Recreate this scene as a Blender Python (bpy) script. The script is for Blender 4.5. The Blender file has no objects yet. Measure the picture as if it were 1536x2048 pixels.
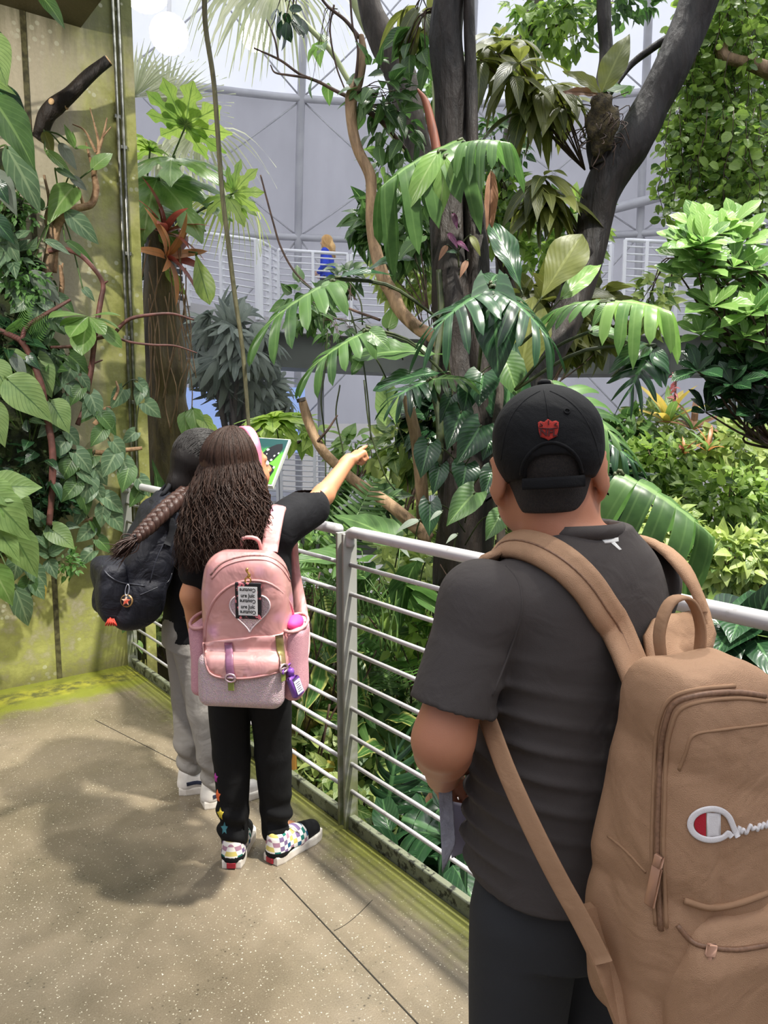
import bpy, math, random
import numpy as np
from mathutils import Vector, Matrix
from mathutils.bvhtree import BVHTree
rnd = random.Random(7)
R_ = np.random.RandomState(5)
F_PX, CAM_H, PITCH = 1539.0, 1.446, math.radians(7.4)
scene = bpy.context.scene
COL = scene.collection
A = lambda *v: np.array(v, float)
def nrm(v):
    v = np.asarray(v, float); n = np.linalg.norm(v)
    return v / n if n > 1e-12 else A(0, 0, 1)
def ray(px, py):
    a = (px - 768) / F_PX; b = (1024 - py) / F_PX
    return A(a, math.cos(PITCH) + b * math.sin(PITCH), -math.sin(PITCH) + b * math.cos(PITCH))
def P(px, py, y):
    d = ray(px, py); return d * y / d[1] + A(0, 0, CAM_H)
def G(px, py, z=0.0):
    d = ray(px, py); return d * (z - CAM_H) / d[2] + A(0, 0, CAM_H)
# ---------------------------------------------------------------- colour + materials
def lin(c):
    return tuple(((v / 255 / 12.92) if v / 255 <= .04045 else ((v / 255 + .055) / 1.055) ** 2.4) for v in c) + (1,)
class NT:
    def __init__(s, name):
        s.m = bpy.data.materials.new(name); s.m.use_nodes = True
        s.t = s.m.node_tree; s.t.nodes.clear()
        s.out = s.n('ShaderNodeOutputMaterial')
    def n(s, typ, **kw):
        x = s.t.nodes.new(typ)
        for k, v in kw.items(): setattr(x, k, v)
        return x
    def l(s, a, b): s.t.links.new(a, b)
    def v(s, sock, val):
        if hasattr(val, 'is_output') or isinstance(val, bpy.types.NodeSocket): s.l(val, sock)
        else: sock.default_value = val
    def math(s, op, a, b=0.0, c=None, clamp=False):
        x = s.n('ShaderNodeMath', operation=op, use_clamp=clamp)
        s.v(x.inputs[0], a); s.v(x.inputs[1], b)
        if c is not None: s.v(x.inputs[2], c)
        return x.outputs[0]
    def mix(s, fac, a, b, typ='MIX'):
        x = s.n('ShaderNodeMix', data_type='RGBA', blend_type=typ)
        s.v(x.inputs[0], fac); s.v(x.inputs[6], a); s.v(x.inputs[7], b)
        return x.outputs[2]
    def ramp(s, fac, lo, hi, a=0.0, b=1.0):
        x = s.n('ShaderNodeMapRange', interpolation_type='SMOOTHSTEP')
        s.v(x.inputs[0], fac); x.inputs[1].default_value = lo; x.inputs[2].default_value = hi
        x.inputs[3].default_value = a; x.inputs[4].default_value = b
        return x.outputs[0]
    def noise(s, vec, scale, detail=4, rough=.55, out='Fac', dist=0.0):
        x = s.n('ShaderNodeTexNoise'); s.l(vec, x.inputs['Vector'])
        x.inputs['Scale'].default_value = scale; x.inputs['Detail'].default_value = detail
        x.inputs['Roughness'].default_value = rough; x.inputs['Distortion'].default_value = dist
        return x.outputs[out]
    def mapping(s, vec, scale=(1, 1, 1), loc=(0, 0, 0)):
        x = s.n('ShaderNodeMapping'); s.l(vec, x.inputs[0])
        x.inputs['Scale'].default_value = scale; x.inputs['Location'].default_value = loc
        return x.outputs[0]
    def coord(s, which='Object'): return s.n('ShaderNodeTexCoord').outputs[which]
    def bump(s, h, strength=.3, dist=.01):
        x = s.n('ShaderNodeBump'); s.l(h, x.inputs['Height'])
        x.inputs['Strength'].default_value = strength; x.inputs['Distance'].default_value = dist
        return x.outputs[0]
    def princ(s, col, rough=.5, spec=.5, metal=0.0, normal=None, **kw):
        x = s.n('ShaderNodeBsdfPrincipled')
        s.v(x.inputs['Base Color'], col); s.v(x.inputs['Roughness'], rough)
        x.inputs['Specular IOR Level'].default_value = spec; s.v(x.inputs['Metallic'], metal)
        if normal is not None: s.l(normal, x.inputs['Normal'])
        for k, v in kw.items(): s.v(x.inputs[k], v)
        return x.outputs[0]
    def done(s, sh):
        s.l(sh, s.out.inputs['Surface']); return s.m
def M(name, c1, c2=None, scale=6.0, rough=.5, spec=.5, bump=0.0, bscale=60.0, metal=0.0, stretch=(1, 1, 1), lo=.35, hi=.65, **kw):
    t = NT(name); co = t.mapping(t.coord(), stretch)
    col = lin(c1)
    if c2: col = t.mix(t.ramp(t.noise(co, scale), lo, hi), lin(c1), lin(c2))
    nm = t.bump(t.noise(co, bscale, 5), bump, .01) if bump else None
    return t.done(t.princ(col, rough, spec, metal, nm, **kw))
def fabric(name, c1, c2, fold=.5, fscale=9.0, weave=900.0, rough=.85, sheen=.0):
    """cloth: soft fold relief plus a fine weave"""
    t = NT(name); co = t.coord()
    a = t.noise(co, fscale, 3, .5, dist=.6); w = t.noise(co, weave, 1)
    h = t.math('ADD', a, t.math('MULTIPLY', w, .06))
    col = t.mix(t.noise(co, 3, 3), lin(c1), lin(c2))
    return t.done(t.princ(col, rough, .25, 0, t.bump(h, fold, .02), **{'Sheen Weight': sheen}))
def leafmat(name, dark, light, vein, trans=.35, rough=.35, freq=16.0, veinw=.05, sidevein=.35, var=.5, spec=.5, edge=None, bump=.25):
    """leaf: midrib and side veins from the leaf's own uv, one tint per leaf, light passes through"""
    t = NT(name); uv = t.n('ShaderNodeSeparateXYZ'); t.l(t.coord('UV'), uv.inputs[0])
    a = t.math('ABSOLUTE', t.math('SUBTRACT', uv.outputs[0], .5))
    mid = t.ramp(a, veinw, veinw * .4)
    ph = t.math('MULTIPLY', t.math('SUBTRACT', uv.outputs[1], t.math('MULTIPLY', a, .7)), freq * 6.283)
    s = t.math('SINE', ph)
    sv = t.math('MULTIPLY', t.ramp(s, .75, 1.0), sidevein)
    isl = t.n('ShaderNodeNewGeometry').outputs['Random Per Island']
    no = t.noise(t.coord(), 14, 3)
    f = t.math('ADD', t.math('MULTIPLY', isl, var), t.math('MULTIPLY', no, 1 - var * .6), clamp=True)
    col = t.mix(t.ramp(f, .2, .85), lin(dark), lin(light))
    if edge:
        col = t.mix(t.ramp(a, .30, .46), col, lin(edge))
    col = t.mix(t.math('MAXIMUM', t.math('MULTIPLY', mid, .8), sv), col, lin(vein))
    hs = t.n('ShaderNodeHueSaturation'); hs.inputs['Saturation'].default_value = .86; hs.inputs['Value'].default_value = .84; t.l(col, hs.inputs['Color']); col = hs.outputs[0]
    nm = t.bump(t.math('SUBTRACT', t.math('MULTIPLY', s, .25), t.math('MULTIPLY', mid, .8)), bump, .004)
    p = t.princ(col, rough, spec, 0, nm)
    if trans <= 0: return t.done(p)
    tr = t.n('ShaderNodeBsdfTranslucent')
    tr2 = t.n('ShaderNodeHueSaturation'); tr2.inputs['Value'].default_value = 1.7; tr2.inputs['Saturation'].default_value = 1.05
    t.l(col, tr2.inputs['Color']); t.l(tr2.outputs[0], tr.inputs[0])
    mx = t.n('ShaderNodeMixShader'); mx.inputs[0].default_value = trans
    t.l(p, mx.inputs[1]); t.l(tr.outputs[0], mx.inputs[2])
    return t.done(mx.outputs[0])
# ---------------------------------------------------------------- objects
def tag(o, label=None, cat=None, group=None, kind=None):
    if label: o['label'] = label
    if cat: o['category'] = cat
    if group: o['group'] = group
    if kind: o['kind'] = kind
    return o
def thing(name, label, cat, loc=(0, 0, 0), group=None, yaw=0.0):
    o = bpy.data.objects.new(name, None); o.empty_display_size = .1
    o.location = tuple(loc); o.rotation_euler = (0, 0, -yaw); COL.objects.link(o)
    return tag(o, label, cat, group)
def root_of(o):
    while o.parent: o = o.parent
    return o
def mk(name, V, F, mat, parent=None, UV=None, smooth=True, local=False, label=None):
    """one mesh object; V in world space unless local (then in the thing's own space)"""
    V = np.asarray(V, float).reshape(-1, 3)
    if parent is not None and not local:
        r = root_of(parent); c, s = math.cos(-r.rotation_euler[2]), math.sin(-r.rotation_euler[2])
        V = V - A(*r.location)
        V = np.stack([V[:, 0] * c - V[:, 1] * s, V[:, 0] * s + V[:, 1] * c, V[:, 2]], 1)
    me = bpy.data.meshes.new(name)
    if isinstance(F, np.ndarray):
        nf, k = F.shape
        me.vertices.add(len(V)); me.vertices.foreach_set('co', V.ravel())
        me.loops.add(nf * k); me.loops.foreach_set('vertex_index', F.ravel().astype(np.int32))
        me.polygons.add(nf); me.polygons.foreach_set('loop_start', (np.arange(nf) * k).astype(np.int32))
        me.polygons.foreach_set('loop_total', np.full(nf, k, np.int32))
        me.update(calc_edges=True)
    else:
        me.from_pydata([tuple(v) for v in V], [], [tuple(f) for f in F])
    if UV is not None:
        UV = np.asarray(UV, float)
        li = np.zeros(len(me.loops), np.int32); me.loops.foreach_get('vertex_index', li)
        ul = me.uv_layers.new(name='UVMap'); ul.data.foreach_set('uv', UV[li].ravel())
    if smooth: me.polygons.foreach_set('use_smooth', np.ones(len(me.polygons), bool))
    me.materials.append(mat); me.validate()
    o = bpy.data.objects.new(name, me); COL.objects.link(o)
    if parent is not None: o.parent = parent
    if label: o['label'] = label
    return o
class MB:
    """collects quads/tris of many shapes into one mesh"""
    def __init__(s): s.V, s.F, s.U, s.n = [], [], [], 0
    def add(s, V, F, U=None):
        V = np.asarray(V, float).reshape(-1, 3)
        s.V.append(V); s.F += [tuple(int(i) + s.n for i in f) for f in F]
        s.U.append(np.zeros((len(V), 2)) if U is None else np.asarray(U, float)); s.n += len(V)
        return s
    def box(s, c, h, ax=None, bev=0.0):
        """box by centre, half sizes and axes; bev cuts the edges"""
        ax = np.eye(3) if ax is None else np.asarray(ax, float); c = np.asarray(c, float); h = np.asarray(h, float)
        if bev <= 0:
            V = [c + ax.T @ (h * A(i, j, k)) for i in (-1, 1) for j in (-1, 1) for k in (-1, 1)]
            F = [(0, 1, 3, 2), (4, 6, 7, 5), (0, 4, 5, 1), (2, 3, 7, 6), (0, 2, 6, 4), (1, 5, 7, 3)]
            return s.add(V, F)
        b = bev; V = []; idx = {}
        for i in (-1, 1):
            for j in (-1, 1):
                for k in (-1, 1):
                    for a in range(3):
                        p = h * A(i, j, k); q = p.copy()
                        for e in range(3):
                            if e != a: q[e] -= b * (i, j, k)[e]
                        idx[(i, j, k, a)] = len(V); V.append(c + ax.T @ q)
        F = []
        for a in range(3):
            o1, o2 = [e for e in range(3) if e != a]
            for sg in (-1, 1):
                f = []
                for (u, w) in ((-1, -1), (1, -1), (1, 1), (-1, 1)):
                    t = [0, 0, 0]; t[a] = sg; t[o1] = u; t[o2] = w; f.append(idx[tuple(t) + (a,)])
                F.append(f)
        for a in range(3):
            o1, o2 = [e for e in range(3) if e != a]
            for u in (-1, 1):
                for w in (-1, 1):
                    f = []
                    for (sg, e) in ((-1, o1), (1, o1), (1, o2), (-1, o2)):
                        t = [0, 0, 0]; t[a] = sg; t[o1] = u; t[o2] = w; f.append(idx[tuple(t) + (e,)])
                    F.append(f)
        for i in (-1, 1):
            for j in (-1, 1):
                for k in (-1, 1): F.append([idx[(i, j, k, a)] for a in range(3)])
        return s.add(V, F)
    def tube(s, pts, r, n=8, cap=True, flat=1.0, up=None):
        V, F, U = tube(pts, r, n, cap, flat, up); return s.add(V, F, U)
    def make(s, name, mat, parent=None, smooth=True, **kw):
        return mk(name, np.concatenate(s.V), s.F, mat, parent, np.concatenate(s.U), smooth, **kw)
def frames(pts, up=None):
    pts = np.asarray(pts, float); T = np.gradient(pts, axis=0)
    T /= np.maximum(np.linalg.norm(T, axis=1, keepdims=True), 1e-9)
    u = A(0, 0, 1) if up is None else np.asarray(up, float)
    if abs(T[0] @ u) > .95: u = A(1, 0, 0)
    N = []; u = nrm(u - T[0] * (T[0] @ u))
    for t in T:
        u = nrm(u - t * (t @ u)); N.append(u)
    N = np.array(N); return T, N, np.cross(T, N)
def tube(pts, r, n=8, cap=True, flat=1.0, up=None):
    """r: radius or list; flat scales the radius along the frame normal"""
    pts = np.asarray(pts, float); m = len(pts)
    r = np.broadcast_to(np.asarray(r, float), (m,))
    T, N, B = frames(pts, up)
    a = np.linspace(0, 2 * np.pi, n, endpoint=False)
    V = (pts[:, None] + (np.cos(a)[None, :, None] * B[:, None] + flat * np.sin(a)[None, :, None] * N[:, None]) * r[:, None, None]).reshape(-1, 3)
    F = [(i * n + j, i * n + (j + 1) % n, (i + 1) * n + (j + 1) % n, (i + 1) * n + j) for i in range(m - 1) for j in range(n)]
    if cap: F += [tuple(range(n))[::-1], tuple((m - 1) * n + j for j in range(n))]
    U = np.stack([np.tile(a / 6.2832, m), np.repeat(np.linspace(0, 1, m), n)], 1)
    return V, F, U
def spline(pts, n=24):
    """Catmull-Rom through the points"""
    p = np.asarray(pts, float)
    if len(p) == 2: return p[0] + (p[1] - p[0]) * np.linspace(0, 1, n)[:, None]
    q = np.vstack([2 * p[0] - p[1], p, 2 * p[-1] - p[-2]]); m = len(p) - 1; out = []
    for t in np.linspace(0, m - 1e-9, n):
        i = int(t); f = t - i; a, b, c, d = q[i], q[i + 1], q[i + 2], q[i + 3]
        out.append(.5 * (2 * b + (c - a) * f + (2 * a - 5 * b + 4 * c - d) * f * f + (3 * b - a - 3 * c + d) * f ** 3))
    return np.array(out)
def interp(xs, n): return np.interp(np.linspace(0, 1, n), np.linspace(0, 1, len(xs)), xs)
# ---------------------------------------------------------------- signed distance modelling
class Field:
    """smooth-blended solid shapes on a grid, turned into one continuous mesh"""
    def __init__(s, lo, hi, h):
        s.lo = A(*lo); s.h = h; s.n = np.ceil((A(*hi) - s.lo) / h).astype(int) + 1
        s.f = np.full(tuple(s.n), .3, np.float32)
    def block(s, lo, hi):
        i0 = np.clip(np.floor((np.asarray(lo) - s.lo) / s.h).astype(int), 0, s.n - 1)
        i1 = np.clip(np.ceil((np.asarray(hi) - s.lo) / s.h).astype(int) + 1, 1, s.n)
        sl = tuple(slice(a, b) for a, b in zip(i0, i1))
        g = [(s.lo[k] + s.h * np.arange(i0[k], i1[k])).astype(np.float32) for k in range(3)]
        return sl, g[0][:, None, None], g[1][None, :, None], g[2][None, None, :]
    def put(s, lo, hi, fn, k=.02, op='add'):
        m = max(k, .01) * 1.6 + .02
        sl, x, y, z = s.block(np.asarray(lo) - m, np.asarray(hi) + m)
        d = fn(x, y, z); c = s.f[sl]
        if op == 'add':
            if k > 0:
                h = np.clip(.5 + .5 * (c - d) / k, 0, 1); s.f[sl] = c + (d - c) * h - k * h * (1 - h)
            else: s.f[sl] = np.minimum(c, d)
        elif op == 'sub':
            if k > 0:
                d = -d; h = np.clip(.5 - .5 * (c - d) / k, 0, 1); s.f[sl] = c + (d - c) * h + k * h * (1 - h)
            else: s.f[sl] = np.maximum(c, -d)
        return s
    def cap(s, a, b, ra, rb=None, k=.02, op='add', sq=None):
        a, b = np.asarray(a, float), np.asarray(b, float); rb = ra if rb is None else rb
        ba = b - a; L = max(ba @ ba, 1e-9); R = max(ra, rb)
        def fn(x, y, z):
            X, Y, Z = x - a[0], y - a[1], z - a[2]
            t = np.clip((X * ba[0] + Y * ba[1] + Z * ba[2]) / L, 0, 1)
            return np.sqrt((X - t * ba[0]) ** 2 + (Y - t * ba[1]) ** 2 + (Z - t * ba[2]) ** 2) - (ra + (rb - ra) * t)
        return s.put(np.minimum(a, b) - R, np.maximum(a, b) + R, fn, k, op)
    def chain(s, pts, rs, k=.02, op='add'):
        for i in range(len(pts) - 1): s.cap(pts[i], pts[i + 1], rs[i], rs[i + 1], k, op)
        return s
    def ell(s, c, r, ax=None, k=.02, op='add'):
        c, r = np.asarray(c, float), np.asarray(r, float); ax = np.eye(3) if ax is None else np.asarray(ax, float)
        def fn(x, y, z):
            X, Y, Z = x - c[0], y - c[1], z - c[2]
            q = [X * ax[i][0] + Y * ax[i][1] + Z * ax[i][2] for i in range(3)]
            k0 = np.sqrt(sum((q[i] / r[i]) ** 2 for i in range(3))); k1 = np.sqrt(sum((q[i] / r[i] ** 2) ** 2 for i in range(3)))
            return k0 * (k0 - 1) / np.maximum(k1, 1e-6)
        R = r.max(); return s.put(c - R, c + R, fn, k, op)
    def rbox(s, c, hs, rad, ax=None, k=.02, op='add', warp=None):
        c, hs = np.asarray(c, float), np.asarray(hs, float); ax = np.eye(3) if ax is None else np.asarray(ax, float)
        def fn(x, y, z):
            X, Y, Z = x - c[0], y - c[1], z - c[2]
            q = [X * ax[i][0] + Y * ax[i][1] + Z * ax[i][2] for i in range(3)]
            if warp: q = warp(q)
            d = [np.abs(q[i]) - (hs[i] - rad) for i in range(3)]
            o = np.sqrt(sum(np.maximum(e, 0) ** 2 for e in d))
            return o + np.minimum(np.maximum(d[0], np.maximum(d[1], d[2])), 0) - rad
        R = np.linalg.norm(hs); return s.put(c - R, c + R, fn, k, op)
    def loft(s, st, k=.02, op='add', p=2.4, grow=0.0):
        """vertical loft: stations (z, cx, cy, half width, half depth)"""
        st = np.array(sorted(st), float); zs = st[:, 0]
        lo = A((st[:, 1] - st[:, 3]).min(), (st[:, 2] - st[:, 4]).min(), zs[0]) - grow
        hi = A((st[:, 1] + st[:, 3]).max(), (st[:, 2] + st[:, 4]).max(), zs[-1]) + grow
        def fn(x, y, z):
            zz = np.clip(z.ravel(), zs[0], zs[-1]); sp = [np.interp(zz, zs, st[:, i]) for i in range(1, 5)]
            ker = max(1, int(.03 / s.h)) 
            if len(zz) > 2 * ker + 3:
                kk = np.ones(2 * ker + 1) / (2 * ker + 1)
                sp = [np.convolve(np.pad(e, ker, mode='edge'), kk, 'valid') for e in sp]
            cx, cy, a, b = [e.astype(np.float32)[None, None, :] for e in sp]
            a = a + grow; b = b + grow
            r = (np.abs((x - cx) / a) ** p + np.abs((y - cy) / b) ** p) ** (1 / p)
            d = (r - 1) * np.minimum(a, b)
            e = np.maximum(zs[0] - z, z - zs[-1])
            return np.maximum(d, e + 0 * d)
        return s.put(lo, hi, fn, k, op)
    def disp(s, fn):
        """add a displacement wherever the surface is near"""
        sl, x, y, z = s.block(s.lo, s.lo + s.n * s.h); s.f[sl] += fn(x, y, z).astype(np.float32); return s
    def clip(s, fn):
        sl, x, y, z = s.block(s.lo, s.lo + s.n * s.h); s.f[sl] = np.maximum(s.f[sl], fn(x, y, z)); return s
    def copy(s):
        o = object.__new__(Field); o.lo, o.h, o.n, o.f = s.lo, s.h, s.n, s.f.copy(); return o
    def mesh(s):
        f = s.f; S = f < 0; nx, ny, nz = f.shape
        cnt = np.zeros((nx - 1, ny - 1, nz - 1), np.uint8)
        for i in (0, 1):
            for j in (0, 1):
                for k in (0, 1): cnt += S[i:nx - 1 + i, j:ny - 1 + j, k:nz - 1 + k]
        I, J, K = np.nonzero((cnt > 0) & (cnt < 8)); N = len(I)
        acc = np.zeros((N, 3)); num = np.zeros(N)
        cs = [(i, j, k) for i in (0, 1) for j in (0, 1) for k in (0, 1)]
        for a in cs:
            for ax in range(3):
                if a[ax]: continue
                b = list(a); b[ax] = 1
                fa = f[I + a[0], J + a[1], K + a[2]]; fb = f[I + b[0], J + b[1], K + b[2]]
                c = (fa < 0) != (fb < 0); t = np.where(c, fa / np.where(c, fa - fb, 1), 0)
                p = np.tile(np.array(a, float), (N, 1)); p[:, ax] = t
                acc += p * c[:, None]; num += c
        V = s.lo + s.h * (np.stack([I, J, K], 1) + acc / num[:, None])
        idx = np.full(cnt.shape, -1, np.int64); idx[I, J, K] = np.arange(N)
        Fs = []
        for ax in range(3):
            u, w = (ax + 1) % 3, (ax + 2) % 3
            d = [slice(None)] * 3; e = [slice(None)] * 3; d[ax] = slice(0, -1); e[ax] = slice(1, None)
            a, b = S[tuple(d)], S[tuple(e)]; cr = np.array(np.nonzero(a != b)); sg = a[tuple(cr)]
            ok = (cr[u] > 0) & (cr[w] > 0) & (cr[u] < s.n[u] - 1) & (cr[w] < s.n[w] - 1)
            cr, sg = cr[:, ok], sg[ok]
            def at(du, dw):
                q = cr.copy(); q[u] -= du; q[w] -= dw; return idx[tuple(q)]
            Q = np.stack([at(1, 1), at(0, 1), at(0, 0), at(1, 0)], 1)
            Q[~sg] = Q[~sg][:, ::-1]; Fs.append(Q)
        return V, np.concatenate(Fs)
def ridge(n, w=.5):
    """turn smooth noise into cloth-like creases"""
    return lambda x, y, z: 1 - 2 * np.minimum(np.abs(n(x, y, z)) / w, 1)
def sm_noise(seed, n=7, lo=8, hi=30, stretch=(1, 1, 1)):
    """cheap smooth 3-d wave noise, roughly -1..1"""
    r = np.random.RandomState(seed); W = []
    for _ in range(n):
        d = nrm(r.normal(size=3)) * r.uniform(lo, hi) * A(*stretch); W.append((d, r.uniform(0, 6.28)))
    return lambda x, y, z: sum(np.sin(d[0] * x + d[1] * y + d[2] * z + p) for d, p in W) / n * 1.6
EXPOSURE, SKY, FROST, FROST2 = 0.0, 2.1, .52, .66; FOG = .012
# ================================================================ camera, sky, colour management
cam = bpy.data.cameras.new('camera'); cam_o = bpy.data.objects.new('camera', cam); COL.objects.link(cam_o)
cam.sensor_fit = 'VERTICAL'; cam.sensor_height = 24.0; cam.lens = F_PX / 2048 * 24.0
cam_o.location = (0, 0, CAM_H); cam_o.rotation_euler = (math.pi / 2 - PITCH, 0, 0); cam.clip_start = .02
scene.camera = cam_o
vs = scene.view_settings; vs.view_transform = 'Standard'; vs.look = 'None'; vs.gamma = 1.0; vs.use_curve_mapping = False
vs.exposure = EXPOSURE
w = bpy.data.worlds.new('overcast sky'); scene.world = w; w.use_nodes = True
bg = w.node_tree.nodes['Background']; bg.inputs[0].default_value = (.93, .96, 1.0, 1); bg.inputs[1].default_value = SKY
cy = scene.cycles
cy.use_denoising = True; cy.max_bounces = 8; cy.diffuse_bounces = 3; cy.glossy_bounces = 3
cy.transmission_bounces = 4; cy.transparent_max_bounces = 12; cy.volume_bounces = 0
cy.sample_clamp_indirect = 6.0; cy.caustics_reflective = False; cy.caustics_refractive = False
# ================================================================ frame of the walkway
W0 = A(-1.475, 4.292, 0); UF = nrm(A(-.607, .795, 0)); WD = A(-.795, -.607, 0); NF = A(.795, .607, 0)   # wall corner, along the fence (away), along the wall (left), to the garden
def K(s, t, z=0.0): return W0 + WD * s - UF * t + A(0, 0, z)      # s: away from the fence along the wall, t: from the wall towards the viewer
AXF = np.array([UF, NF, A(0, 0, 1)])
# ---------------------------------------------------------------- floor
t = NT('wet terrazzo concrete'); uv = t.coord('UV'); sx = t.n('ShaderNodeSeparateXYZ'); t.l(uv, sx.inputs[0])
n1 = t.noise(uv, 1.6, 5, .6); n2 = t.noise(uv, 7, 5, .65); n3 = t.noise(uv, 240, 2)
vo = t.n('ShaderNodeTexVoronoi'); t.l(uv, vo.inputs['Vector']); vo.inputs['Scale'].default_value = 95
spk = t.math('MULTIPLY', t.ramp(vo.outputs['Distance'], .30, .12), t.ramp(n3, .5, .62))
vd = t.n('ShaderNodeTexVoronoi'); t.l(uv, vd.inputs['Vector']); vd.inputs['Scale'].default_value = 60
dk = t.math('MULTIPLY', t.ramp(vd.outputs['Distance'], .26, .1), t.ramp(n2, .5, .7))
col = t.mix(t.ramp(n1, .35, .68), lin((114, 101, 85)), lin((76, 66, 53)))
col = t.mix(t.math('MULTIPLY', t.ramp(n2, .52, .75), .5), col, lin((70, 63, 50)))
col = t.mix(t.math('MULTIPLY', n3, .35), col, lin((175, 165, 140)))
col = t.mix(t.math('MULTIPLY', dk, .85), col, lin((44, 38, 31)))
col = t.mix(t.math('MULTIPLY', spk, .85), col, lin((235, 228, 205)))
du = t.math('ADD', sx.outputs[1], t.math('MULTIPLY', t.math('SUBTRACT', n2, .5), .30))
dv = t.math('ADD', sx.outputs[0], t.math('MULTIPLY', t.math('SUBTRACT', n2, .5), .22))
alg = t.math('MAXIMUM', t.ramp(du, .47, .30), t.math('MULTIPLY', t.ramp(dv, .17, .02), .75))
acol = t.mix(t.ramp(t.noise(uv, 13, 6, .7), .38, .62), lin((150, 150, 38)), lin((70, 76, 30)))
acol = t.mix(t.math('MULTIPLY', t.ramp(du, .02, .16), t.ramp(du, .30, .2)), lin((120, 128, 30)), acol)
col = t.mix(t.math('MULTIPLY', alg, .85), col, acol)
rgh = t.ramp(t.noise(uv, 2.3, 4, .6), .35, .65, .20, .46)
hh = t.math('ADD', n3, t.math('MULTIPLY', n2, 1.2))
m_floor = t.done(t.princ(col, rgh, .5, 0, t.bump(hh, .18, .004)))
def structure(o): o['kind'] = 'structure'; return o
fl = [K(0, 0), K(3.6, 0), K(3.6, 6.6), K(0, 6.6)]
V = fl + [q - A(0, 0, .22) for q in fl]
structure(mk('floor', V, [(0, 3, 2, 1)[::-1], (4, 5, 6, 7)[::-1], (0, 1, 5, 4), (1, 2, 6, 5), (2, 3, 7, 6), (3, 0, 4, 7)], m_floor, None,
   [(0, 0), (3.6, 0), (3.6, 6.6), (0, 6.6)] * 2, False))
m_joint = M('dark floor joint', (44, 40, 32), rough=.8)
def floor_line(name, pts, w):
    mb = MB(); pts = spline(pts, 14)
    mb.tube([A(p[0], p[1], .0006) for p in pts], w, 4, True, .25); return structure(mb.make(name, m_joint))
def gj(px, py): return G(px, py)
floor_line('trim_1', [gj(190, 1440), gj(395, 1545)], .002)
a_, b_ = gj(560, 1755), gj(800, 2010)
floor_line('trim_2', [a_, b_, b_ + (b_ - a_) * 2], .0022)
floor_line('trim_3', [gj(745, 1800), gj(715, 1830), gj(690, 1850), gj(668, 1862)], .0011)
# ---------------------------------------------------------------- the mossy concrete wall
t = NT('algae stained concrete'); uv = t.coord('UV'); sx = t.n('ShaderNodeSeparateXYZ'); t.l(uv, sx.inputs[0])
S_, Z_ = sx.outputs[0], sx.outputs[1]
st = t.mapping(uv, (5, .7, 1)); n1 = t.noise(uv, 1.7, 5, .6); n2 = t.noise(uv, 9, 6, .68); n3 = t.noise(st, 3, 5, .6); n4 = t.noise(uv, 60, 4)
col = t.mix(n3, lin((206, 196, 172)), lin((168, 158, 132)))
col = t.mix(t.math('MULTIPLY', n4, .4), col, lin((120, 112, 92)))
near = t.ramp(t.math('ADD', S_, t.math('MULTIPLY', t.math('SUBTRACT', n3, .5), .5)), .30, -.06)
low = t.ramp(t.math('ADD', Z_, t.math('MULTIPLY', t.math('SUBTRACT', n2, .5), .8)), 1.25, .35)
g = t.math('MAXIMUM', t.math('MULTIPLY', near, t.ramp(n1, .25, .5)), t.math('MULTIPLY', low, t.ramp(n2, .25, .55)))
gc = t.mix(t.ramp(n2, .35, .65), lin((128, 134, 34)), lin((168, 170, 84)))
gc = t.mix(t.ramp(n1, .5, .7), gc, lin((66, 74, 30)))
col = t.mix(t.math('MULTIPLY', g, .82), col, gc)
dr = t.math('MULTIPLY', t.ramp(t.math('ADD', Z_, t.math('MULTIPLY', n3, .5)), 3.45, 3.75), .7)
col = t.mix(dr, col, lin((70, 78, 40)))  # dark green band at the wall top paints in the soffit's shade
vo = t.n('ShaderNodeTexVoronoi'); t.l(uv, vo.inputs['Vector']); vo.inputs['Scale'].default_value = 26; vo.inputs['Randomness'].default_value = 1
lich = t.math('MULTIPLY', t.ramp(vo.outputs['Distance'], .34, .26), t.ramp(t.noise(uv, 3.5, 2), .52, .6))
col = t.mix(t.math('MULTIPLY', lich, .5), col, lin((205, 205, 180)))
base = t.ramp(t.math('ADD', Z_, t.math('MULTIPLY', n2, .12)), .2, .05)
col = t.mix(t.math('MULTIPLY', base, .6), col, lin((84, 78, 48)))
m_wall = t.done(t.princ(col, .62, .4, 0, t.bump(t.math('ADD', n2, t.math('MULTIPLY', n4, .4)), .35, .01)))
def slab(name, s0, s1, z0, z1, dep=.3, mat=m_wall, out=0.0):
    V, U = [], []
    for off in (-out, dep):
        for (s, z) in ((s0, z0), (s1, z0), (s1, z1), (s0, z1)):
            V.append(K(s, -off, z)); U.append((s, z))
    return structure(mk(name, V, [(0, 3, 2, 1)[::-1], (4, 5, 6, 7)[::-1], (0, 1, 5, 4), (1, 2, 6, 5), (2, 3, 7, 6), (3, 0, 4, 7)], mat, None, U, False))
slab('wall_left', -.105, 3.6, -3.0, 5.2)
slab('trim_4', -.165, -.105, -3.0, 5.2, .3, m_wall, .012)
slab('trim_5', .366, .392, 0.0, 3.4, .02, M('dark wet seam', (58, 54, 34), (96, 92, 60), 30, .5), .004)
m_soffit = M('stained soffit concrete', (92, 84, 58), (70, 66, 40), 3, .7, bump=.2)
V = [K(.10, 0, 3.40), K(3.6, 0, 3.40), K(3.6, 1.5, 3.40), K(.10, 1.5, 3.40)]
V += [q + A(0, 0, .35) for q in V]
structure(mk('ceiling', V, [(0, 1, 2, 3), (7, 6, 5, 4), (0, 4, 5, 1), (1, 5, 6, 2), (2, 6, 7, 3), (3, 7, 4, 0)], m_soffit, smooth=False))
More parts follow.
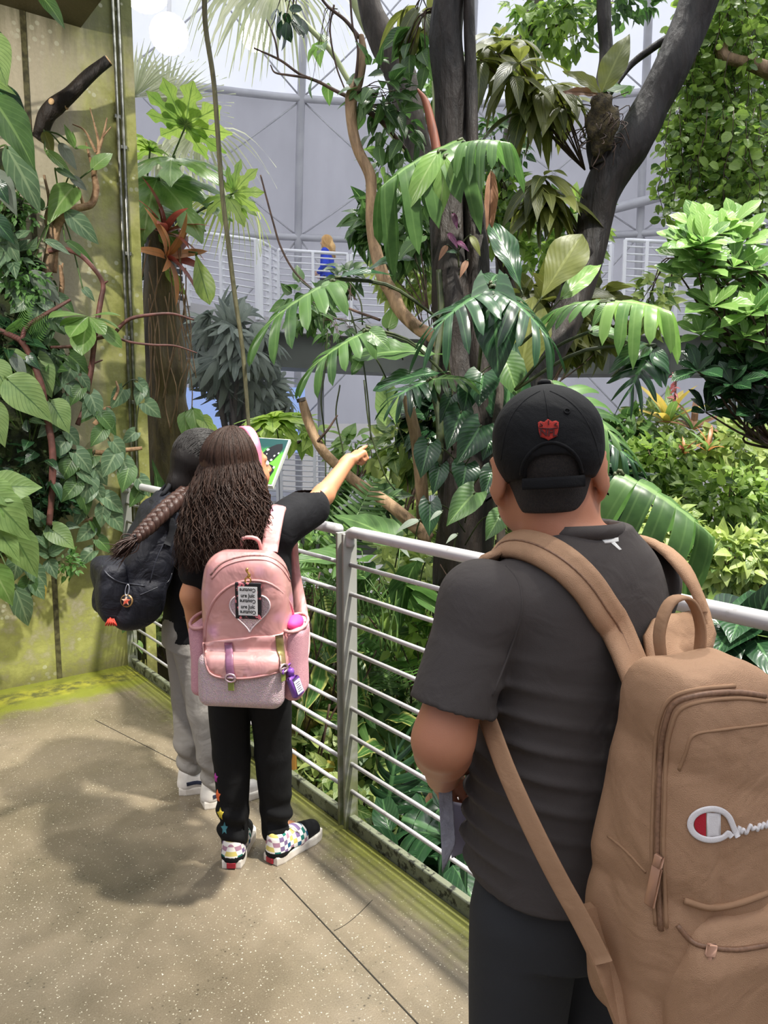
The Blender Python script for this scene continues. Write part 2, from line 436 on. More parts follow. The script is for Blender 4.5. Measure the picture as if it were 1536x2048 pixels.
# conduits on the wall edge
m_steel = M('brushed conduit steel', (168, 168, 160), (120, 120, 108), 20, .35, metal=.85)
for s, x0, lab in ((-.064, 3.0, 'thin steel conduit pipe on the wall edge, left of two'), (-.092, 2.9, 'thin steel conduit pipe on the wall edge, right of two')):
    r = thing('conduit_pipe', lab, 'pipe', K(s, .02, 0), 'conduit pipes on the concrete wall')
    MB().tube([K(s, .018, .02), K(s, .018, 5.0)], .0085, 10).make('pipe', m_steel, r)
    for z in ((x0, x0 - 1.15) if s > -.08 else (x0 - .05, x0 - .6, x0 - 1.4)):
        mb = MB(); mb.box(K(s, .012, z), (.012, .017, .011), AXF, .003); mb.make('pipe_strap', m_steel, r, False)
# ---------------------------------------------------------------- the near railing
t = NT('white railing paint'); co = t.coord(); n2 = t.noise(co, 40, 5)
m_rail = t.done(t.princ(t.mix(t.ramp(n2, .58, .8), lin((184, 182, 184)), lin((138, 136, 130))), .38, .5))
t = NT('mossy shaded post paint'); co = t.coord(); z = t.n('ShaderNodeSeparateXYZ'); t.l(co, z.inputs[0])
low = t.ramp(t.math('ADD', z.outputs[2], t.math('MULTIPLY', t.noise(co, 9, 4), .5)), 1.0, .2)
m_post = t.done(t.princ(t.mix(t.math('MULTIPLY', low, t.ramp(t.noise(co, 14, 5), .3, .6)), lin((158, 158, 152)), lin((104, 110, 66))), .45))  # post grey painted darker than the rail for its shaded side; moss below
t = NT('chipped toe plate'); co = t.coord(); n2 = t.noise(co, 24, 6, .7)
m_toe = t.done(t.princ(t.mix(t.ramp(n2, .5, .6), lin((104, 108, 88)), lin((30, 30, 22))), .55, normal=t.bump(n2, .4, .006)))
ZB = [.134 + .1005 * k for k in range(9)]
def rail_panel(label, t0, t1, ends=(True, True)):
    r = thing('railing_panel', label, 'railing', K(0, (t0 + t1) / 2), 'white railing panels of the walkway')
    off = -.018
    q = lambda tt, z: K(off, tt, z)
    rr = .019
    pts = spline([q(t0 + .004, 1.0), q(t0 + .006, 1.035), q(t0 + .03, 1.05)], 7).tolist() + [q(x, 1.05) for x in np.linspace(t0 + .06, t1 - .03, 12)] if ends[0] else [q(x, 1.05) for x in np.linspace(t0, t1, 12)]
    MB().tube(pts, rr, 14).make('top_rail', m_rail, r)
    for z in ZB: MB().tube([q(t0 + .01, z), q(t1 - .01, z)], .0074, 10).make('bar', m_rail, r)
    for e, tt in zip(ends, (t0 + .005, t1 - .005)):
        if e: MB().box(q(tt, .52), (.006, .028, .525), AXF, .002).make('post', m_post, r, False)
    MB().box(q((t0 + t1) / 2, .014), ((t1 - t0) / 2, .014, .03), AXF, .002).make('toe_plate', m_toe, r, False)
rail_panel('white horizontal-bar railing panel between the mossy wall and the middle post', .02, 2.185)
rail_panel('white horizontal-bar railing panel between the middle post and the boy', 2.21, 3.72)
rail_panel('white railing panel nearest the viewer behind the tan backpack', 3.745, 5.3)
# ---------------------------------------------------------------- dome shell
DC, DR, DZ = A(1.0, 3.2, 0), 13.4, 1.2
def dome(az, z):
    rr = DR if z <= DZ else math.sqrt(max(DR ** 2 - (z - DZ) ** 2, 0))
    return A(DC[0] + rr * math.sin(az), DC[1] + rr * math.cos(az), z)
def dome_px(px, py):
    d = ray(px, py); o = A(0, 0, CAM_H)
    lo, hi = 1.0, 40.0
    for _ in range(50):
        m = (lo + hi) / 2; q = o + d * m
        e = (q[0] - DC[0]) ** 2 + (q[1] - DC[1]) ** 2 + (max(q[2] - DZ, 0)) ** 2
        lo, hi = (m, hi) if e < DR ** 2 else (lo, m)
    return o + d * lo
def frost(name, c, trans, streak):
    t = NT(name); co = t.coord(); n = t.noise(t.mapping(co, (1, 1, .12)), 2.2, 5, .6); n2 = t.noise(co, .35, 3)
    cc = t.mix(t.math('ADD', t.math('MULTIPLY', n, streak), t.math('MULTIPLY', n2, .5), clamp=True), lin(c), lin(tuple(int(v * .78) for v in c)))
    d = t.princ(cc, .5, .3); tr = t.n('ShaderNodeBsdfTranslucent'); t.l(cc, tr.inputs[0])
    mx = t.n('ShaderNodeMixShader'); mx.inputs[0].default_value = trans; t.l(d, mx.inputs[1]); t.l(tr.outputs[0], mx.inputs[2])
    return t.done(mx.outputs[0])
m_frost = frost('misted dome panel', (168, 167, 176), FROST, .6)
m_frost2 = frost('lightly misted dome panel', (225, 226, 236), FROST2, .3)
t = NT('clear dome glass'); tp = t.n('ShaderNodeBsdfTransparent'); gl = t.n('ShaderNodeBsdfGlossy'); gl.inputs[1].default_value = .05
mx = t.n('ShaderNodeMixShader'); mx.inputs[0].default_value = .05; t.l(tp.outputs[0], mx.inputs[1]); t.l(gl.outputs[0], mx.inputs[2]); m_glass = t.done(mx.outputs[0])
AZ0 = math.atan2(*(dome_px(597, 360) - DC)[:2]); NA = 24
AZS = [AZ0 + k * 2 * math.pi / NA for k in range(NA)]
Z_R = [-6.0, 1.2, 4.85, 7.1, 9.6, 12.4, 14.3]
def shell(name, z0, z1, mat, nz=6):
    mb = MB(); na = NA * 3
    zs = np.linspace(z0, z1, nz + 1)
    V = [dome(AZ0 + j * 2 * math.pi / na, z) for z in zs for j in range(na)]
    F = [(i * na + j, i * na + (j + 1) % na, (i + 1) * na + (j + 1) % na, (i + 1) * na + j) for i in range(nz) for j in range(na)]
    return structure(mb.add(V, F).make(name, mat))
m_low = frost('pale lower shell panel', (196, 192, 190), FROST * .8, .5)
shell('wall_back', -6, 1.2, m_low, 3); shell('wall_dome', 1.2, 7.1, m_frost, 8)
shell('window_1', 7.1, 9.6, m_frost2, 4); shell('window_2', 9.6, 14.4, m_glass, 8)
m_strut = M('pale dome strut', (196, 196, 202), (178, 178, 186), 2, .5)
k = 0
for i, a in enumerate(AZS):
    if abs(((a + math.pi) % (2 * math.pi)) - math.pi) > 1.5: continue
    mb = MB(); mb.tube([dome(a, z) * 1.0 - A(math.sin(a), math.cos(a), 0) * .12 for z in np.linspace(-5, 14.2, 26)], .075, 8)
    k += 1; structure(mb.make('trim_%d' % (10 + k), m_strut))
for z in Z_R[2:6]:
    k += 1; mb = MB(); ins = lambda a, z: dome(a, z) - A(math.sin(a), math.cos(a), 0) * .12
    mb.tube([ins(a, z) for a in np.linspace(-1.6, 1.6, 60)], .07, 8)
    structure(mb.make('trim_%d' % (10 + k), m_strut))
for i, a in enumerate(AZS):
    if abs(((a + math.pi) % (2 * math.pi)) - math.pi) > 1.3: continue
    mb = MB(); d = 2 * math.pi / NA
    for z0, z1 in zip(Z_R[1:-2], Z_R[2:-1]):
        mb.tube([dome(a + d * f, z0 + (z1 - z0) * f) - A(math.sin(a), math.cos(a), 0) * .1 for f in np.linspace(0, 1, 7)], .017, 5)
        mb.tube([dome(a + d * f, z1 + (z0 - z1) * f) - A(math.sin(a), math.cos(a), 0) * .1 for f in np.linspace(0, 1, 7)], .017, 5)
    k += 1; structure(mb.make('trim_%d' % (10 + k), m_strut))
q0, q1 = dome_px(1190, 425), dome_px(1420, 365)
k += 1; structure(MB().tube([q0 * .985 + (q1 - q0) * f * .985 for f in np.linspace(0, 1, 6)], .09, 8).make('trim_%d' % (10 + k), m_strut))
# ---------------------------------------------------------------- upper and lower ramps across the dome
m_rw = M('white far railing', (238, 238, 244), rough=.4)
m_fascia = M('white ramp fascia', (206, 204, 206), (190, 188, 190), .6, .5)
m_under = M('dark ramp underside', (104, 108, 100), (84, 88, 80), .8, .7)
def ramp(name, pts, depth=1.5, fasc=.22, beam=.55):
    """pts: plan polyline with deck heights; deck reaches away from the viewer"""
    pts = np.array(pts); n = len(pts)
    back = np.array([p + A(*nrm(p[:2] - A(0, 0)), 0) * depth for p in pts])
    a, b = MB(), MB()
    def band(mb, zt, zb, ins):
        f = np.array([p + A(*nrm(p[:2]), 0) * ins for p in pts])
        V = np.concatenate([f + A(0, 0, zt), back + A(0, 0, zt), back + A(0, 0, zb), f + A(0, 0, zb)])
        F = []
        for i in range(n - 1):
            for c in range(4): F.append((c * n + i, c * n + i + 1, ((c + 1) % 4) * n + i + 1, ((c + 1) % 4) * n + i))
        mb.add(V, F)
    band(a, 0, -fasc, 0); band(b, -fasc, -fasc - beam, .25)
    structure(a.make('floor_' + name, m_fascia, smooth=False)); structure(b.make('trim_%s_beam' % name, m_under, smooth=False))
def far_rail(label, p, q, nb=10, h=1.08, group='white railing panels of the far ramps', mid=1):
    r = thing('railing_panel', label, 'railing', (np.asarray(p) + q) / 2, group)
    e = nrm(q - p); p2, q2 = p + e * .03, q - e * .03; ax = np.array([nrm(A(e[0], e[1], 0)), nrm(A(-e[1], e[0], 0)), A(0, 0, 1)])
    MB().tube([p2 + A(0, 0, h), q2 + A(0, 0, h)], .028, 8).make('top_rail', m_rw, r)
    for i in range(nb):
        z = h * (.08 + .84 * i / (nb - 1)); MB().tube([p2 + A(0, 0, z), q2 + A(0, 0, z)], .013, 6).make('bar', m_rw, r)
    for f in np.linspace(0, 1, mid + 2):
        MB().box(p2 + (q2 - p2) * f + A(0, 0, h / 2 - .03), (.022, .045, h / 2 + .03), ax).make('post', m_rw, r, False)
def ppt(px, py, y): return P(px, py, y)
U = [ppt(150, 560, 13.2), ppt(376, 604, 12.4), ppt(520, 632, 11.7), ppt(555, 636, 12.9), ppt(700, 645, 12.9), ppt(860, 652, 12.8), ppt(1000, 650, 12.6), ppt(1222, 640, 11.6), ppt(1240, 636, 11.3), ppt(1335, 642, 11.2), ppt(1345, 640, 11.5), ppt(1560, 640, 11.2)]
ramp('upper', U)
fr = 'white upper ramp railing '
for i, lab in ((0, 'panel left of the bark-covered stump'), (1, 'behind the hanging vine, below the palm fronds'), (2, 'short angled panel just left of the woman in blue'), (3, 'directly below the woman in blue'),
               (4, 'just right of the woman in blue behind thin trunk'), (5, 'behind the dark main trunk'), (6, 'behind the large fern leaf at centre right'), (8, 'short panel right of the forked trunk'), (10, 'behind the bright green shrub at far right')):
    far_rail(fr + lab, U[i], U[i + 1])
Lw = [ppt(330, 985, 13.2), ppt(560, 1003, 13.0), ppt(700, 1010, 13.0), ppt(860, 1014, 13.0), ppt(1100, 1010, 13.2)]
ramp('lower', Lw, 2.0, .3, .6)
for i, lab in ((0, 'behind the two girls'), (1, 'right of the butterfly sign, under the arm'), (2, 'behind the pointing hand'), (3, 'behind the dark trunk and heart leaves')):
    far_rail('white far railing panel of the lower ramp ' + lab, Lw[i], Lw[i + 1], 11)
# ramp columns
for i, (px, y) in enumerate(((640, 13.9), (1000, 13.8), (455, 13.3))):
    b = P(px, 650, y); structure(MB().tube([A(b[0], b[1], -5.5), A(b[0], b[1], 2.35)], .09 if i else .06, 10).make('trim_%d' % (70 + i), m_strut))
# blue tinted window strip in the lower shell
t = NT('blue lit window glass'); em = t.n('ShaderNodeEmission'); em.inputs[0].default_value = lin((150, 176, 235)); em.inputs[1].default_value = .55 * SKY
gl = t.n('ShaderNodeBsdfGlossy'); gl.inputs[1].default_value = .2; ad = t.n('ShaderNodeAddShader'); mx = t.n('ShaderNodeMixShader'); mx.inputs[0].default_value = .12
t.l(em.outputs[0], mx.inputs[1]); t.l(gl.outputs[0], mx.inputs[2]); m_blue = t.done(mx.outputs[0])
V = []
for px in (330, 420, 520, 610):
    for py in (775, 905): q = dome_px(px, py); V.append(A(0, 0, CAM_H) + (q - A(0, 0, CAM_H)) * .985)
structure(mk('window_3', V, [(0, 2, 3, 1), (2, 4, 5, 3), (4, 6, 7, 5)], m_blue, smooth=False))
# ---------------------------------------------------------------- garden ground
t = NT('dark leaf litter soil'); co = t.coord(); n2 = t.noise(co, 5, 6, .7)
m_soil = t.done(t.princ(t.mix(n2, lin((40, 34, 24)), lin((84, 74, 50))), .8, normal=t.bump(n2, .8, .08)))
nx, ny = 40, 40; V = []
nz = sm_noise(3, 6, .5, 1.6)
gx, gy = np.meshgrid(np.linspace(-12, 14, nx), np.linspace(-9, 16, ny))
dF = (gx - W0[0]) * NF[0] + (gy - W0[1]) * NF[1]
gz = -2.1 + .35 * nz(gx, gy, gx * 0) - np.clip(dF, 0, 3) * .12
V = np.stack([gx, gy, gz], 2).reshape(-1, 3)
structure(mk('ground', V, [(i * nx + j, i * nx + j + 1, (i + 1) * nx + j + 1, (i + 1) * nx + j) for i in range(ny - 1) for j in range(nx - 1)], m_soil))
# ---------------------------------------------------------------- lamps of the place
def lampmat(name, st, c=(255, 250, 240)):
    t = NT(name); e = t.n('ShaderNodeEmission'); e.inputs[0].default_value = lin(c); e.inputs[1].default_value = st; return t.done(e.outputs[0])
m_bulb = lampmat('floodlight face', 14)
m_can = M('white floodlight housing', (226, 226, 230), rough=.5)
for px, py, d, rad, lab in ((338, 68, 10.5, .24, 'round glowing floodlight high above the lobed yellow-green leaves'), (290, -30, 11.5, .34, 'floodlight at the upper left edge of the dome opening'), (512, 70, 12.0, .22, 'round floodlight behind the hanging palm fronds')):
    c = P(px, py, d); ax = nrm(A(0, 1, 1.4) - c); r = thing('floodlight', lab, 'lamp', c)
    MB().tube([c, c - ax * .04, c - ax * .22, c - ax * .3], [rad * .98, rad * .98, rad * .8, rad * .3], 24).make('lamp_housing', m_can, r)
    MB().tube([c + ax * .012, c + ax * .03, c + ax * .045], [rad, rad * .8, rad * .3], 24).make('lamp_face', m_bulb, r)
    MB().tube([c - ax * .2, c - ax * .2 + A(0, .1, .5), c + A(0, .3, 1.5)], .03, 8).make('lamp_bracket', m_can, r)
def spot(name, loc, to, watts, size, ang, col=(1, .95, .86), blend=.6):
    l = bpy.data.lights.new(name, 'SPOT'); l.energy = watts; l.shadow_soft_size = size; l.spot_size = math.radians(ang); l.spot_blend = blend; l.color = col
    o = bpy.data.objects.new(name, l); COL.objects.link(o); o.location = tuple(loc)
    o.rotation_euler = Vector(tuple(np.asarray(to) - loc)).to_track_quat('-Z', 'Y').to_euler(); return o
# ================================================================ people
def to_local(r, p):
    c, s = math.cos(-r.rotation_euler[2]), math.sin(-r.rotation_euler[2]); d = np.asarray(p, float) - A(*r.location)
    return A(d[0] * c - d[1] * s, d[0] * s + d[1] * c, d[2])
def world_V(o):
    r = root_of(o); n = len(o.data.vertices); V = np.zeros(n * 3); o.data.vertices.foreach_get('co', V); V = V.reshape(-1, 3)
    c, s = math.cos(r.rotation_euler[2]), math.sin(r.rotation_euler[2])
    if r is o and not o.data.get('loc'): c, s = 1, 0
    L = A(*r.location) if r.type == 'EMPTY' else A(0, 0, 0)
    return np.stack([V[:, 0] * c - V[:, 1] * s, V[:, 0] * s + V[:, 1] * c, V[:, 2]], 1) + L
class Skin:
    """world-space surface of some meshes, to lay straps, seams and patches on"""
    def __init__(s, *objs):
        V, F, n = [], [], 0
        for o in objs:
            v = world_V(o); V += [tuple(q) for q in v]; F += [tuple(i + n for i in p.vertices) for p in o.data.polygons]; n += len(v)
        s.t = BVHTree.FromPolygons(V, F)
    def hit(s, px, py, off=0.0):
        d = nrm(ray(px, py)); h = s.t.ray_cast(Vector((0, 0, CAM_H)), Vector(d))
        if h[0] is None:
            b = P(px, py, s.last) if hasattr(s, 'last') else P(px, py, 2.0)
            h = s.t.find_nearest(Vector(b))
        n = np.array(h[1]); n = n if n @ d < 0 else -n
        s.last = h[0][1]
        return np.array(h[0]) + n * off, n
    def near(s, p, off=0.0):
        h = s.t.find_nearest(Vector(tuple(p))); n = np.array(h[1]); d = np.asarray(p) - np.array(h[0])
        return np.array(h[0]) + n * off, n
    def path(s, pts, off=0.0, n=24):
        q = spline([(a, b, 0) for a, b in pts], n); r = [s.hit(x, y, off) for x, y, _ in q]
        Pn = np.array([e[0] for e in r]); N = np.array([e[1] for e in r])
        for _ in range(2):
            Pn[1:-1] = (Pn[:-2] + 2 * Pn[1:-1] + Pn[2:]) / 4; N[1:-1] = (N[:-2] + 2 * N[1:-1] + N[2:]) / 4
        return Pn, N / np.linalg.norm(N, axis=1, keepdims=True)
    def patch(s, mb, poly, thick=.002, step=5.0, off=0.0):
        """raised patch whose outline is traced on the surface"""
        from mathutils.geometry import delaunay_2d_cdt
        poly = np.asarray(poly, float); n = len(poly)
        lo, hi = poly.min(0), poly.max(0); pts = [tuple(p) for p in poly]
        def inside(x, y):
            c = False; j = n - 1
            for i in range(n):
                if (poly[i][1] > y) != (poly[j][1] > y) and x < (poly[j][0] - poly[i][0]) * (y - poly[i][1]) / (poly[j][1] - poly[i][1]) + poly[i][0]: c = not c
                j = i
            return c
        for x in np.arange(lo[0] + step / 2, hi[0], step):
            for y in np.arange(lo[1] + step / 2, hi[1], step):
                if inside(x, y): pts.append((x, y))
        v2, e2, f2, *_ = delaunay_2d_cdt([Vector(p) for p in pts], [(i, (i + 1) % n) for i in range(n)], [], 1, 1e-4)
        top, bot = [], []
        for v in v2:
            q, nn = s.hit(v[0], v[1]); top.append(q + nn * (thick + off)); bot.append(q - nn * .002)
        m = len(v2); F = []
        for f in f2: F.append(tuple(f)[::-1])
        for a, b in [tuple(e) for e in e2 if False]: pass
        cnt = {}
        for f in f2:
            for i in range(len(f)):
                a, b = f[i], f[(i + 1) % len(f)]; cnt[(min(a, b), max(a, b))] = cnt.get((min(a, b), max(a, b)), []) + [(a, b)]
        for kx, w in cnt.items():
            if len(w) == 1: a, b = w[0]; F.append((a, b, b + m, a + m))
        lo2, sp = lo, np.maximum(hi - lo, 1e-6)
        U = [((v[0] - lo2[0]) / sp[0], 1 - (v[1] - lo2[1]) / sp[1]) for v in v2]
        mb.add(top + bot, F, U + U); return mb
def strap(mb, Pn, N, w, th, dome=.5):
    """flat padded band along points Pn with surface normals N"""
    Pn, N = np.asarray(Pn, float), np.asarray(N, float); T = np.gradient(Pn, axis=0); T /= np.maximum(np.linalg.norm(T, axis=1, keepdims=True), 1e-9)
    B = np.cross(T, N); B /= np.maximum(np.linalg.norm(B, axis=1, keepdims=True), 1e-9); N = np.cross(B, T)
    w = np.broadcast_to(np.asarray(w, float), (len(Pn),))[:, None]
    prof = [(-1, 0), (-1, .45), (-.86, .85), (-.45, 1), (0, 1 - .18 * (dome > .9)), (.45, 1), (.86, .85), (1, .45), (1, 0)]
    V = np.stack([Pn + B * w * .5 * a + N * th * b for a, b in prof], 1).reshape(-1, 3); k = len(prof); m = len(Pn)
    F = [(i * k + j, i * k + (j + 1) % k, (i + 1) * k + (j + 1) % k, (i + 1) * k + j) for i in range(m - 1) for j in range(k)]
    F += [tuple(range(k)), tuple((m - 1) * k + j for j in range(k))[::-1]]
    U = np.stack([np.tile(np.linspace(0, 1, k), m), np.repeat(np.linspace(0, 1, m), k)], 1)
    return mb.add(V, F, U)
def text_mesh(body, size, thick=.0006, bold=False):
    cu = bpy.data.curves.new('lettering', 'FONT'); cu.body = body; cu.size = size; cu.align_x = 'CENTER'; cu.align_y = 'CENTER'; cu.extrude = thick; cu.resolution_u = 3
    if bold: cu.offset = size * .018
    o = bpy.data.objects.new('tmp', cu); COL.objects.link(o); dg = bpy.context.evaluated_depsgraph_get()
    me = bpy.data.meshes.new_from_object(o.evaluated_get(dg)); V = np.array([v.co for v in me.vertices]); F = [tuple(p.vertices) for p in me.polygons]
    bpy.data.objects.remove(o); bpy.data.curves.remove(cu); bpy.data.meshes.remove(me); return V, F
def place(V, c, right, up):
    right = nrm(right); n = nrm(np.cross(right, up)); up = np.cross(n, right); return c + np.outer(V[:, 0], right) + np.outer(V[:, 1], up) + np.outer(V[:, 2], n)
# ---- skin, cloth and hair materials
def skinmat(name, c, c2):
    t = NT(name); co = t.coord(); n = t.noise(co, 12, 4); n2 = t.noise(co, 420, 2)
    return t.done(t.princ(t.mix(n, lin(c), lin(c2)), .48, .4, 0, t.bump(n2, .12, .002), **{'Subsurface Weight': .12, 'Subsurface Radius': (.012, .005, .003), 'Subsurface Scale': .5}))
m_skin_g = skinmat('warm brown skin', (196, 140, 104), (178, 120, 88)); m_skin_b = skinmat('tan skin', (184, 128, 98), (166, 108, 82)); m_skin_w = skinmat('fair skin', (226, 186, 160), (214, 170, 146))
m_eye = M('eye white', (232, 228, 220), rough=.15); m_iris = M('dark iris', (40, 24, 14), rough=.1)
def hairmat(name, c, c2, rough=.38):
    t = NT(name); isl = t.n('ShaderNodeNewGeometry').outputs['Random Per Island']; n = t.noise(t.mapping(t.coord(), (1, 1, .07)), 160, 3)
    return t.done(t.princ(t.mix(t.math('MULTIPLY', t.math('ADD', isl, n), .5), lin(c), lin(c2)), rough, .25, 0, t.bump(n, .5, .004)))
m_hair = hairmat('dark brown wavy hair', (24, 14, 9), (60, 36, 24), .6); m_hair_bk = hairmat('black hair', (8, 6, 6), (20, 15, 14), .5); m_hair_buzz = M('short black hair', (26, 22, 20), (44, 36, 32), 300, .8, bump=.6, bscale=700)
m_hair_bl = hairmat('long blonde hair', (206, 158, 96), (236, 196, 132)); m_braid = hairmat('dark brown braid', (32, 21, 18), (74, 52, 46))
m_black_tee = fabric('black cotton jersey', (17, 17, 20), (24, 24, 28), .5, 11); m_black_pants = fabric('black jogger fleece', (12, 12, 14), (18, 18, 20), .45, 10)
m_grey_pants = fabric('heather grey sweatpants', (158, 153, 147), (136, 132, 128), .6, 12); m_boy_tee = fabric('charcoal grey cotton jersey', (78, 72, 70), (66, 61, 59), .35, 14)
m_boy_pants = fabric('dark charcoal trousers', (44, 45, 48), (54, 55, 57), .4, 8); m_blue_top = fabric('royal blue top', (36, 62, 190), (50, 80, 214), .4, 9)
m_rubber = M('white shoe rubber', (228, 222, 214), (206, 198, 188), 30, .55)
# ---- body blocks
def head_axes(yaw, pitch=0.0, roll=0.0):
    s = A(math.cos(yaw), -math.sin(yaw), 0); f = A(math.sin(yaw), math.cos(yaw), 0); u = A(0, 0, 1)
    f, u = f * math.cos(pitch) + u * math.sin(pitch), u * math.cos(pitch) - f * math.sin(pitch)
    s, u = s * math.cos(roll) + u * math.sin(roll), u * math.cos(roll) - s * math.sin(roll)
    return np.array([s, f, u])
def add_head(F, c, ax, S=1.0):
    s, f, u = ax; p = lambda a, b, d: c + (s * a + f * b + u * d) * S
    F.ell(p(0, -.008, .026), A(.073, .092, .086) * S, ax, .02); F.ell(p(0, .024, -.034), A(.059, .066, .082) * S, ax, .03)
    F.ell(p(0, .058, -.088), A(.027, .024, .02) * S, ax, .03)
    for e in (-1, 1):
        F.ell(p(e * .033, .055, -.036), A(.026, .028, .026) * S, ax, .02); F.cap(p(e * .012, .088, .022), p(e * .042, .075, .02), .008 * S, .007 * S, .012)
        F.ell(p(e * .03, .093, .004), A(.014, .010, .009) * S, ax, .008, 'sub')
        F.ell(p(e * .012, .093, -.026), A(.008, .008, .006) * S, ax, .006)
        eax = head_rot(ax, e * .6); F.ell(p(e * .083, -.016, -.010), A(.009, .025, .037) * S, eax, .008); F.ell(p(e * .092, -.006, -.006), A(.005, .013, .022) * S, eax, .005, 'sub'); F.ell(p(e * .081, -.004, -.042), A(.008, .010, .012) * S, ax, .006)
    F.cap(p(0, .090, .01), p(0, .106, -.022), .0075 * S, .0105 * S, .012)
    F.ell(p(0, .088, -.054), A(.021, .008, .0055) * S, ax, .004); F.ell(p(0, .086, -.064), A(.018, .008, .006) * S, ax, .004)
def head_rot(ax, a):
    s, f, u = ax; return np.array([s * math.cos(a) - f * math.sin(a), f * math.cos(a) + s * math.sin(a), u])
def add_eyes(r, body, c, ax, S=1.0):
    s, f, u = ax
    for e in (-1, 1):
        q = c + (s * e * .03 + f * .081 + u * .004) * S; FF = Field(q - .02, q + .02, .0018); FF.ell(q, A(.0115, .0115, .0115) * S, None, 0); V, Fc = FF.mesh()
        o = mk('eye', V, Fc, m_eye, r, local=True); FF = Field(q - .02, q + .02, .0014); FF.ell(q + f * .0085 * S, A(.0055, .0035, .0055) * S, ax, 0); V, Fc = FF.mesh(); mk('iris', V, Fc, m_iris, o, local=True)
def add_hand(F, w, d, n, side, S=1.0, curl=(.35,) * 4, thumb=.5, k=.006):
    """w wrist, d finger direction, n palm normal, side: towards the thumb"""
    d = nrm(d); n = nrm(n - d * (n @ d)); sd = nrm(np.cross(d, n)); sd = sd if sd @ side > 0 else -sd
    F.cap(w - d * .02 * S, w + d * .01 * S, .021 * S, .022 * S, .015)
    F.rbox(w + d * .042 * S, A(.031, .036, .0125) * S, .011 * S, np.array([sd, d, n]), .012)
    L = (.068, .076, .071, .054)
    tips = []
    for i, (ln, c) in enumerate(zip(L, curl)):
        o = (.023 - .0155 * i) * S; p = w + d * (.074 - .004 * abs(i - 1.2)) * S + sd * o; a = 0.0; r = (.0078 - .0006 * (i == 3)) * S
        dirn = nrm(d + sd * (.1 - .08 * i))
        for j, fr in enumerate((.45, .31, .24)):
            a += c * (1, 1.15, .8)[j]; q = p + (dirn * math.cos(a) + n * math.sin(a)) * ln * fr * S; F.cap(p, q, r, r * .93, k if j else .009); p, r = q, r * .93
        tips.append(p)
    p = w + d * .018 * S + sd * .024 * S; q = p + (sd * .75 + d * .65 + n * .3) * .03 * S; F.cap(p, q, .0125 * S, .0098 * S, .012)
    e = q + nrm(sd * (.55 - thumb) + d * .8 + n * (.25 + thumb * .6)) * .028 * S; F.cap(q, e, .0092 * S, .0082 * S, .005)
    g = e + nrm(sd * (.1 - thumb) + d * .85 + n * (.2 + thumb)) * .022 * S; F.cap(e, g, .0082 * S, .0066 * S, .005); return tips
def add_shoe(r, heel, yaw, L, mats, S=1.0):
    """heel: point under the back of the heel (thing's space); yaw: toe direction"""
    f = A(math.sin(yaw), math.cos(yaw), 0); s = A(math.cos(yaw), -math.sin(yaw), 0); u = A(0, 0, 1); ax = np.array([s, f, u]); p = lambda a, b, c: heel + s * a * S + f * b * L + u * c * S
    lo, hi = heel - .06 - abs(f) * .06, heel + f * L + .07; lo, hi = np.minimum(lo, hi), np.maximum(lo, hi); lo = np.minimum(lo, heel - .07); hi = np.maximum(hi, heel + .07); hi[2] = heel[2] + .15; lo[2] = heel[2] - .02
    prof = [(.0, .026), (.12, .033), (.35, .033), (.55, .037), (.75, .043), (.9, .038), (1.0, .022)]
    U_ = Field(lo, hi, .004); U_.cap(p(0, .14, .035), p(0, .14, .075), .034 * S, .031 * S, 0); U_.cap(p(0, .14, .035), p(0, .5, .04), .033 * S, .036 * S, .02); U_.cap(p(0, .16, .07), p(0, .48, .052), .028 * S, .026 * S, .02); U_.cap(p(0, .5, .036), p(.002, .84, .03), .038 * S, .030 * S, .02)
    U_.clip(lambda x, y, z: (heel[2] + .02 - z) + 0 * x + 0 * y); U_.cap(p(0, .15, .085), p(0, .18, .13), .022 * S, .026 * S, .006, 'sub')
    V, Fc = U_.mesh(); up = mk('shoe', V, Fc, mats[0], r, local=True, UV=np.stack([(V - heel) @ f, V[:, 2] - heel[2]], 1))
    mb = MB(); ring = [(w * S, b * L) for b, w in prof] ; out = [(a + .004, b) for a, b in ring] + [(-a - .004, b) for a, b in ring[::-1]]
    zs = [(0, .985), (.004, 1), (.022, 1.0), (.027, .97)]; V = []; n = len(out)
    for z, g in zs: V += [heel + s * a * g + f * (L * .5 + (b - L * .5) * (1 + (g - 1) * .4)) + u * z for a, b in out]
    Fc = [(i * n + j, i * n + (j + 1) % n, (i + 1) * n + (j + 1) % n, (i + 1) * n + j) for i in range(3) for j in range(n)] + [tuple(range(n)), tuple(3 * n + j for j in range(n))[::-1]]
    mb.add(V, Fc).make('sole', mats[1], up, False, local=True)
    return up, p, ax
def legs_field(F, st, rad, k=.03):
    for pts in st: F.chain([A(*q) for q in pts], rad, k)
def bunch(F, an, amp, freq, r):
    """stacked folds around an ankle"""
    def fn(x, y, z): return -amp * np.sin((z - an[2]) * freq + 3 * (x - an[0]) * 8 + 2.1 * np.sin(9 * y)) * np.exp(-((z - an[2] - .05) / .07) ** 2) * (((x - an[0]) ** 2 + (y - an[1]) ** 2) < r * r)
    return F.disp(fn)
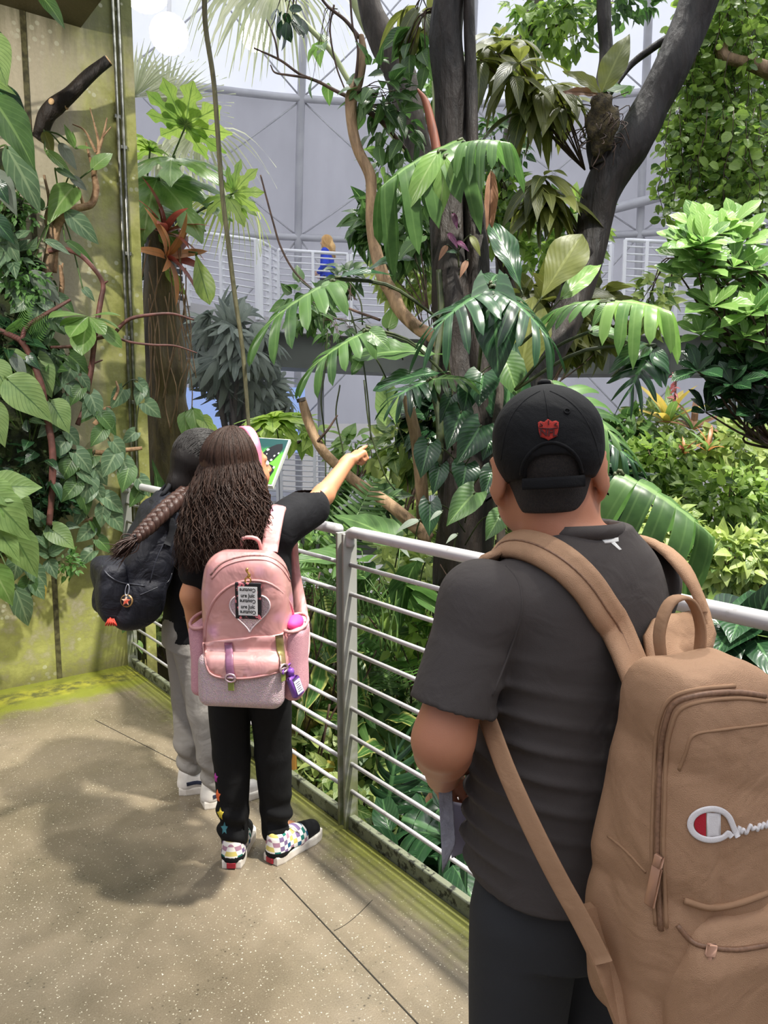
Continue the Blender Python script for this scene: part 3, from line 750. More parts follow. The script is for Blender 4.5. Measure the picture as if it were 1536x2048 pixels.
# ================================================================ girl with long wavy hair and pink backpack
gr = thing('person', 'girl with long brown wavy hair and black clothes pointing over the railing', 'person', (-.425, 2.335, 0), yaw=.12)
g_head = to_local(gr, A(-.452, 2.40, 1.272)); g_ax = head_axes(.80, .12)
g_sh = {1: A(.132, .0, 1.105), -1: A(-.122, 0, 1.10)}
g_wr = to_local(gr, P(697, 922, 2.62)); g_el = (g_sh[1] + g_wr) / 2 + A(.012, 0, -.012)
g_elL = A(-.166, -.03, .885); g_wrL = A(-.168, .02, .69)
g_an = {-1: to_local(gr, G(463, 1735) + A(.0, .045, .075)), 1: to_local(gr, G(543, 1722) + A(.01, .045, .075))}
TOR = [(.56, 0, 0, .122, .088), (.66, 0, 0, .128, .092), (.78, 0, .005, .112, .082), (.93, 0, .01, .128, .088), (1.06, 0, .005, .132, .080), (1.115, 0, 0, .105, .064), (1.15, 0, 0, .055, .05)]
B = Field((-.28, -.2, -.01), (.5, .62, 1.46), .0046)
B.loft(TOR, .02); B.cap(A(0, .0, 1.11), g_head + A(0, -.015, -.06), .044, .042, .03); add_head(B, g_head, g_ax, .97)
for e in (-1, 1):
    hip = A(e * .062, 0, .6); kn = (hip + g_an[e]) / 2 + A(0, .012, .03); B.chain([hip, kn, g_an[e]], [.054, .045, .032], .02); B.cap(g_an[e] - A(0, .01, .02), g_an[e] + A(e * .02, .1, -.045), .032, .028, .02)
B.chain([g_sh[1] - A(.03, 0, .01), g_sh[1], g_el, g_wr], [.034, .034, .033, .022], .02); B.chain([g_sh[-1], g_elL, g_wrL], [.042, .032, .022], .025)
ad = nrm(g_wr - g_el); hd = nrm(ad + A(.25, -.05, -.10))
add_hand(B, g_wr, hd, A(-.1, -.25, -1), A(-1, 0, .2), .92, (.03, 1.25, 1.35, 1.4), .9)
add_hand(B, g_wrL, A(0, .12, -1), A(1, 0, 0), A(0, 1, 0), .9, (.3, .35, .4, .45), .4)
V, Fc = B.mesh(); g_body = mk('body', V, Fc, m_skin_g, gr, local=True); add_eyes(gr, g_body, g_head, g_ax, .97)
nz1 = sm_noise(11, 8, 14, 42)
T_ = Field((-.26, -.18, .58), (.42, .3, 1.2), .005); T_.loft([(.6, 0, 0, .135, .098)] + [(z, x, y, a + .008, b + .008) for z, x, y, a, b in TOR[2:-1]], .02)
T_.cap(g_sh[-1] + A(.03, 0, 0), g_sh[-1] + (g_elL - g_sh[-1]) * .62, .062, .060, .03); T_.cap(g_sh[1] - A(.03, 0, .01), g_sh[1] + (g_el - g_sh[1]) * .60, .070, .064, .03)
T_.disp(lambda x, y, z: .004 * nz1(x, y, z * .6) + .0025 * ridge(nz1)(x, y, z)); V, Fc = T_.mesh(); g_tee = mk('black_tee', V, Fc, m_black_tee, gr, local=True)
nz2 = sm_noise(12, 8, 12, 36)
T_ = Field((-.24, -.17, .06), (.3, .25, .72), .005); T_.loft([(.60, 0, 0, .134, .1), (.64, 0, 0, .136, .1), (.7, 0, 0, .125, .092)], .02)
for e in (-1, 1):
    hip = A(e * .066, 0, .585); kn = (hip + g_an[e]) / 2 + A(0, .006, .03); lo = g_an[e] + A(0, 0, .002); T_.chain([hip, kn, lo + A(0, 0, .09), lo], [.069, .060, .050, .044], .010)
for e in (-1, 1): bunch(T_, g_an[e], .008, 88, .11)
T_.disp(lambda x, y, z: .003 * nz2(x, y, z)); V, Fc = T_.mesh(); g_pants = mk('joggers', V, Fc, m_black_pants, gr, local=True)
# checkered shoes
t = NT('rainbow checker canvas'); uv = t.coord('UV'); ck = t.n('ShaderNodeTexChecker'); ck.inputs['Scale'].default_value = 68; t.l(uv, ck.inputs['Vector']); ck.inputs['Color1'].default_value = lin((228, 224, 220))
ck2 = t.n('ShaderNodeTexWhiteNoise'); sn = t.n('ShaderNodeVectorMath', operation='SNAP'); t.l(uv, sn.inputs[0]); sn.inputs[1].default_value = (1 / 68, 1 / 68, 1); t.l(sn.outputs[0], ck2.inputs['Vector'])
cr = t.n('ShaderNodeValToRGB'); cr.color_ramp.interpolation = 'CONSTANT'; E = cr.color_ramp.elements; E[0].color = lin((40, 92, 130)); E[1].position = .8; E[1].color = lin((205, 190, 110))
for pp, c in ((.2, (30, 110, 100)), (.4, (120, 100, 140)), (.6, (170, 130, 150))): x = E.new(pp); x.color = lin(c)
t.l(ck2.outputs[0], cr.inputs[0]); t.l(cr.outputs[0], ck.inputs['Color2']); m_check = t.done(t.princ(ck.outputs[0], .8, .3))
m_suede = fabric('black suede', (16, 16, 18), (24, 24, 26), .2); m_red = M('dark red rubber tab', (150, 28, 44), rough=.5); m_lace = M('white shoe lace', (225, 220, 216), rough=.8)
def skate_shoe(r, heel, yaw, L=.225):
    up, p, ax = add_shoe(r, heel, yaw, L, (m_check, m_rubber)); s, f, u = ax
    lo, hi = np.minimum(p(-.06, -.1, 0), p(.06, .45, .11)) - .03, np.maximum(p(-.06, -.1, 0), p(.06, .45, .11)) + .03
    H_ = Field(lo, hi, .004); H_.cap(p(0, .14, .034), p(0, .14, .056), .0365, .0345, 0); H_.cap(p(0, .14, .03), p(0, .34, .032), .0365, .035, .01); H_.clip(lambda x, y, z: heel[2] + .02 - z + 0 * x + 0 * y); H_.clip(lambda x, y, z: z - heel[2] - .066 + .35 * ((x - heel[0]) * f[0] + (y - heel[1]) * f[1]))
    V, Fc = H_.mesh(); mk('heel_counter', V, Fc, m_suede, up, local=True)
    H_ = Field(np.minimum(p(-.06, .55, 0), p(.06, 1.05, .1)) - .04, np.maximum(p(-.06, .55, 0), p(.06, 1.05, .1)) + .04, .004); H_.cap(p(0, .66, .036), p(.002, .85, .031), .0375, .0325, .01); H_.clip(lambda x, y, z: heel[2] + .02 - z + 0 * x + 0 * y)
    V, Fc = H_.mesh(); mk('toe_cap', V, Fc, m_suede, up, local=True)
    MB().box(p(0, -.012, .013), A(.014, .004, .009), ax, .001).make('heel_tab', m_red, up, False, local=True)
    mb = MB()
    for i in range(4): b = .36 + .085 * i; mb.tube(spline([p(-.026, b, .068 - .005 * i), p(0, b + .01, .081 - .006 * i), p(.026, b, .068 - .005 * i)], 6), .0028, 5)
    for e in (-1, 1): mb.tube(spline([p(0, .34, .082), p(e * .022, .38, .092), p(e * .032, .46, .066)], 8), .0022, 5)
    mb.make('laces', m_lace, up, local=True)
hl = {-1: to_local(gr, G(463, 1738)), 1: to_local(gr, G(541, 1727))}
for e in (-1, 1): hl[e][2] = 0.001
skate_shoe(gr, hl[-1], -.10); skate_shoe(gr, hl[1], .52)
# star print down the outer left leg
sk = Skin(g_pants)
for (px, py, rr), c in zip(((431, 1556, 7), (435, 1592, 9), (441, 1628, 9), (449, 1657, 9)), ((170, 50, 150), (235, 110, 60), (190, 170, 50), (60, 120, 130))):
    mb = MB(); sk.patch(mb, [(px + rr * (1 if i % 2 == 0 else .5) * math.sin(i * math.pi / 5) * .8, py - rr * 1.5 * (1 if i % 2 == 0 else .5) * math.cos(i * math.pi / 5)) for i in range(10)], .0015, 4)
    mb.make('star_print', M('star print %d' % px, c, rough=.7), g_pants)
# hair: a soft inner mass and long wavy locks
def hair_mass(c, ax, r, drop, name, mat, root, grow=.014, extra=None, face=.03, h=.006):
    s, f, u = ax; H_ = Field(c - A(.2, .2, drop + .05), c + A(.2, .2, .16), h)
    H_.ell(c + u * .03 - f * .012, A(.073, .092, .086) * r + grow, ax, .02)
    if extra: extra(H_)
    H_.clip(lambda x, y, z: ((x - c[0]) * f[0] + (y - c[1]) * f[1] + (z - c[2]) * f[2]) - face - .9 * np.maximum((x - c[0]) * u[0] + (y - c[1]) * u[1] + (z - c[2]) * u[2] - .0, 0) + 0 * x)
    V, Fc = H_.mesh(); return mk(name, V, Fc, mat, root, local=True)
s_, f_, u_ = g_ax
def ex(H_): H_.chain([g_head - f_ * .03 + u_ * .01, g_head + A(0, -.055, -.10), g_head + A(.0, -.085, -.22)], [.09, .098, .08], .03)
hm = hair_mass(g_head, g_ax, .97, .35, 'hair', m_hair, gr, .000, ex)
def locks(root, c, ax, n, L, flare, mat, name, wave=.010, rad=.0021, seed=1, az=(-2.2, 2.2), back=None, R=.097, fmid=1.0, parent=None):
    """long hair locks from the crown over the skull and down"""
    r = np.random.RandomState(seed); mb = MB(); s, f, u = ax; m = 22; Vs, n_s = [], 3
    for i in range(n):
        a = r.uniform(*az); ca, sa = math.cos(a), math.sin(a); lay = r.uniform(0, 1)
        d = -f * ca + s * sa; length = L * r.uniform(.80, 1.04) * (1 - .22 * abs(a) / 2.2); pts = []
        top = r.uniform(.05, .9); ph, fr = r.uniform(0, 6.28), r.uniform(45, 75); g2 = nrm(np.cross(d, A(0, 0, 1))); bulge = r.uniform(.9, 1.12)
        for t in np.linspace(0, 1, m):
            if t < .3:
                th = top + (1.62 - top) * t / .3; q = c + u * (.028 + (.096 + .012 * lay) * math.cos(th)) + d * (R * (.93 if abs(a) > 1 else 1.0) + .012 * lay) * math.sin(th) - f * .008; e0 = q
            else:
                tt = (t - .3) / .7; q = e0 + A(0, 0, -length * tt) + d * (flare * math.sin(min(tt * 1.4, 1.57)) * (.4 + .8 * lay)) * bulge
                if back is not None: q = q + back * tt
                wv = wave * min(1, tt * 2.2 + .15) * (.5 + lay); q = q + g2 * wv * math.sin(ph + fr * length * tt) + d * wv * .7 * math.cos(ph * 1.7 + fr * 1.13 * length * tt)
            pts.append(q)
        pts = np.array(pts); rr = rad * r.uniform(.7, 1.5) * np.interp(np.linspace(0, 1, m), [0, .2, .8, 1], [.6, 1, .9, .15]); Vv, Fv, Uv = tube(pts, rr, 3, False); Vs.append(Vv)
    F0 = np.array(Fv); N = len(Vs[0]); F = np.concatenate([F0 + i * N for i in range(n)]); return mk(name, np.concatenate(Vs), F, mat, root if parent is None else parent, local=True)
locks(gr, g_head, g_ax, 3600, .30, .052, m_hair, 'wavy_locks', .0115, .0016, 3, (-2.0, 1.85), A(.012, -.085, 0), parent=hm)
m_pinkband = M('pink satin headband', (226, 128, 150), (205, 100, 128), 30, .35)
hb = [];
for a in np.linspace(-1.75, 1.75, 26): hb.append(g_head + s_ * .0885 * math.sin(a) + u_ * (.022 + .100 * math.cos(a)) + f_ * (.018 + .018 * math.cos(a)))
mb = MB(); hb = np.array(hb); strap(mb, hb, np.array([nrm(q - g_head - u_ * .02 - f_ * .03) for q in hb]), .03, .006); mb.make('headband', m_pinkband, gr, local=True)
# ---- pink backpack
def holo(name, c1, c2, c3):
    t = NT(name); co = t.coord(); a = t.noise(co, 5, 3, .5, dist=1.2); b = t.noise(co, 9, 2); col = t.mix(t.ramp(a, .35, .65), lin(c1), lin(c2)); col = t.mix(t.ramp(b, .55, .75), col, lin(c3))
    return t.done(t.princ(col, .34, .6, .35, t.bump(t.noise(co, 11, 3, .5, dist=.8), .35, .02), **{'Coat Weight': .5, 'Coat Roughness': .15, 'Thin Film Thickness': 380.0, 'Thin Film IOR': 1.5}))
m_pink = holo('pearly pink leatherette', (226, 168, 164), (214, 152, 150), (222, 160, 190)); m_pink2 = M('dusty pink piping', (196, 142, 140), rough=.45); m_pmesh = M('pink mesh pocket', (222, 166, 176), (204, 146, 158), 400, .7, bump=.5, bscale=600); m_zip = M('rose zipper tape', (170, 120, 116), (120, 96, 92), 200, .5)
m_gold = M('gold clasp', (214, 170, 96), rough=.25, metal=.9); m_holo = holo('holographic strap', (150, 96, 130), (130, 120, 60), (190, 130, 190)); m_chrome = M('pinkish chrome buckle', (220, 190, 196), rough=.2, metal=.8)
t = NT('pink glitter'); co = t.coord(); vo = t.n('ShaderNodeTexVoronoi'); vo.inputs['Scale'].default_value = 420; t.l(co, vo.inputs['Vector']); cr = t.n('ShaderNodeHueSaturation'); cr.inputs['Saturation'].default_value = .5
t.l(t.mix(.80, vo.outputs['Color'], lin((214, 140, 156))), cr.inputs['Color']); m_glit = t.done(t.princ(cr.outputs[0], .35, .6, .1, t.bump(vo.outputs['Distance'], .8, .003)))
pb = thing('backpack', 'shiny pink backpack with glitter heart worn by the girl with wavy hair', 'backpack', (-.386, 2.135, .632), yaw=.13)
bz = A(0, 0, .215)
BK = Field((-.22, -.16, -.03), (.22, .16, .52), .005)
def wp(q):
    x, y, z = q; top = np.clip((z - .05) / .19, 0, 1.2); return [x * (1 + .42 * top ** 2.2), (y + .02 * top) * (1 + .55 * top ** 2) , z]
BK.rbox(bz, A(.128, .072, .212), .05, None, 0, warp=wp); bn = sm_noise(21, 6, 12, 30); BK.disp(lambda x, y, z: .0028 * bn(x, y, z)); V, Fc = BK.mesh(); pk = mk('bag_body', V, Fc, m_pink, pb, local=True)
PK = Field((-.2, -.2, -.02), (.2, .02, .25), .005); PK.rbox(A(0, -.075, .078), A(.121, .036, .078), .03, None, 0); PK.disp(lambda x, y, z: .002 * bn(z, x, y)); V, Fc = PK.mesh(); fp = mk('front_pocket', V, Fc, m_glit, pb, local=True)
for e in (-1, 1):
    Q = Field((e * .15 - .07, -.1, 0), (e * .15 + .07, .1, .26), .005); Q.rbox(A(e * .135, .005, .115), A(.026, .058, .105), .022, None, 0, warp=lambda q: [q[0] - e * .012 * (q[2] > 0) * q[2] * 8, q[1], q[2]]); Q.disp(lambda x, y, z: .003 * bn(x, y, z)); V, Fc = Q.mesh(); so = mk('side_pocket', V, Fc, m_pmesh, pb, local=True)
    rim = [A(e * .135 + .034 * math.cos(a), .005 + .062 * math.sin(a), .222 + .01 * math.sin(a)) for a in np.linspace(0, 6.283, 20)]; MB().tube(rim, .005, 6, False).make('pocket_trim', m_pink2, so, local=True)
    if e > 0: FF = Field((.08, -.06, .15), (.2, .08, .26), .005); FF.ell(A(.135, .0, .225), A(.024, .045, .02), None, 0); V, Fc = FF.mesh(); mk('pocket_lining', V, Fc, M('hot pink lining', (236, 70, 150), rough=.7), so, local=True)
sk = Skin(pk)
def line(sk, pts, r, name, mat, parent, n=30, off=0.0): q, N = sk.path(pts, off, n); return MB().tube(q, r, 6).make(name, mat, parent)
line(sk, [(410, 1282), (413, 1240), (428, 1200), (462, 1170), (502, 1161), (545, 1168), (580, 1205), (594, 1250), (597, 1275)], .0045, 'front_piping', m_pink2, pk)
line(sk, [(421, 1150), (445, 1125), (490, 1112), (535, 1113), (565, 1130), (582, 1155)], .003, 'zipper', m_zip, pk); line(sk, [(423, 1158), (447, 1133), (490, 1120), (535, 1121), (563, 1138), (580, 1162)], .003, 'zipper', m_pink2, pk)
sk2 = Skin(pk, fp)
mb = MB(); flap = [(410, 1284), (440, 1280), (505, 1273), (560, 1268), (601, 1260), (603, 1300), (602, 1322), (590, 1332), (565, 1340), (530, 1350), (490, 1356), (450, 1355), (428, 1350), (416, 1338), (411, 1310)]
sk2.patch(mb, flap, .006, 9); fo = mb.make('pocket_flap', m_pink, pb); sk3 = Skin(fo)
line(sk2, flap[6:] + [flap[0]], .0035, 'flap_piping', m_pink2, fo, 30, .005)
for pts, bx in (([(459, 1283), (460, 1300), (461, 1330), (464, 1352)], (464, 1353)), ([(556, 1268), (558, 1290), (560, 1315), (561, 1334)], (561, 1335))):
    q, N = sk2.path(pts, .0095, 10); mb = MB(); strap(mb, q, N, .023, .0035); so = mb.make('buckle_strap', m_holo, pb)
    c, n_ = sk2.hit(*bx); u2 = nrm(A(0, 0, 1) - n_ * n_[2]); r2 = np.cross(u2, n_); mb = MB(); c = c + n_ * .013
    mb.tube([c + r2 * .014 * math.cos(a) + u2 * .011 * math.sin(a) for a in np.linspace(0, 6.283, 15)], .0032, 6, False); mb.box(c, A(.013, .002, .002), np.array([r2, u2, n_])); mb.make('buckle', m_chrome, so)
    MB().box(c - u2 * .022 - n_ * .004, A(.0085, .015, .0015), np.array([r2, u2, n_]), .0012).make('strap_tip', M('iridescent green strap tip %d' % bx[0], (150, 160, 84), rough=.25, metal=.4), so, False)
hp = []
for a in np.linspace(0, 6.283, 29)[:-1]: hx = 16 * math.sin(a) ** 3; hy = 13 * math.cos(a) - 5 * math.cos(2 * a) - 2 * math.cos(3 * a) - math.cos(4 * a); hp.append((500 + hx * 2.55, 1221 - hy * 2.6))
mb = MB(); sk.patch(mb, hp, .0025, 6); ht = mb.make('glitter_heart', m_glit, pb); q, N = sk.path(hp + [hp[0]], .002, 50); MB().tube(q, .0026, 5).make('heart_border', M('silvery heart border', (214, 196, 200), rough=.4), ht)
for e in (-1, 1):   # shoulder straps over the shoulders
    sp = [A(e * .05, .05, .415), A(e * .072 - .02, .10, .49), A(e * .08 - .035, .17, .522), A(e * .085 - .04, .24, .51), A(e * .085 - .04, .30, .42), A(e * .09 - .04, .315, .3), A(e * .115 - .03, .27, .17), A(e * .135 - .02, .16, .1), A(e * .12, .06, .05)]
    q = spline(sp, 30); cc = A(-.03, .18, .32); N = np.array([nrm((p - cc) * A(.25, 1, 1)) for p in q]); mb = MB(); strap(mb, q, N, .05, .011); mb.make('shoulder_strap', m_pink, pb, local=True)
mb = MB(); mb.tube(spline([A(-.03, .045, .41), A(-.022, .03, .455), A(.022, .03, .455), A(.03, .045, .41)], 12), .006, 6); mb.make('grab_handle', m_pink2, pb, local=True)
# card holder hanging on the bag
c0, n0 = sk.hit(500, 1198); ch = thing('card_holder', 'black floral card holder with gothic lettering clipped to the pink backpack', 'card holder', c0 + n0 * .016)
u2 = nrm(A(0.01, 0, 1) - n0 * n0[2] * .5); r2 = nrm(np.cross(u2, n0)); ax2 = np.array([r2, u2, np.cross(r2, u2)]); cc = c0 + n0 * .016
t = NT('black and pink floral print'); co = t.coord(); n = t.noise(co, 70, 3); m_flor = t.done(t.princ(t.mix(t.ramp(n, .56, .62), lin((24, 22, 26)), lin((226, 120, 130))), .3))
MB().box(cc, A(.036, .051, .0045), ax2, .002).make('holder_frame', m_flor, ch, False); win = MB().box(cc + ax2[2] * .0045, A(.0265, .040, .0012), ax2).make('holder_window', M('white card', (232, 228, 226), rough=.3), ch, False)
m_ink = M('black lettering', (18, 18, 20), rough=.5)
for i, (tx, fl) in enumerate((('Couture', 1), ('ure Juic', 0), ('Couture', 1), ('ure Juic', 0), ('Couture', 1))):
    Vt, Ft = text_mesh(tx, .0135, .0003, True); Vt = Vt * A(.95 if fl else .95, 1.1, 1); sg = -1 if fl else 1
    Vt = Vt[np.argsort(np.arange(len(Vt)))]; mk('lettering', place(Vt, cc + ax2[2] * .0062 + u2 * (.031 - .0155 * i), r2 * sg, u2 * sg), Ft, m_ink, win, smooth=False)
mb = MB(); tp = cc + u2 * .051; mb.tube([tp + r2 * .008 * math.cos(a) + u2 * (.006 + .008 * math.sin(a)) for a in np.linspace(0, 6.283, 13)], .0022, 6, False); mb.tube(spline([tp + u2 * .014, tp + u2 * .022 + r2 * .004, tp + u2 * .032 - r2 * .003, tp + u2 * .04], 8), [.0035, .005, .0045, .003, .003, .004, .004, .002], 6); mb.make('clasp', m_gold, ch)
# small purple bottle charm
c0, n0 = sk2.hit(577, 1368); pbm = thing('bottle_charm', 'small purple bottle charm hanging from right buckle of pink backpack', 'keychain', c0 + n0 * .022); cc = c0 + n0 * .024; tilt = nrm(A(-.32, -.05, 1)); r2 = nrm(np.cross(tilt, n0)); ax2 = np.array([r2, tilt, np.cross(r2, tilt)])
m_pur = M('purple translucent plastic', (136, 84, 178), (116, 68, 160), 20, .25); MB().box(cc, A(.021, .031, .011), ax2, .006).make('bottle', m_pur, pbm); MB().tube([cc + tilt * .030, cc + tilt * .036, cc + tilt * .038, cc + tilt * .05, cc + tilt * .052], [.008, .008, .011, .011, .006], 12).make('cap', m_pur, pbm)
lb = MB().box(cc + ax2[2] * .011 - tilt * .003, A(.013, .019, .0012), ax2).make('bottle_label', M('pale label', (220, 216, 226), rough=.4), pbm, False)
mb = MB()
for i in range(5): mb.box(cc + ax2[2] * .0125 - tilt * .003 + tilt * (.012 - .006 * i), A(.009 - .002 * (i % 2), .0012, .0003), ax2)
mb.make('print_lines', M('grey print', (110, 104, 120)), lb, False)
tp = cc + tilt * .052; e0, _ = sk2.hit(561, 1336, .012); MB().tube(spline([tp, tp + r2 * .012 + tilt * .01, e0 + r2 * .006, e0, e0 - r2 * .010 - tilt * .01, tp - r2 * .008, tp], 20), .0026, 6).make('loop_strap', m_pur, pbm)
# ================================================================ girl with the braid and black backpack
br = thing('person', 'girl with a long dark braid, grey sweatpants and white sneakers by the railing', 'person', (-.715, 2.79, 0), yaw=1.08)
b_head = to_local(br, A(-.665, 2.83, 1.262)); b_ax = head_axes(-.05, -.05); bs_, bf_, bu_ = b_ax
b_an = {1: A(.055, .01, .075), -1: A(-.055, -.07, .075)}
b_an[1] = to_local(br, G(405, 1612) + A(.045, .02, .08)); b_an[-1] = to_local(br, G(362, 1586) + A(.035, .03, .08))
for e in (-1, 1): b_an[e][2] = .075
TORB = [(.58, 0, 0, .112, .08), (.66, 0, 0, .12, .088), (.78, 0, .01, .118, .09), (.93, 0, .02, .13, .09), (1.05, 0, .02, .13, .08), (1.10, 0, .02, .1, .062), (1.13, 0, .02, .055, .05)]
B = Field((-.30, -.22, -.01), (.30, .34, 1.42), .0055)
B.loft(TORB, .02); B.cap(A(0, .02, 1.09), b_head + A(0, -.012, -.06), .044, .042, .03); add_head(B, b_head, b_ax, .96)
for e in (-1, 1):
    hip = A(e * .064, 0, .58); kn = (hip + b_an[e]) / 2 + A(0, .02, .03); B.chain([hip, kn, b_an[e]], [.052, .045, .032], .02); B.cap(b_an[e] - A(0, .01, .02), b_an[e] + A(0, .1, -.045), .032, .028, .02)
b_sh = {e: A(e * .135, .02, 1.075) for e in (-1, 1)}; b_el = {e: A(e * .165, .03, .87) for e in (-1, 1)}; b_wr = {e: A(e * .085, .155, .86 + .03 * e) for e in (-1, 1)}
for e in (-1, 1):
    B.chain([b_sh[e], b_el[e], b_wr[e]], [.042, .032, .022], .025); add_hand(B, b_wr[e], A(-e, .1, .1), A(0, -1, 0), A(0, 0, 1), .9, (.4, .45, .5, .5), .4)
V, Fc = B.mesh(); b_body = mk('body', V, Fc, m_skin_g, br, local=True); add_eyes(br, b_body, b_head, b_ax, .96)
T_ = Field((-.27, -.18, .6), (.27, .3, 1.16), .006); T_.loft([(.62, 0, 0, .142, .110)] + [(z, x, y, a + .008, b + .008) for z, x, y, a, b in TORB[2:-1]], .02)
for e in (-1, 1): T_.cap(b_sh[e], b_sh[e] + (b_el[e] - b_sh[e]) * .9, .055, .052, .03)
T_.disp(lambda x, y, z: .004 * nz1(x, y, z)); V, Fc = T_.mesh(); mk('black_tee', V, Fc, m_black_tee, br, local=True)
T_ = Field((-.26, -.24, .05), (.26, .3, .72), .005); T_.loft([(.59, 0, 0, .138, .108), (.64, 0, 0, .138, .108), (.7, 0, 0, .126, .096)], .02)
for e in (-1, 1):
    hip = A(e * .068, -.01, .58); kn = (hip + b_an[e]) / 2 + A(0, .01, .03); lo = b_an[e] + A(0, 0, .004); T_.chain([hip, kn, lo + A(0, 0, .12), lo + A(0, 0, .045), lo], [.076, .070, .062, .050, .043], .015)
for e in (-1, 1): bunch(T_, b_an[e], .006, 80, .11)
nz3 = sm_noise(15, 9, 9, 40, (1, 1, .45)); T_.disp(lambda x, y, z: .0045 * nz3(x, y, z)); V, Fc = T_.mesh(); mk('sweatpants', V, Fc, m_grey_pants, br, local=True)
m_wshoe = M('white sneaker leather', (222, 218, 212), (206, 200, 194), 20, .5); m_navy = M('navy stripe', (34, 40, 62), rough=.6); m_sock = fabric('navy sock', (54, 60, 84), (44, 50, 70), .2)
for e in (-1, 1):
    hl_ = A(b_an[e][0], b_an[e][1] - .05, .001); yw = (.0 if e > 0 else .25); up, p, ax = add_shoe(br, hl_, yw, .225, (m_wshoe, m_rubber))
    so = Skin(up); s, f, u = ax
    for sd in (-1, 1):
        q = []; 
        for b, z in ((.12, .05), (.3, .052), (.45, .04), (.6, .034)):
            w = p(sd * .08, b, z); r_ = br; c_, s_2 = math.cos(br.rotation_euler[2]), math.sin(br.rotation_euler[2]); wd = A(w[0] * c_ - w[1] * s_2, w[0] * s_2 + w[1] * c_, w[2]) + A(*br.location); q.append(so.near(wd, .001))
        mb = MB(); strap(mb, spline([a for a, _ in q], 10), [nrm(v) for v in spline([b for _, b in q], 10)], .014, .0016); mb.make('side_stripe', m_navy, up)
    ring = [p((.036) * math.cos(a) * 1.12, .5 + .5 * math.sin(a) * 1.03, .0215) for a in np.linspace(0, 6.283, 30)]
    FF = Field(b_an[e] - .06, b_an[e] + .06, .004); FF.cap(b_an[e] - A(0, 0, .02), b_an[e] + A(0, 0, .02), .037, .037, 0); V, Fc = FF.mesh(); mk('sock', V, Fc, m_sock, br, local=True)
# tied back hair and braid
hm2 = hair_mass(b_head, b_ax, .96, .2, 'hair', m_hair_bk, br, .012, lambda H_: H_.chain([b_head - bf_ * .05 - bu_ * .01, b_head - bf_ * .085 - bu_ * .085, b_head - bf_ * .10 - bu_ * .125], [.07, .045, .022], .03), .035)
rr = np.random.RandomState(18); Vs = []; cH = b_head + bu_ * .028 - bf_ * .010; rad_ = A(.082, .102, .096); tie = nrm(A(0, -.72, -.70))
for i in range(420):
    d0 = nrm(A(rr.uniform(-1, 1), rr.uniform(-.2, .62), rr.uniform(-.1, 1.0))); pts = []
    for tt in np.linspace(0, 1, 12):
        d = nrm(d0 * (1 - tt) + tie * tt + A(0, 0, .25) * math.sin(tt * 3.14) * .6); d = d + rr.normal(size=3) * .004; pts.append(cH + (bs_ * d[0] * rad_[0] + bf_ * d[1] * rad_[1] + bu_ * d[2] * rad_[2]) * (1.0 + .03 * rr.uniform()))
    Vv, Fv, Uv = tube(spline(pts, 12), .0022, 3, False); Vs.append(Vv)
N = len(Vs[0]); mk('combed_strands', np.concatenate(Vs), np.concatenate([np.array(Fv) + i * N for i in range(420)]), m_hair_bk, hm2, local=True)
bw = [P(378, 965, 2.76), P(372, 985, 2.73), P(350, 1003, 2.66), P(320, 1030, 2.57), P(292, 1058, 2.50), P(270, 1078, 2.46)]
bp = np.array([to_local(br, q) for q in bw]); bp = np.vstack([[b_head - bf_ * .095 - bu_ * .11], bp[1:]]); bq = spline(bp, 130); Tn, Nn, Bn = frames(bq, A(0, 0, 1))
mb = MB(); sw = interp([.015, .019, .019, .017, .012], 130)
for i in range(3):
    ph = np.linspace(0, 1, 130) * 2 * np.pi * 5.2 + i * 2 * np.pi / 3; c = bq + Bn * (np.sin(ph) * sw)[:, None] + Nn * (np.sin(2 * ph) * sw * .55)[:, None]; mb.tube(c, sw * .78, 8, True)
bd = mb.make('braid', m_braid, br, local=True)
MB().tube([bq[-6], bq[-1]], .014, 10).make('hair_tie', m_suede, bd, local=True)
rr = np.random.RandomState(8); Vs = []
e0 = bq[-1]; e1 = to_local(br, P(228, 1110, 2.42))
for i in range(160):
    j = rr.normal(size=3) * .005; j2 = rr.normal(size=3) * .014; Vv, Fv, Uv = tube(spline([e0 + j, (e0 + e1) / 2 + j * 1.5 + j2 * .6, e1 + j2 + (e1 - e0) * rr.uniform(-.3, .12)], 7), [.0016, .0022, .0022, .002, .0015, .001, .0004], 3, False); Vs.append(Vv)
N = len(Vs[0]); mk('braid_tail', np.concatenate(Vs), np.concatenate([np.array(Fv) + i * N for i in range(160)]), m_braid, bd, local=True)
# black backpack
m_blk = fabric('black nylon canvas', (22, 23, 31), (32, 33, 42), .9, 15, 700, .5); m_blk2 = fabric('black webbing', (26, 27, 32), (20, 20, 24), .2, 20, 500, .8); m_dzip = M('dark zipper', (40, 42, 52), rough=.4)
kb = thing('backpack', 'bulky black backpack with round star badge worn by the girl with braid', 'backpack', to_local(br, A(0, 0, 0)) * 0 + A(-.715, 2.79, .70), yaw=1.08)
kn_ = sm_noise(31, 9, 10, 34)
BK = Field((-.24, -.48, -.05), (.24, .02, .52), .006)
BK.rbox(A(0, -.165, .22), A(.155, .090, .228), .07, None, 0, warp=lambda q: [q[0] * (1 + .25 * np.clip(q[2] / .22, 0, 1.2) ** 2), (q[1] - .075 * np.clip(q[2] / .22, -1, 1.2) - .01) * (1 + .35 * np.clip(q[2] / .22, 0, 1.2)), q[2] - .03 * (q[1] < -9)])
BK.disp(lambda x, y, z: .010 * kn_(x, y, z) + .007 * ridge(kn_)(1.5 * y, 1.4 * z, 1.5 * x)); V, Fc = BK.mesh(); kbody = mk('bag_body', V, Fc, m_blk, kb, local=True)
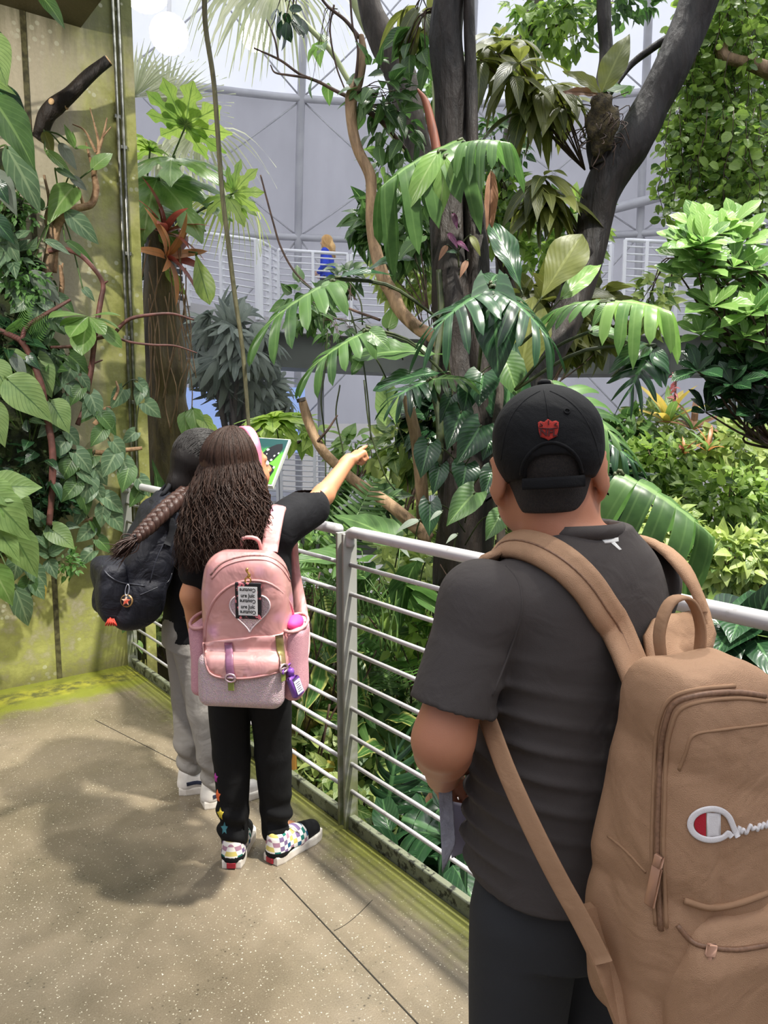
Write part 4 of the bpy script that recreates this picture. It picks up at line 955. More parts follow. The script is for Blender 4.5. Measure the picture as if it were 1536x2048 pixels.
PK = Field((-.18, -.46, -.02), (.18, -.1, .3), .006); PK.rbox(A(0, -.282, .125), A(.125, .05, .108), .035, None, 0, warp=lambda q: [q[0], q[1] + .0 * q[2], q[2]]); PK.disp(lambda x, y, z: .006 * kn_(z, x, y) + .006 * ridge(kn_)(1.4 * z, 1.4 * x, y)); V, Fc = PK.mesh(); kp = mk('front_pocket', V, Fc, m_blk, kb, local=True)
sk = Skin(kbody, kp)
line(sk, [(205, 1132), (215, 1150), (240, 1165), (262, 1168), (290, 1172)], .003, 'pocket_zipper', m_dzip, kp, 16, .001)
line(sk, [(280, 1190), (292, 1185), (330, 1168), (368, 1152)], .0022, 'seam_piping', m_dzip, kbody, 16); line(sk, [(300, 1165), (312, 1120), (332, 1080), (352, 1050), (370, 1030)], .0022, 'seam_piping', m_dzip, kbody, 18)
line(sk, [(250, 1075), (280, 1062), (320, 1035), (350, 1012)], .003, 'main_zipper', m_dzip, kbody, 18)
mb = MB(); q, N = sk.path([(336, 1032), (344, 1050), (342, 1070), (334, 1090)], .004, 10); strap(mb, q, N, .026, .004); mb.make('side_strap', m_blk2, kb)
mb = MB(); sk.patch(mb, [(256, 1083), (263, 1070), (280, 1068), (272, 1088)], .002, 4); lp = mb.make('blue_patch', M('blue woven tab', (44, 52, 130), rough=.7), kbody); mb = MB(); sk.patch(mb, [(262, 1079), (267, 1073), (274, 1073), (269, 1080)], .0032, 3); mb.make('patch_emblem', M('white red emblem', (226, 190, 196), rough=.7), lp)
MB().tube(spline([A(-.03, -.10, .45), A(-.02, -.07, .485), A(.02, -.07, .485), A(.03, -.10, .45)], 10), .008, 6).make('grab_handle', m_blk2, kb, local=True)
for e in (-1, 1):
    q = spline([A(e * .07, -.09, .42), A(e * .09, -.03, .425), A(e * .09, .04, .425), A(e * .09, .11, .36), A(e * .10, .13, .22), A(e * .125, .09, .08), A(e * .14, -.06, .03)], 24); N = np.array([nrm((p - A(0, .02, .22)) * A(.3, 1, 1)) for p in q]); mb = MB(); strap(mb, q, N, .055, .012); mb.make('shoulder_strap', m_blk2, kb, local=True)
# carabiner, star badge and a red cord charm
c, n = sk.hit(259, 1178); u2 = nrm(A(0, 0, 1) - n * n[2]); r2 = np.cross(u2, n); cb = thing('carabiner', 'small silver carabiner on the black backpack front pocket', 'carabiner', c + n * .012); MB().tube([c + n * .012 + r2 * .007 * math.cos(a) + u2 * (.02 * math.sin(a) - .005) for a in np.linspace(0, 6.283, 18)], .0022, 6, False).make('ring', M('silver metal', (190, 190, 196), rough=.25, metal=.9), cb)
c, n = sk.hit(256, 1201); u2 = nrm(A(0, 0, 1) - n * n[2]); r2 = np.cross(u2, n); bg_ = thing('badge', 'round star badge pinned to the black backpack front pocket', 'badge', c + n * .008); ctr = c + n * .009; ax2 = np.array([r2, u2, n])
MB().tube([ctr - n * .004, ctr + n * .001, ctr + n * .003], [.0215, .0225, .0195], 28).make('badge_rim', M('gold badge rim', (190, 150, 100), rough=.3, metal=.7), bg_); MB().tube([ctr + n * .002, ctr + n * .0042], [.019, .0185], 28).make('badge_face', M('black badge face', (30, 26, 28), rough=.25), bg_)
star = [ctr + n * .0050 + (r2 * math.sin(i * math.pi / 5) + u2 * math.cos(i * math.pi / 5)) * (.0175 if i % 2 == 0 else .0075) for i in range(10)]; mk('star_emblem', star + [ctr + n * .0062] , [(i, (i + 1) % 10, 10) for i in range(10)], M('cream and red star', (224, 200, 170), (190, 70, 50), 40, .4), bg_, smooth=False)
c, n = sk.hit(222, 1234); cd = thing('cord_charm', 'red and orange cord charm under the black backpack pocket', 'charm', c + n * .01); mb = MB()
for i in range(5): mb.tube(spline([c + n * .006 + A(0, 0, -.002 * i), c + n * .016 + A(.006 * (i - 2), 0, -.012), c + n * .008 + A(.009 * (i - 2), 0, -.026), c + A(.004 * i - .008, 0, -.006)], 10), .003, 5)
mb.make('cord', M('red orange cord', (196, 62, 44), rough=.7), cd)
# ================================================================ boy in the foreground
by = thing('person', 'boy in dark grey tee and black cap standing nearest, seen from behind', 'person', (.308, 1.21, 0), yaw=-.42)
y_head = to_local(by, A(.259, 1.215, 1.358)); y_ax = head_axes(.55, -.06, .07); ys, yf, yu = y_ax
wL = to_local(by, P(886, 1548, 1.25)); eL = to_local(by, P(886, 1480, 1.075)); y_sh = {-1: to_local(by, P(962, 1205, 1.115)), 1: A(.154, .015, 1.158)}
eR = A(.195, .09, .93); wR = A(.07, .235, .86)
TORY = [(.60, 0, 0, .128, .105), (.70, 0, .005, .140, .118), (.82, 0, .015, .148, .13), (.95, 0, .012, .148, .122), (1.08, 0, 0, .158, .112), (1.175, -.01, -.01, .142, .092), (1.23, 0, -.012, .112, .072), (1.265, 0, -.008, .065, .058)]
B = Field((-.36, -.24, -.01), (.36, .36, 1.55), .0050)
B.loft(TORY, .02); B.cap(A(-.01, -.01, 1.19), y_head + A(0, -.02, -.055), .060, .058, .03); add_head(B, y_head, y_ax, .98)
for q in (-1, 1): B.ell(y_head + (ys * q * .045 + yf * .035 - yu * .055) * 1.0, A(.036, .04, .045), y_ax, .03)
for e in (-1, 1):
    hip = A(e * .08, 0, .62); kn = A(e * .085, .015, .36); an = A(e * .09, -.01, .075); B.chain([hip, kn, an], [.066, .055, .04], .02); B.cap(an - A(0, .02, .03), an + A(e * .02, .12, -.045), .036, .03, .02)
B.chain([y_sh[-1], eL, wL], [.048, .042, .030], .022); B.chain([y_sh[1], eR, wR], [.052, .044, .028], .025)
fl_ = nrm(wL - eL); B.ell(eL + fl_ * .06, A(.043, .043, .06), np.array([nrm(np.cross(fl_, A(0, 0, 1))), nrm(np.cross(np.cross(fl_, A(0, 0, 1)), fl_)), fl_]), .02)
tl = add_hand(B, wL, fl_ + A(.25, .1, -.1), A(.5, 0, -.85), A(.9, .3, .4), .95, (.55, .6, .65, .7), .6); tr_ = add_hand(B, wR, nrm(A(-.8, .5, 0)), A(0, 0, -1), A(0, 1, .3), .95, (.55, .6, .65, .7), .6)
V, Fc = B.mesh(); y_body = mk('body', V, Fc, m_skin_b, by, local=True); add_eyes(by, y_body, y_head, y_ax, .98)
nzA = sm_noise(41, 8, 10, 30); nzB = sm_noise(42, 9, 16, 46, (.35, .35, 1.0))
T_ = Field((-.36, -.22, .66), (.36, .3, 1.29), .0045); ST = [(z, x, y, a + .012, b + .012) for z, x, y, a, b in TORY[1:-1]]; ST = [(.69, 0, .005, .164, .142)] + ST[1:] + [(1.272, 0, -.006, .070, .064)]
T_.loft(ST, .02); slL = y_sh[-1] + (eL - y_sh[-1]) * .70; slR = y_sh[1] + (eR - y_sh[1]) * .66
for sl, a0, r0, r1, e in ((slL, y_sh[-1], .056, .063, -1), (slR, y_sh[1], .054, .060, 1)):
    S2 = Field((-.36, -.22, .66), (.36, .3, 1.29), .0045); S2.cap(a0 - A(e * .06, 0, .01), a0, r0, r0, 0); S2.cap(a0, sl + (sl - a0) * .2, r0, r1, .03)
    dd = nrm(sl - a0); S2.clip(lambda x, y, z: ((x - sl[0]) * dd[0] + (y - sl[1]) * dd[1] + (z - sl[2]) * dd[2]) - .012); S2.cap(sl - dd * .02, sl + dd * .12, r1 - .013, r1 + .012, .004, 'sub')
    h_ = np.clip(.5 + .5 * (T_.f - S2.f) / .022, 0, 1); T_.f = T_.f + (S2.f - T_.f) * h_ - .022 * h_ * (1 - h_)
T_.disp(lambda x, y, z: .0028 * nzA(x, y, z) + (.002 - .013 * (.5 + .5 * np.sin(150 * z + 25 * x + 4.5 * nzA(.5 * x, .5 * y, .6 * z))) ** 3 * np.clip(.35 + nzA(z, y, x) * 1.2, 0, 1)) * np.clip((1.12 - z) / .2, 0, 1) * np.clip((z - .68) / .05, 0, 1) * (np.abs(x) < .21))
T_.cap(A(-.008, -.01, 1.245), A(-.01, -.02, 1.35), .062, .07, .006, 'sub')
V, Fc = T_.mesh(); y_tee = mk('grey_tee', V, Fc, m_boy_tee, by, local=True)
cr_ = [A(-.01 + .069 * math.cos(a), -.012 + .064 * math.sin(a), 1.262 + .006 * math.sin(a + 3.14)) for a in np.linspace(0, 6.283, 36)]; MB().tube(cr_, .0075, 6, False, 1.6).make('collar', m_boy_tee, y_tee, local=True)
T_ = Field((-.30, -.22, .05), (.30, .24, .8), .006); T_.loft([(.58, 0, 0, .146, .122), (.66, 0, .003, .148, .126), (.78, 0, .01, .146, .126)], .02)
for e in (-1, 1): T_.chain([A(e * .082, 0, .62), A(e * .088, .012, .36), A(e * .09, -.005, .08)], [.090, .080, .072], .012)
T_.disp(lambda x, y, z: .004 * nz2(x, y, z * .5)); V, Fc = T_.mesh(); mk('trousers', V, Fc, m_boy_pants, by, local=True)
for e in (-1, 1): add_shoe(by, A(e * .09, -.065, .001), e * .12, .25, (M('black sneaker upper %d' % (e + 1), (30, 30, 32), rough=.6), m_rubber), 1.1)
sk = Skin(y_tee); mb = MB(); sk.patch(mb, [(1203, 1079), (1236, 1075), (1237, 1083), (1222, 1086), (1210, 1087)], .0008, 5); sk.patch(mb, [(1222, 1086), (1229, 1084), (1243, 1099), (1239, 1101)], .0008, 4); mb.make('shirt_mark', M('white print mark', (222, 220, 216), rough=.6), y_tee)
for a, b, nm in (([(1012, 1132), (1036, 1160), (1044, 1200), (1040, 1240), (1020, 1300), (985, 1390)], .0022, 'sleeve_seam'),): line(sk, a, b, nm, m_boy_tee, y_tee, 20)
# cap
m_cap = fabric('black cap twill', (12, 12, 14), (18, 18, 20), .35, 14, 500, .8)
H_ = Field(y_head - .16, y_head + .17, .004); H_.ell(y_head + (yu * .034 - yf * .008) * 1.03, A(.0775, .097, .0955), y_ax, 0); H_.rbox(y_head + yu * .042 - yf * .008, A(.078, .088, .066), .055, y_ax, .03)
Hair = Field(y_head - .16, y_head + .16, .0045); Hair.ell(y_head + (yu * .024 - yf * .010) * 1.03, A(.0735, .093, .086), y_ax, 0); Hair.ell(y_head - yu * .040 - yf * .035, A(.052, .050, .05), y_ax, .02)
def up_d(x, y, z): return (x - y_head[0]) * yu[0] + (y - y_head[1]) * yu[1] + (z - y_head[2]) * yu[2]
def fw_d(x, y, z): return (x - y_head[0]) * yf[0] + (y - y_head[1]) * yf[1] + (z - y_head[2]) * yf[2]
Hair.clip(lambda x, y, z: -(up_d(x, y, z) + .066)); Hair.clip(lambda x, y, z: fw_d(x, y, z) - .0 - .5 * np.maximum(up_d(x, y, z) + .01, 0)); Hair.ell(y_head + ys * .085 - yu * .015 + yf * .005, A(.02, .034, .042), y_ax, .01, 'sub'); Hair.ell(y_head - ys * .085 - yu * .015 + yf * .005, A(.02, .034, .042), y_ax, .01, 'sub'); V, Fc = Hair.mesh(); mk('hair', V, Fc, m_hair_buzz, by, local=True)
H_.clip(lambda x, y, z: -(up_d(x, y, z) + .022 + .20 * fw_d(x, y, z) * (fw_d(x, y, z) < 0) * -1 * -.55)); arch = y_head - yf * .105 + yu * .002
H_.rbox(arch - yu * .012 , A(.040, .04, .030), .029, y_ax, .004, 'sub'); V, Fc = H_.mesh(); y_cap = mk('cap', V, Fc, m_cap, by, local=True)
wp_ = lambda q: np.array([q[0] * math.cos(by.rotation_euler[2]) - q[1] * math.sin(by.rotation_euler[2]), q[0] * math.sin(by.rotation_euler[2]) + q[1] * math.cos(by.rotation_euler[2]), q[2]]) + A(*by.location)
st_ = [y_head + ys * .078 * math.sin(a) - yf * (.008 + .0955 * math.cos(a)) - yu * (.020) for a in np.linspace(-.60, .60, 16)]; mb = MB(); strap(mb, st_, [nrm(q - y_head + yu * .02) for q in st_], .017, .003); mb.make('cap_strap', m_cap, y_cap, local=True)
nb = 14; bv = []; bf = []
for i in range(nb + 1):
    a = -1.15 + 2.3 * i / nb
    for j, e in enumerate((0, .4, .75, 1.0)):
        rr = .080 + e * .07 * math.cos(a * .9); q = y_head + ys * rr * math.sin(a) * .95 + yf * (.006 + rr * math.cos(a) * 1.05) - yu * (.006 + .02 * e - .022 * (a / 1.15) ** 2 * -1 + .0); bv.append(q)
n4 = len(bv); bv += [q - yu * .004 for q in bv]
for i in range(nb):
    for j in range(3): k0 = i * 4 + j; bf += [(k0, k0 + 1, k0 + 5, k0 + 4), (k0 + n4, k0 + 4 + n4, k0 + 5 + n4, k0 + 1 + n4)]
    bf.append((i * 4 + 3, i * 4 + 3 + n4, i * 4 + 7 + n4, i * 4 + 7))
mk('cap_brim', bv, bf, m_cap, y_cap, local=True)
sk = Skin(y_cap); MB().tube([y_head + yu * .131 - yf * .008, y_head + yu * .136 - yf * .008, y_head + yu * .139 - yf * .008], [.011, .010, .004], 14).make('cap_button', m_cap, y_cap, local=True)
for pts in ([(1088, 780), (1092, 800), (1095, 820), (1097, 837)], [(1100, 782), (1135, 800), (1165, 830), (1190, 880), (1200, 930)], [(1080, 782), (1050, 800), (1025, 830), (1010, 870), (1002, 920)]): line(sk, pts, .0011, 'cap_seam', m_cap, y_cap, 20)
for pts in ([(1042, 950), (1048, 922), (1070, 896), (1098, 884), (1130, 892), (1155, 915), (1164, 945)],): line(sk, pts, .003, 'opening_trim', m_cap, y_cap, 24)
c, n = sk.hit(1134, 823); u2 = nrm(A(0, 0, 1) - n * n[2]); r2 = np.cross(u2, n); MB().tube([c + n * .001 + (r2 * math.cos(a) + u2 * math.sin(a)) * .004 for a in np.linspace(0, 6.283, 12)], .0011, 5, False).make('eyelet', m_cap, y_cap)
shd = [(1076, 846), (1081, 843), (1088, 845), (1096, 839), (1104, 844), (1111, 842), (1117, 845), (1117, 856), (1115, 866), (1113, 873), (1104, 877), (1097, 881), (1090, 877), (1081, 874), (1078, 864)]
mb = MB(); sk.patch(mb, shd, .0022, 5); em_ = mb.make('cap_emblem', M('red embroidered shield', (176, 44, 32), (156, 36, 28), 300, .8, bump=.4, bscale=900), y_cap)
m_dred = M('dark maroon thread', (66, 14, 16), rough=.8); c, n = sk.hit(1097, 866, .0027); u2 = nrm(A(0, 0, 1) - n * n[2]); r2 = np.cross(u2, n); Vt, Ft = text_mesh('NFL', .0155, .0006, True); mk('lettering', place(Vt * A(.95, .95, 1), c, r2, u2), Ft, m_dred, em_, smooth=False)
for pts in ([(1078, 857), (1090, 858), (1104, 858), (1116, 856)], [(1081, 848), (1086, 852), (1079, 853)], [(1113, 847), (1108, 851), (1115, 853)], [(1097, 842), (1097, 850)]): q, N = sk.path(pts, .003, 8); MB().tube(q, .0007, 4).make('stitch_line', m_dred, em_)
# ---- tan backpack
m_tan = fabric('tan nylon twill', (178, 140, 110), (160, 124, 95), .9, 9, 900, .62); m_tan2 = fabric('tan webbing', (164, 128, 99), (150, 116, 88), .25, 18, 700, .75); m_tz = M('dull brown zipper', (140, 104, 80), (120, 88, 66), 200, .5)
tb = thing('backpack', 'large tan backpack with white script logo worn by the boy in grey', 'backpack', (.445, 1.045, .585), yaw=-.40)
tn = sm_noise(51, 9, 9, 28); tn2 = sm_noise(52, 8, 22, 60, (1, 1, .5))
def wpt(q):
    x, y, z = q; t_ = np.clip((z + .06) / .32, 0, 1.1); return [(x + .048 * t_ ** 2) * (1 + .72 * t_ ** 2), (y + .02 * t_) * (1 + .42 * t_ ** 2.2), z]
BK = Field((-.24, -.22, -.08), (.24, .16, .60), .005); BK.rbox(A(0, -.02, .265), A(.152, .096, .272), .06, None, 0, warp=wpt); BK.disp(lambda x, y, z: .006 * tn(x, y, z) + .006 * ridge(tn)(1.6 * z + x, 1.5 * x, .7 * y) * .5 + .0035 * ridge(tn2)(x, y, .6 * z)); V, Fc = BK.mesh(); tbody = mk('bag_body', V, Fc, m_tan, tb, local=True)
tw = lambda q: np.array([q[0] * math.cos(tb.rotation_euler[2]) - q[1] * math.sin(tb.rotation_euler[2]), q[0] * math.sin(tb.rotation_euler[2]) + q[1] * math.cos(tb.rotation_euler[2]), q[2]]) + A(*tb.location)
PK = Field((-.2, -.22, -.06), (.2, .0, .3), .005); PK.rbox(A(.005, -.108, .105), A(.135, .045, .115), .035, None, 0); PK.disp(lambda x, y, z: .007 * tn(z, x, y) + .006 * ridge(tn)(1.5 * z, x, y)); V, Fc = PK.mesh(); tpk = mk('front_pocket', V, Fc, m_tan, tb, local=True)
sk = Skin(tbody, tpk)
line(sk, [(1322, 1860), (1318, 1780), (1315, 1700), (1318, 1600), (1322, 1500), (1332, 1445), (1350, 1405), (1400, 1390), (1470, 1384), (1530, 1392)], .0042, 'main_zipper', m_tz, tbody, 44)
line(sk, [(1333, 1855), (1330, 1780), (1327, 1700), (1330, 1600), (1333, 1510), (1342, 1458), (1360, 1418), (1410, 1402), (1480, 1396), (1532, 1402)], .0030, 'zipper_edge', m_tan2, tbody, 44)
line(sk, [(1312, 1850), (1307, 1780), (1304, 1700), (1307, 1600), (1311, 1490), (1322, 1430), (1345, 1394), (1400, 1378), (1470, 1372)], .0030, 'zipper_edge', m_tan2, tbody, 44)
line(sk, [(1358, 1540), (1372, 1505), (1386, 1470), (1440, 1460), (1534, 1448)], .0022, 'panel_seam', m_tan2, tbody, 24); line(sk, [(1216, 1672), (1250, 1700), (1292, 1745)], .002, 'panel_seam', m_tan2, tbody, 12)
line(sk, [(1368, 1800), (1420, 1815), (1480, 1805), (1534, 1785)], .005, 'pocket_lip', m_tan2, tpk, 20); line(sk, [(1355, 1850), (1380, 1880), (1410, 1893), (1470, 1900), (1534, 1890)], .0035, 'pocket_zipper', m_tz, tpk, 20)
for px, py, ln in ((1322, 1720, .055), (1418, 1900, .05)):
    c, n = sk.hit(px, py, .006); u2 = nrm(A(-.15, 0, -1)); r2 = nrm(np.cross(u2, n)); MB().box(c + u2 * ln * .62, A(.0075 if px < 1400 else .003, ln * .5, .002), np.array([r2, u2, np.cross(r2, u2)]), .0015).box(c, A(.006, .008, .003), np.array([r2, u2, np.cross(r2, u2)]), .001).make('zipper_pull', M('rosy metal zipper pull %d' % px, (196, 150, 124), rough=.35, metal=.5), tb)
# embroidered logo: letter C with red and white fields, then the script
m_wht = M('white embroidery', (228, 222, 222), rough=.8, bump=.3, bscale=900); m_crm = M('crimson embroidery', (178, 26, 44), rough=.8, bump=.3, bscale=900)
mb = MB(); cx, cyy = 1421, 1648; arcp = [(cx + 41 * math.cos(a) , cyy + 31 * math.sin(a)) for a in np.linspace(.35, 2 * math.pi - .25, 40)]
q, N = sk.path([(1462, 1672)] + [(1455, 1666)] + arcp[1:] + [(1466, 1655), (1474, 1672)], .001, 60); strap(mb, q, N, .0075, .002); lg = mb.make('logo', m_wht, tb)
mb = MB(); sk.patch(mb, [(1388, 1648), (1391, 1636), (1400, 1628), (1411, 1624), (1411, 1674), (1400, 1668), (1391, 1660)], .0012, 5); mb.make('logo_red_field', m_crm, lg); mb = MB(); sk.patch(mb, [(1413, 1624), (1440, 1625), (1440, 1673), (1413, 1674)], .0012, 6); mb.make('logo_white_field', m_wht, lg)
sc_ = [(1474, 1672), (1478, 1650), (1480, 1668), (1485, 1655), (1490, 1668), (1496, 1656), (1500, 1648), (1503, 1660), (1510, 1652), (1513, 1662), (1518, 1646), (1521, 1658), (1526, 1644), (1530, 1656), (1536, 1640), (1542, 1654), (1550, 1640), (1556, 1652), (1566, 1638), (1574, 1650)]
q, N = sk.path(sc_, .001, 80); MB().tube(q, .0022, 5).make('logo_script', m_wht, lg)
# haul loop
h0 = [A(x - .042, y, z) for x, y, z in ((-.030, -.005, .518), (-.034, .0, .565), (-.014, .004, .602), (.018, .004, .602), (.036, .0, .565), (.032, -.005, .518))]; q = spline(h0, 24); mb = MB(); strap(mb, q, np.array([nrm((p - A(-.042, 0, .54)) * A(1, .2, 1)) for p in q]), .020, .005); mb.make('haul_loop', m_tan2, tb, local=True)
# straps: left one over the shoulder and under the arm, right one over the far shoulder
sk2 = Skin(y_tee, y_body); st1 = [(1262, 1318), (1215, 1240), (1165, 1165), (1110, 1118), (1060, 1096), (1010, 1094), (975, 1104)]
q, N = sk2.path(st1, .003, 30); q[0] = tw(A(-.085, .0, .445)); q[1] = q[0] * .5 + q[2] * .5
ex_ = [sk2.near(wp_(A(*e)), .003)[0] for e in ((-.150, .03, 1.23), (-.155, .10, 1.16), (-.155, .15, 1.08), (-.155, .16, 1.0), (-.17, .12, .92))]; q2 = spline(np.vstack([q[::3], [q[-1]], ex_]), 44); N2 = np.array([sk2.near(p)[1] for i, p in enumerate(q2)])
for _ in range(3): N2[1:-1] = (N2[:-2] + N2[1:-1] * 2 + N2[2:]) / 4
sgn = np.sign((N2 * (q2 - A(.308, 1.21, 1.05))).sum(1)); N2 = N2 * sgn[:, None]
mb = MB(); strap(mb, q2, N2, .054, .014, 1); so = mb.make('shoulder_strap', m_tan, tb); MB().tube(q2 + N2 * .0122, .0018, 5).make('strap_piping', m_tz, so)
lw = [P(962, 1400, 1.13), P(985, 1465, 1.085), P(1015, 1545, 1.045), P(1060, 1645, 1.01), P(1110, 1745, .985), P(1165, 1845, .965), P(1205, 1925, .95)]
q = spline(lw, 30); nn = nrm(A(-.45, -.85, .1)); mb = MB(); strap(mb, q, np.tile(nn, (30, 1)), .030, .003, 0); mb.make('webbing_strap', m_tan2, tb)
mb = MB(); a0, a1 = P(1160, 1838, .968), P(1240, 2040, .925); wing = [P(1150, 1826, .968), P(1200, 1812, 1.0), P(1255, 1830, 1.0), P(1300, 1960, .965), P(1330, 2080, .95), P(1245, 2080, .925), P(1192, 1945, .95)]
V = wing + [p + A(-.004, .012, 0) for p in wing]; n6 = len(wing); mk('strap_wing', V, [tuple(range(n6))[::-1], tuple(range(n6, 2 * n6))] + [(i, (i + 1) % n6, (i + 1) % n6 + n6, i + n6) for i in range(n6)], m_tan, tb, smooth=False)
rs = [tw(A(-.015, .0, .45)), tw(A(-.005, .07, .52)), wp_(A(.160, -.108, 1.11)), wp_(A(.157, -.072, 1.185)), wp_(A(.150, -.010, 1.222)), wp_(A(.143, .06, 1.205)), wp_(A(.138, .122, 1.13)), wp_(A(.14, .150, 1.0)), wp_(A(.175, .08, .86)), tw(A(.13, .06, .10))]
q = spline(rs, 40); N = np.array([nrm((p - (A(.308, 1.21, 1.03) + (wp_(A(.06, 0, 0)) - wp_(A(0, 0, 0))))) * A(1, 1, 1.2)) for p in q]); mb = MB(); strap(mb, q, N, .068, .014, 1); mb.make('shoulder_strap', m_tan, tb)
# folded papers in the boy's hands
m_paper = M('pale lavender paper', (206, 200, 220), (190, 184, 206), 8, .7); m_crump = M('crumpled grey tissue', (150, 148, 156), (128, 126, 134), 20, .8, bump=.6, bscale=60)
def sheet(name, label, cat, corners, mat, amp, seed, th=.0015):
    n = 16; a, b, c, d = [np.asarray(p, float) for p in corners]; nz = sm_noise(seed, 6, 30, 90); nn = nrm(np.cross(b - a, d - a)); V = []
    for i in range(n + 1):
        for j in range(n + 1):
            u, v = i / n, j / n; q = a * (1 - u) * (1 - v) + b * u * (1 - v) + c * u * v + d * (1 - u) * v; V.append(q + nn * amp * nz(*q))
    m = len(V); V += [q - nn * th for q in V]; F = []
    for i in range(n):
        for j in range(n): k0 = i * (n + 1) + j; f = (k0, k0 + n + 1, k0 + n + 2, k0 + 1); F += [f, tuple(x + m for x in f[::-1])]
    for i in range(n):
        for (x, y) in ((i, i + 1), (n * (n + 1) + i + 1, n * (n + 1) + i), ((i + 1) * (n + 1), i * (n + 1)), (i * (n + 1) + n, (i + 1) * (n + 1) + n)): F.append((x, y, y + m, x + m))
    return tag(mk(name, V, F, mat), label, cat)
sheet('folded_paper', 'lavender white folded paper held low in front of the boy', 'paper', (P(892, 1600, 1.275), P(952, 1612, 1.30), P(950, 1695, 1.29), P(903, 1716, 1.262)), m_paper, .004, 61)
sheet('tissue_paper', 'crumpled grey tissue hanging from the hand of the boy', 'paper', (P(878, 1588, 1.262), P(905, 1585, 1.262), P(910, 1680, 1.255), P(884, 1742, 1.25)), m_crump, .010, 62)
sheet('paper_slip', 'small white paper slip at the boy\'s elbow above the grey tissue', 'paper', (P(925, 1468, 1.32), P(960, 1465, 1.32), P(960, 1500, 1.32), P(928, 1502, 1.31)), m_paper, .003, 63)
# ================================================================ people on the far ramp
def far_person(label, base, yaw, top, pants, hair, Ht, long_hair):
    r = thing('person', label, 'person', base, yaw=yaw); S = Ht / 1.66; B = Field((-.4, -.3, -.02), (.4, .35, 1.78), .0095); c = A(0, .02, 1.53); ax = head_axes(0, .05)
    B.loft([(.8, 0, 0, .16, .11), (.92, 0, 0, .17, .12), (1.06, 0, 0, .13, .1), (1.25, 0, 0, .16, .11), (1.36, 0, 0, .15, .09), (1.42, 0, 0, .07, .06)], .02); B.cap(A(0, 0, 1.38), c - A(0, .01, .07), .05, .05, .03); add_head(B, c, ax, 1.05)
    for e in (-1, 1): B.chain([A(e * .09, 0, .86), A(e * .095, .01, .46), A(e * .1, -.01, .07)], [.09, .06, .042], .03); B.cap(A(e * .1, -.02, .04), A(e * .11, .13, .03), .035, .03, .02); B.chain([A(e * .17, 0, 1.34), A(e * .22, -.03, 1.08), A(e * .17, .14, .94)], [.05, .042, .03], .02); add_hand(B, A(e * .17, .14, .94), A(-e * .3, 1, -.3), A(-e, 0, 0), A(0, .3, 1), 1.05, (.4,) * 4, .4)
    V, Fc = B.mesh(); bo = mk('body', V, Fc, m_skin_w, r, local=True); add_eyes(r, bo, c, ax, 1.05)
    T_ = Field((-.4, -.3, .7), (.4, .3, 1.46), .0095); T_.loft([(.84, 0, 0, .19, .135), (1.0, 0, 0, .165, .125), (1.25, 0, 0, .175, .122), (1.36, 0, 0, .165, .1), (1.415, 0, 0, .09, .075)], .02)
    for e in (-1, 1): T_.chain([A(e * .165, 0, 1.335), A(e * .22, -.03, 1.08), A(e * .18, .11, .96)], [.066, .058, .046], .03)
    T_.disp(lambda x, y, z: .005 * nz1(x, y, z)); V, Fc = T_.mesh(); mk('long_sleeve_top', V, Fc, top, r, local=True)
    T_ = Field((-.3, -.25, .04), (.3, .3, .95), .0095); T_.loft([(.78, 0, 0, .18, .13), (.9, 0, 0, .18, .13)], .02)
    for e in (-1, 1): T_.chain([A(e * .09, 0, .84), A(e * .097, .01, .46), A(e * .1, -.01, .06)], [.105, .075, .06], .015)
    V, Fc = T_.mesh(); mk('trousers', V, Fc, pants, r, local=True)
    hm = hair_mass(c, ax, 1.05, .3, 'hair', hair, r, .014, (lambda H_: H_.chain([c - A(0, .03, 0), c - A(0, .075, .1), c - A(0, .09, .28)], [.095, .1, .06], .03)) if long_hair else None, .04, .009)
    if long_hair: locks(r, c, ax, 420, .34, .03, hair, 'long_locks', .010, .004, 9, (-2.1, 2.1), A(0, -.02, 0), R=.104, parent=hm)
    return r
def ramp_at(px, y):
    b = P(px, 560, y); zs = None
    for i in range(len(U) - 1):
        a0, a1 = U[i], U[i + 1]; ra, rb = math.atan2(a0[0], a0[1]), math.atan2(a1[0], a1[1]); r0 = math.atan2(b[0], b[1])
        if ra <= r0 <= rb: zs = a0[2] + (a1[2] - a0[2]) * (r0 - ra) / (rb - ra)
    return A(b[0], b[1], zs)
wm = far_person('woman with long blonde hair and bright blue top on the far upper ramp', ramp_at(655, 13.5), -1.35, m_blue_top, m_boy_pants, m_hair_bl, 1.66, True); wm.scale = (.9, .9, .9)
far_person('person in dark clothes behind the far white railing beside the bark stump', ramp_at(356, 13.1), .9, m_black_tee, m_boy_pants, m_hair_bk, 1.66, False)
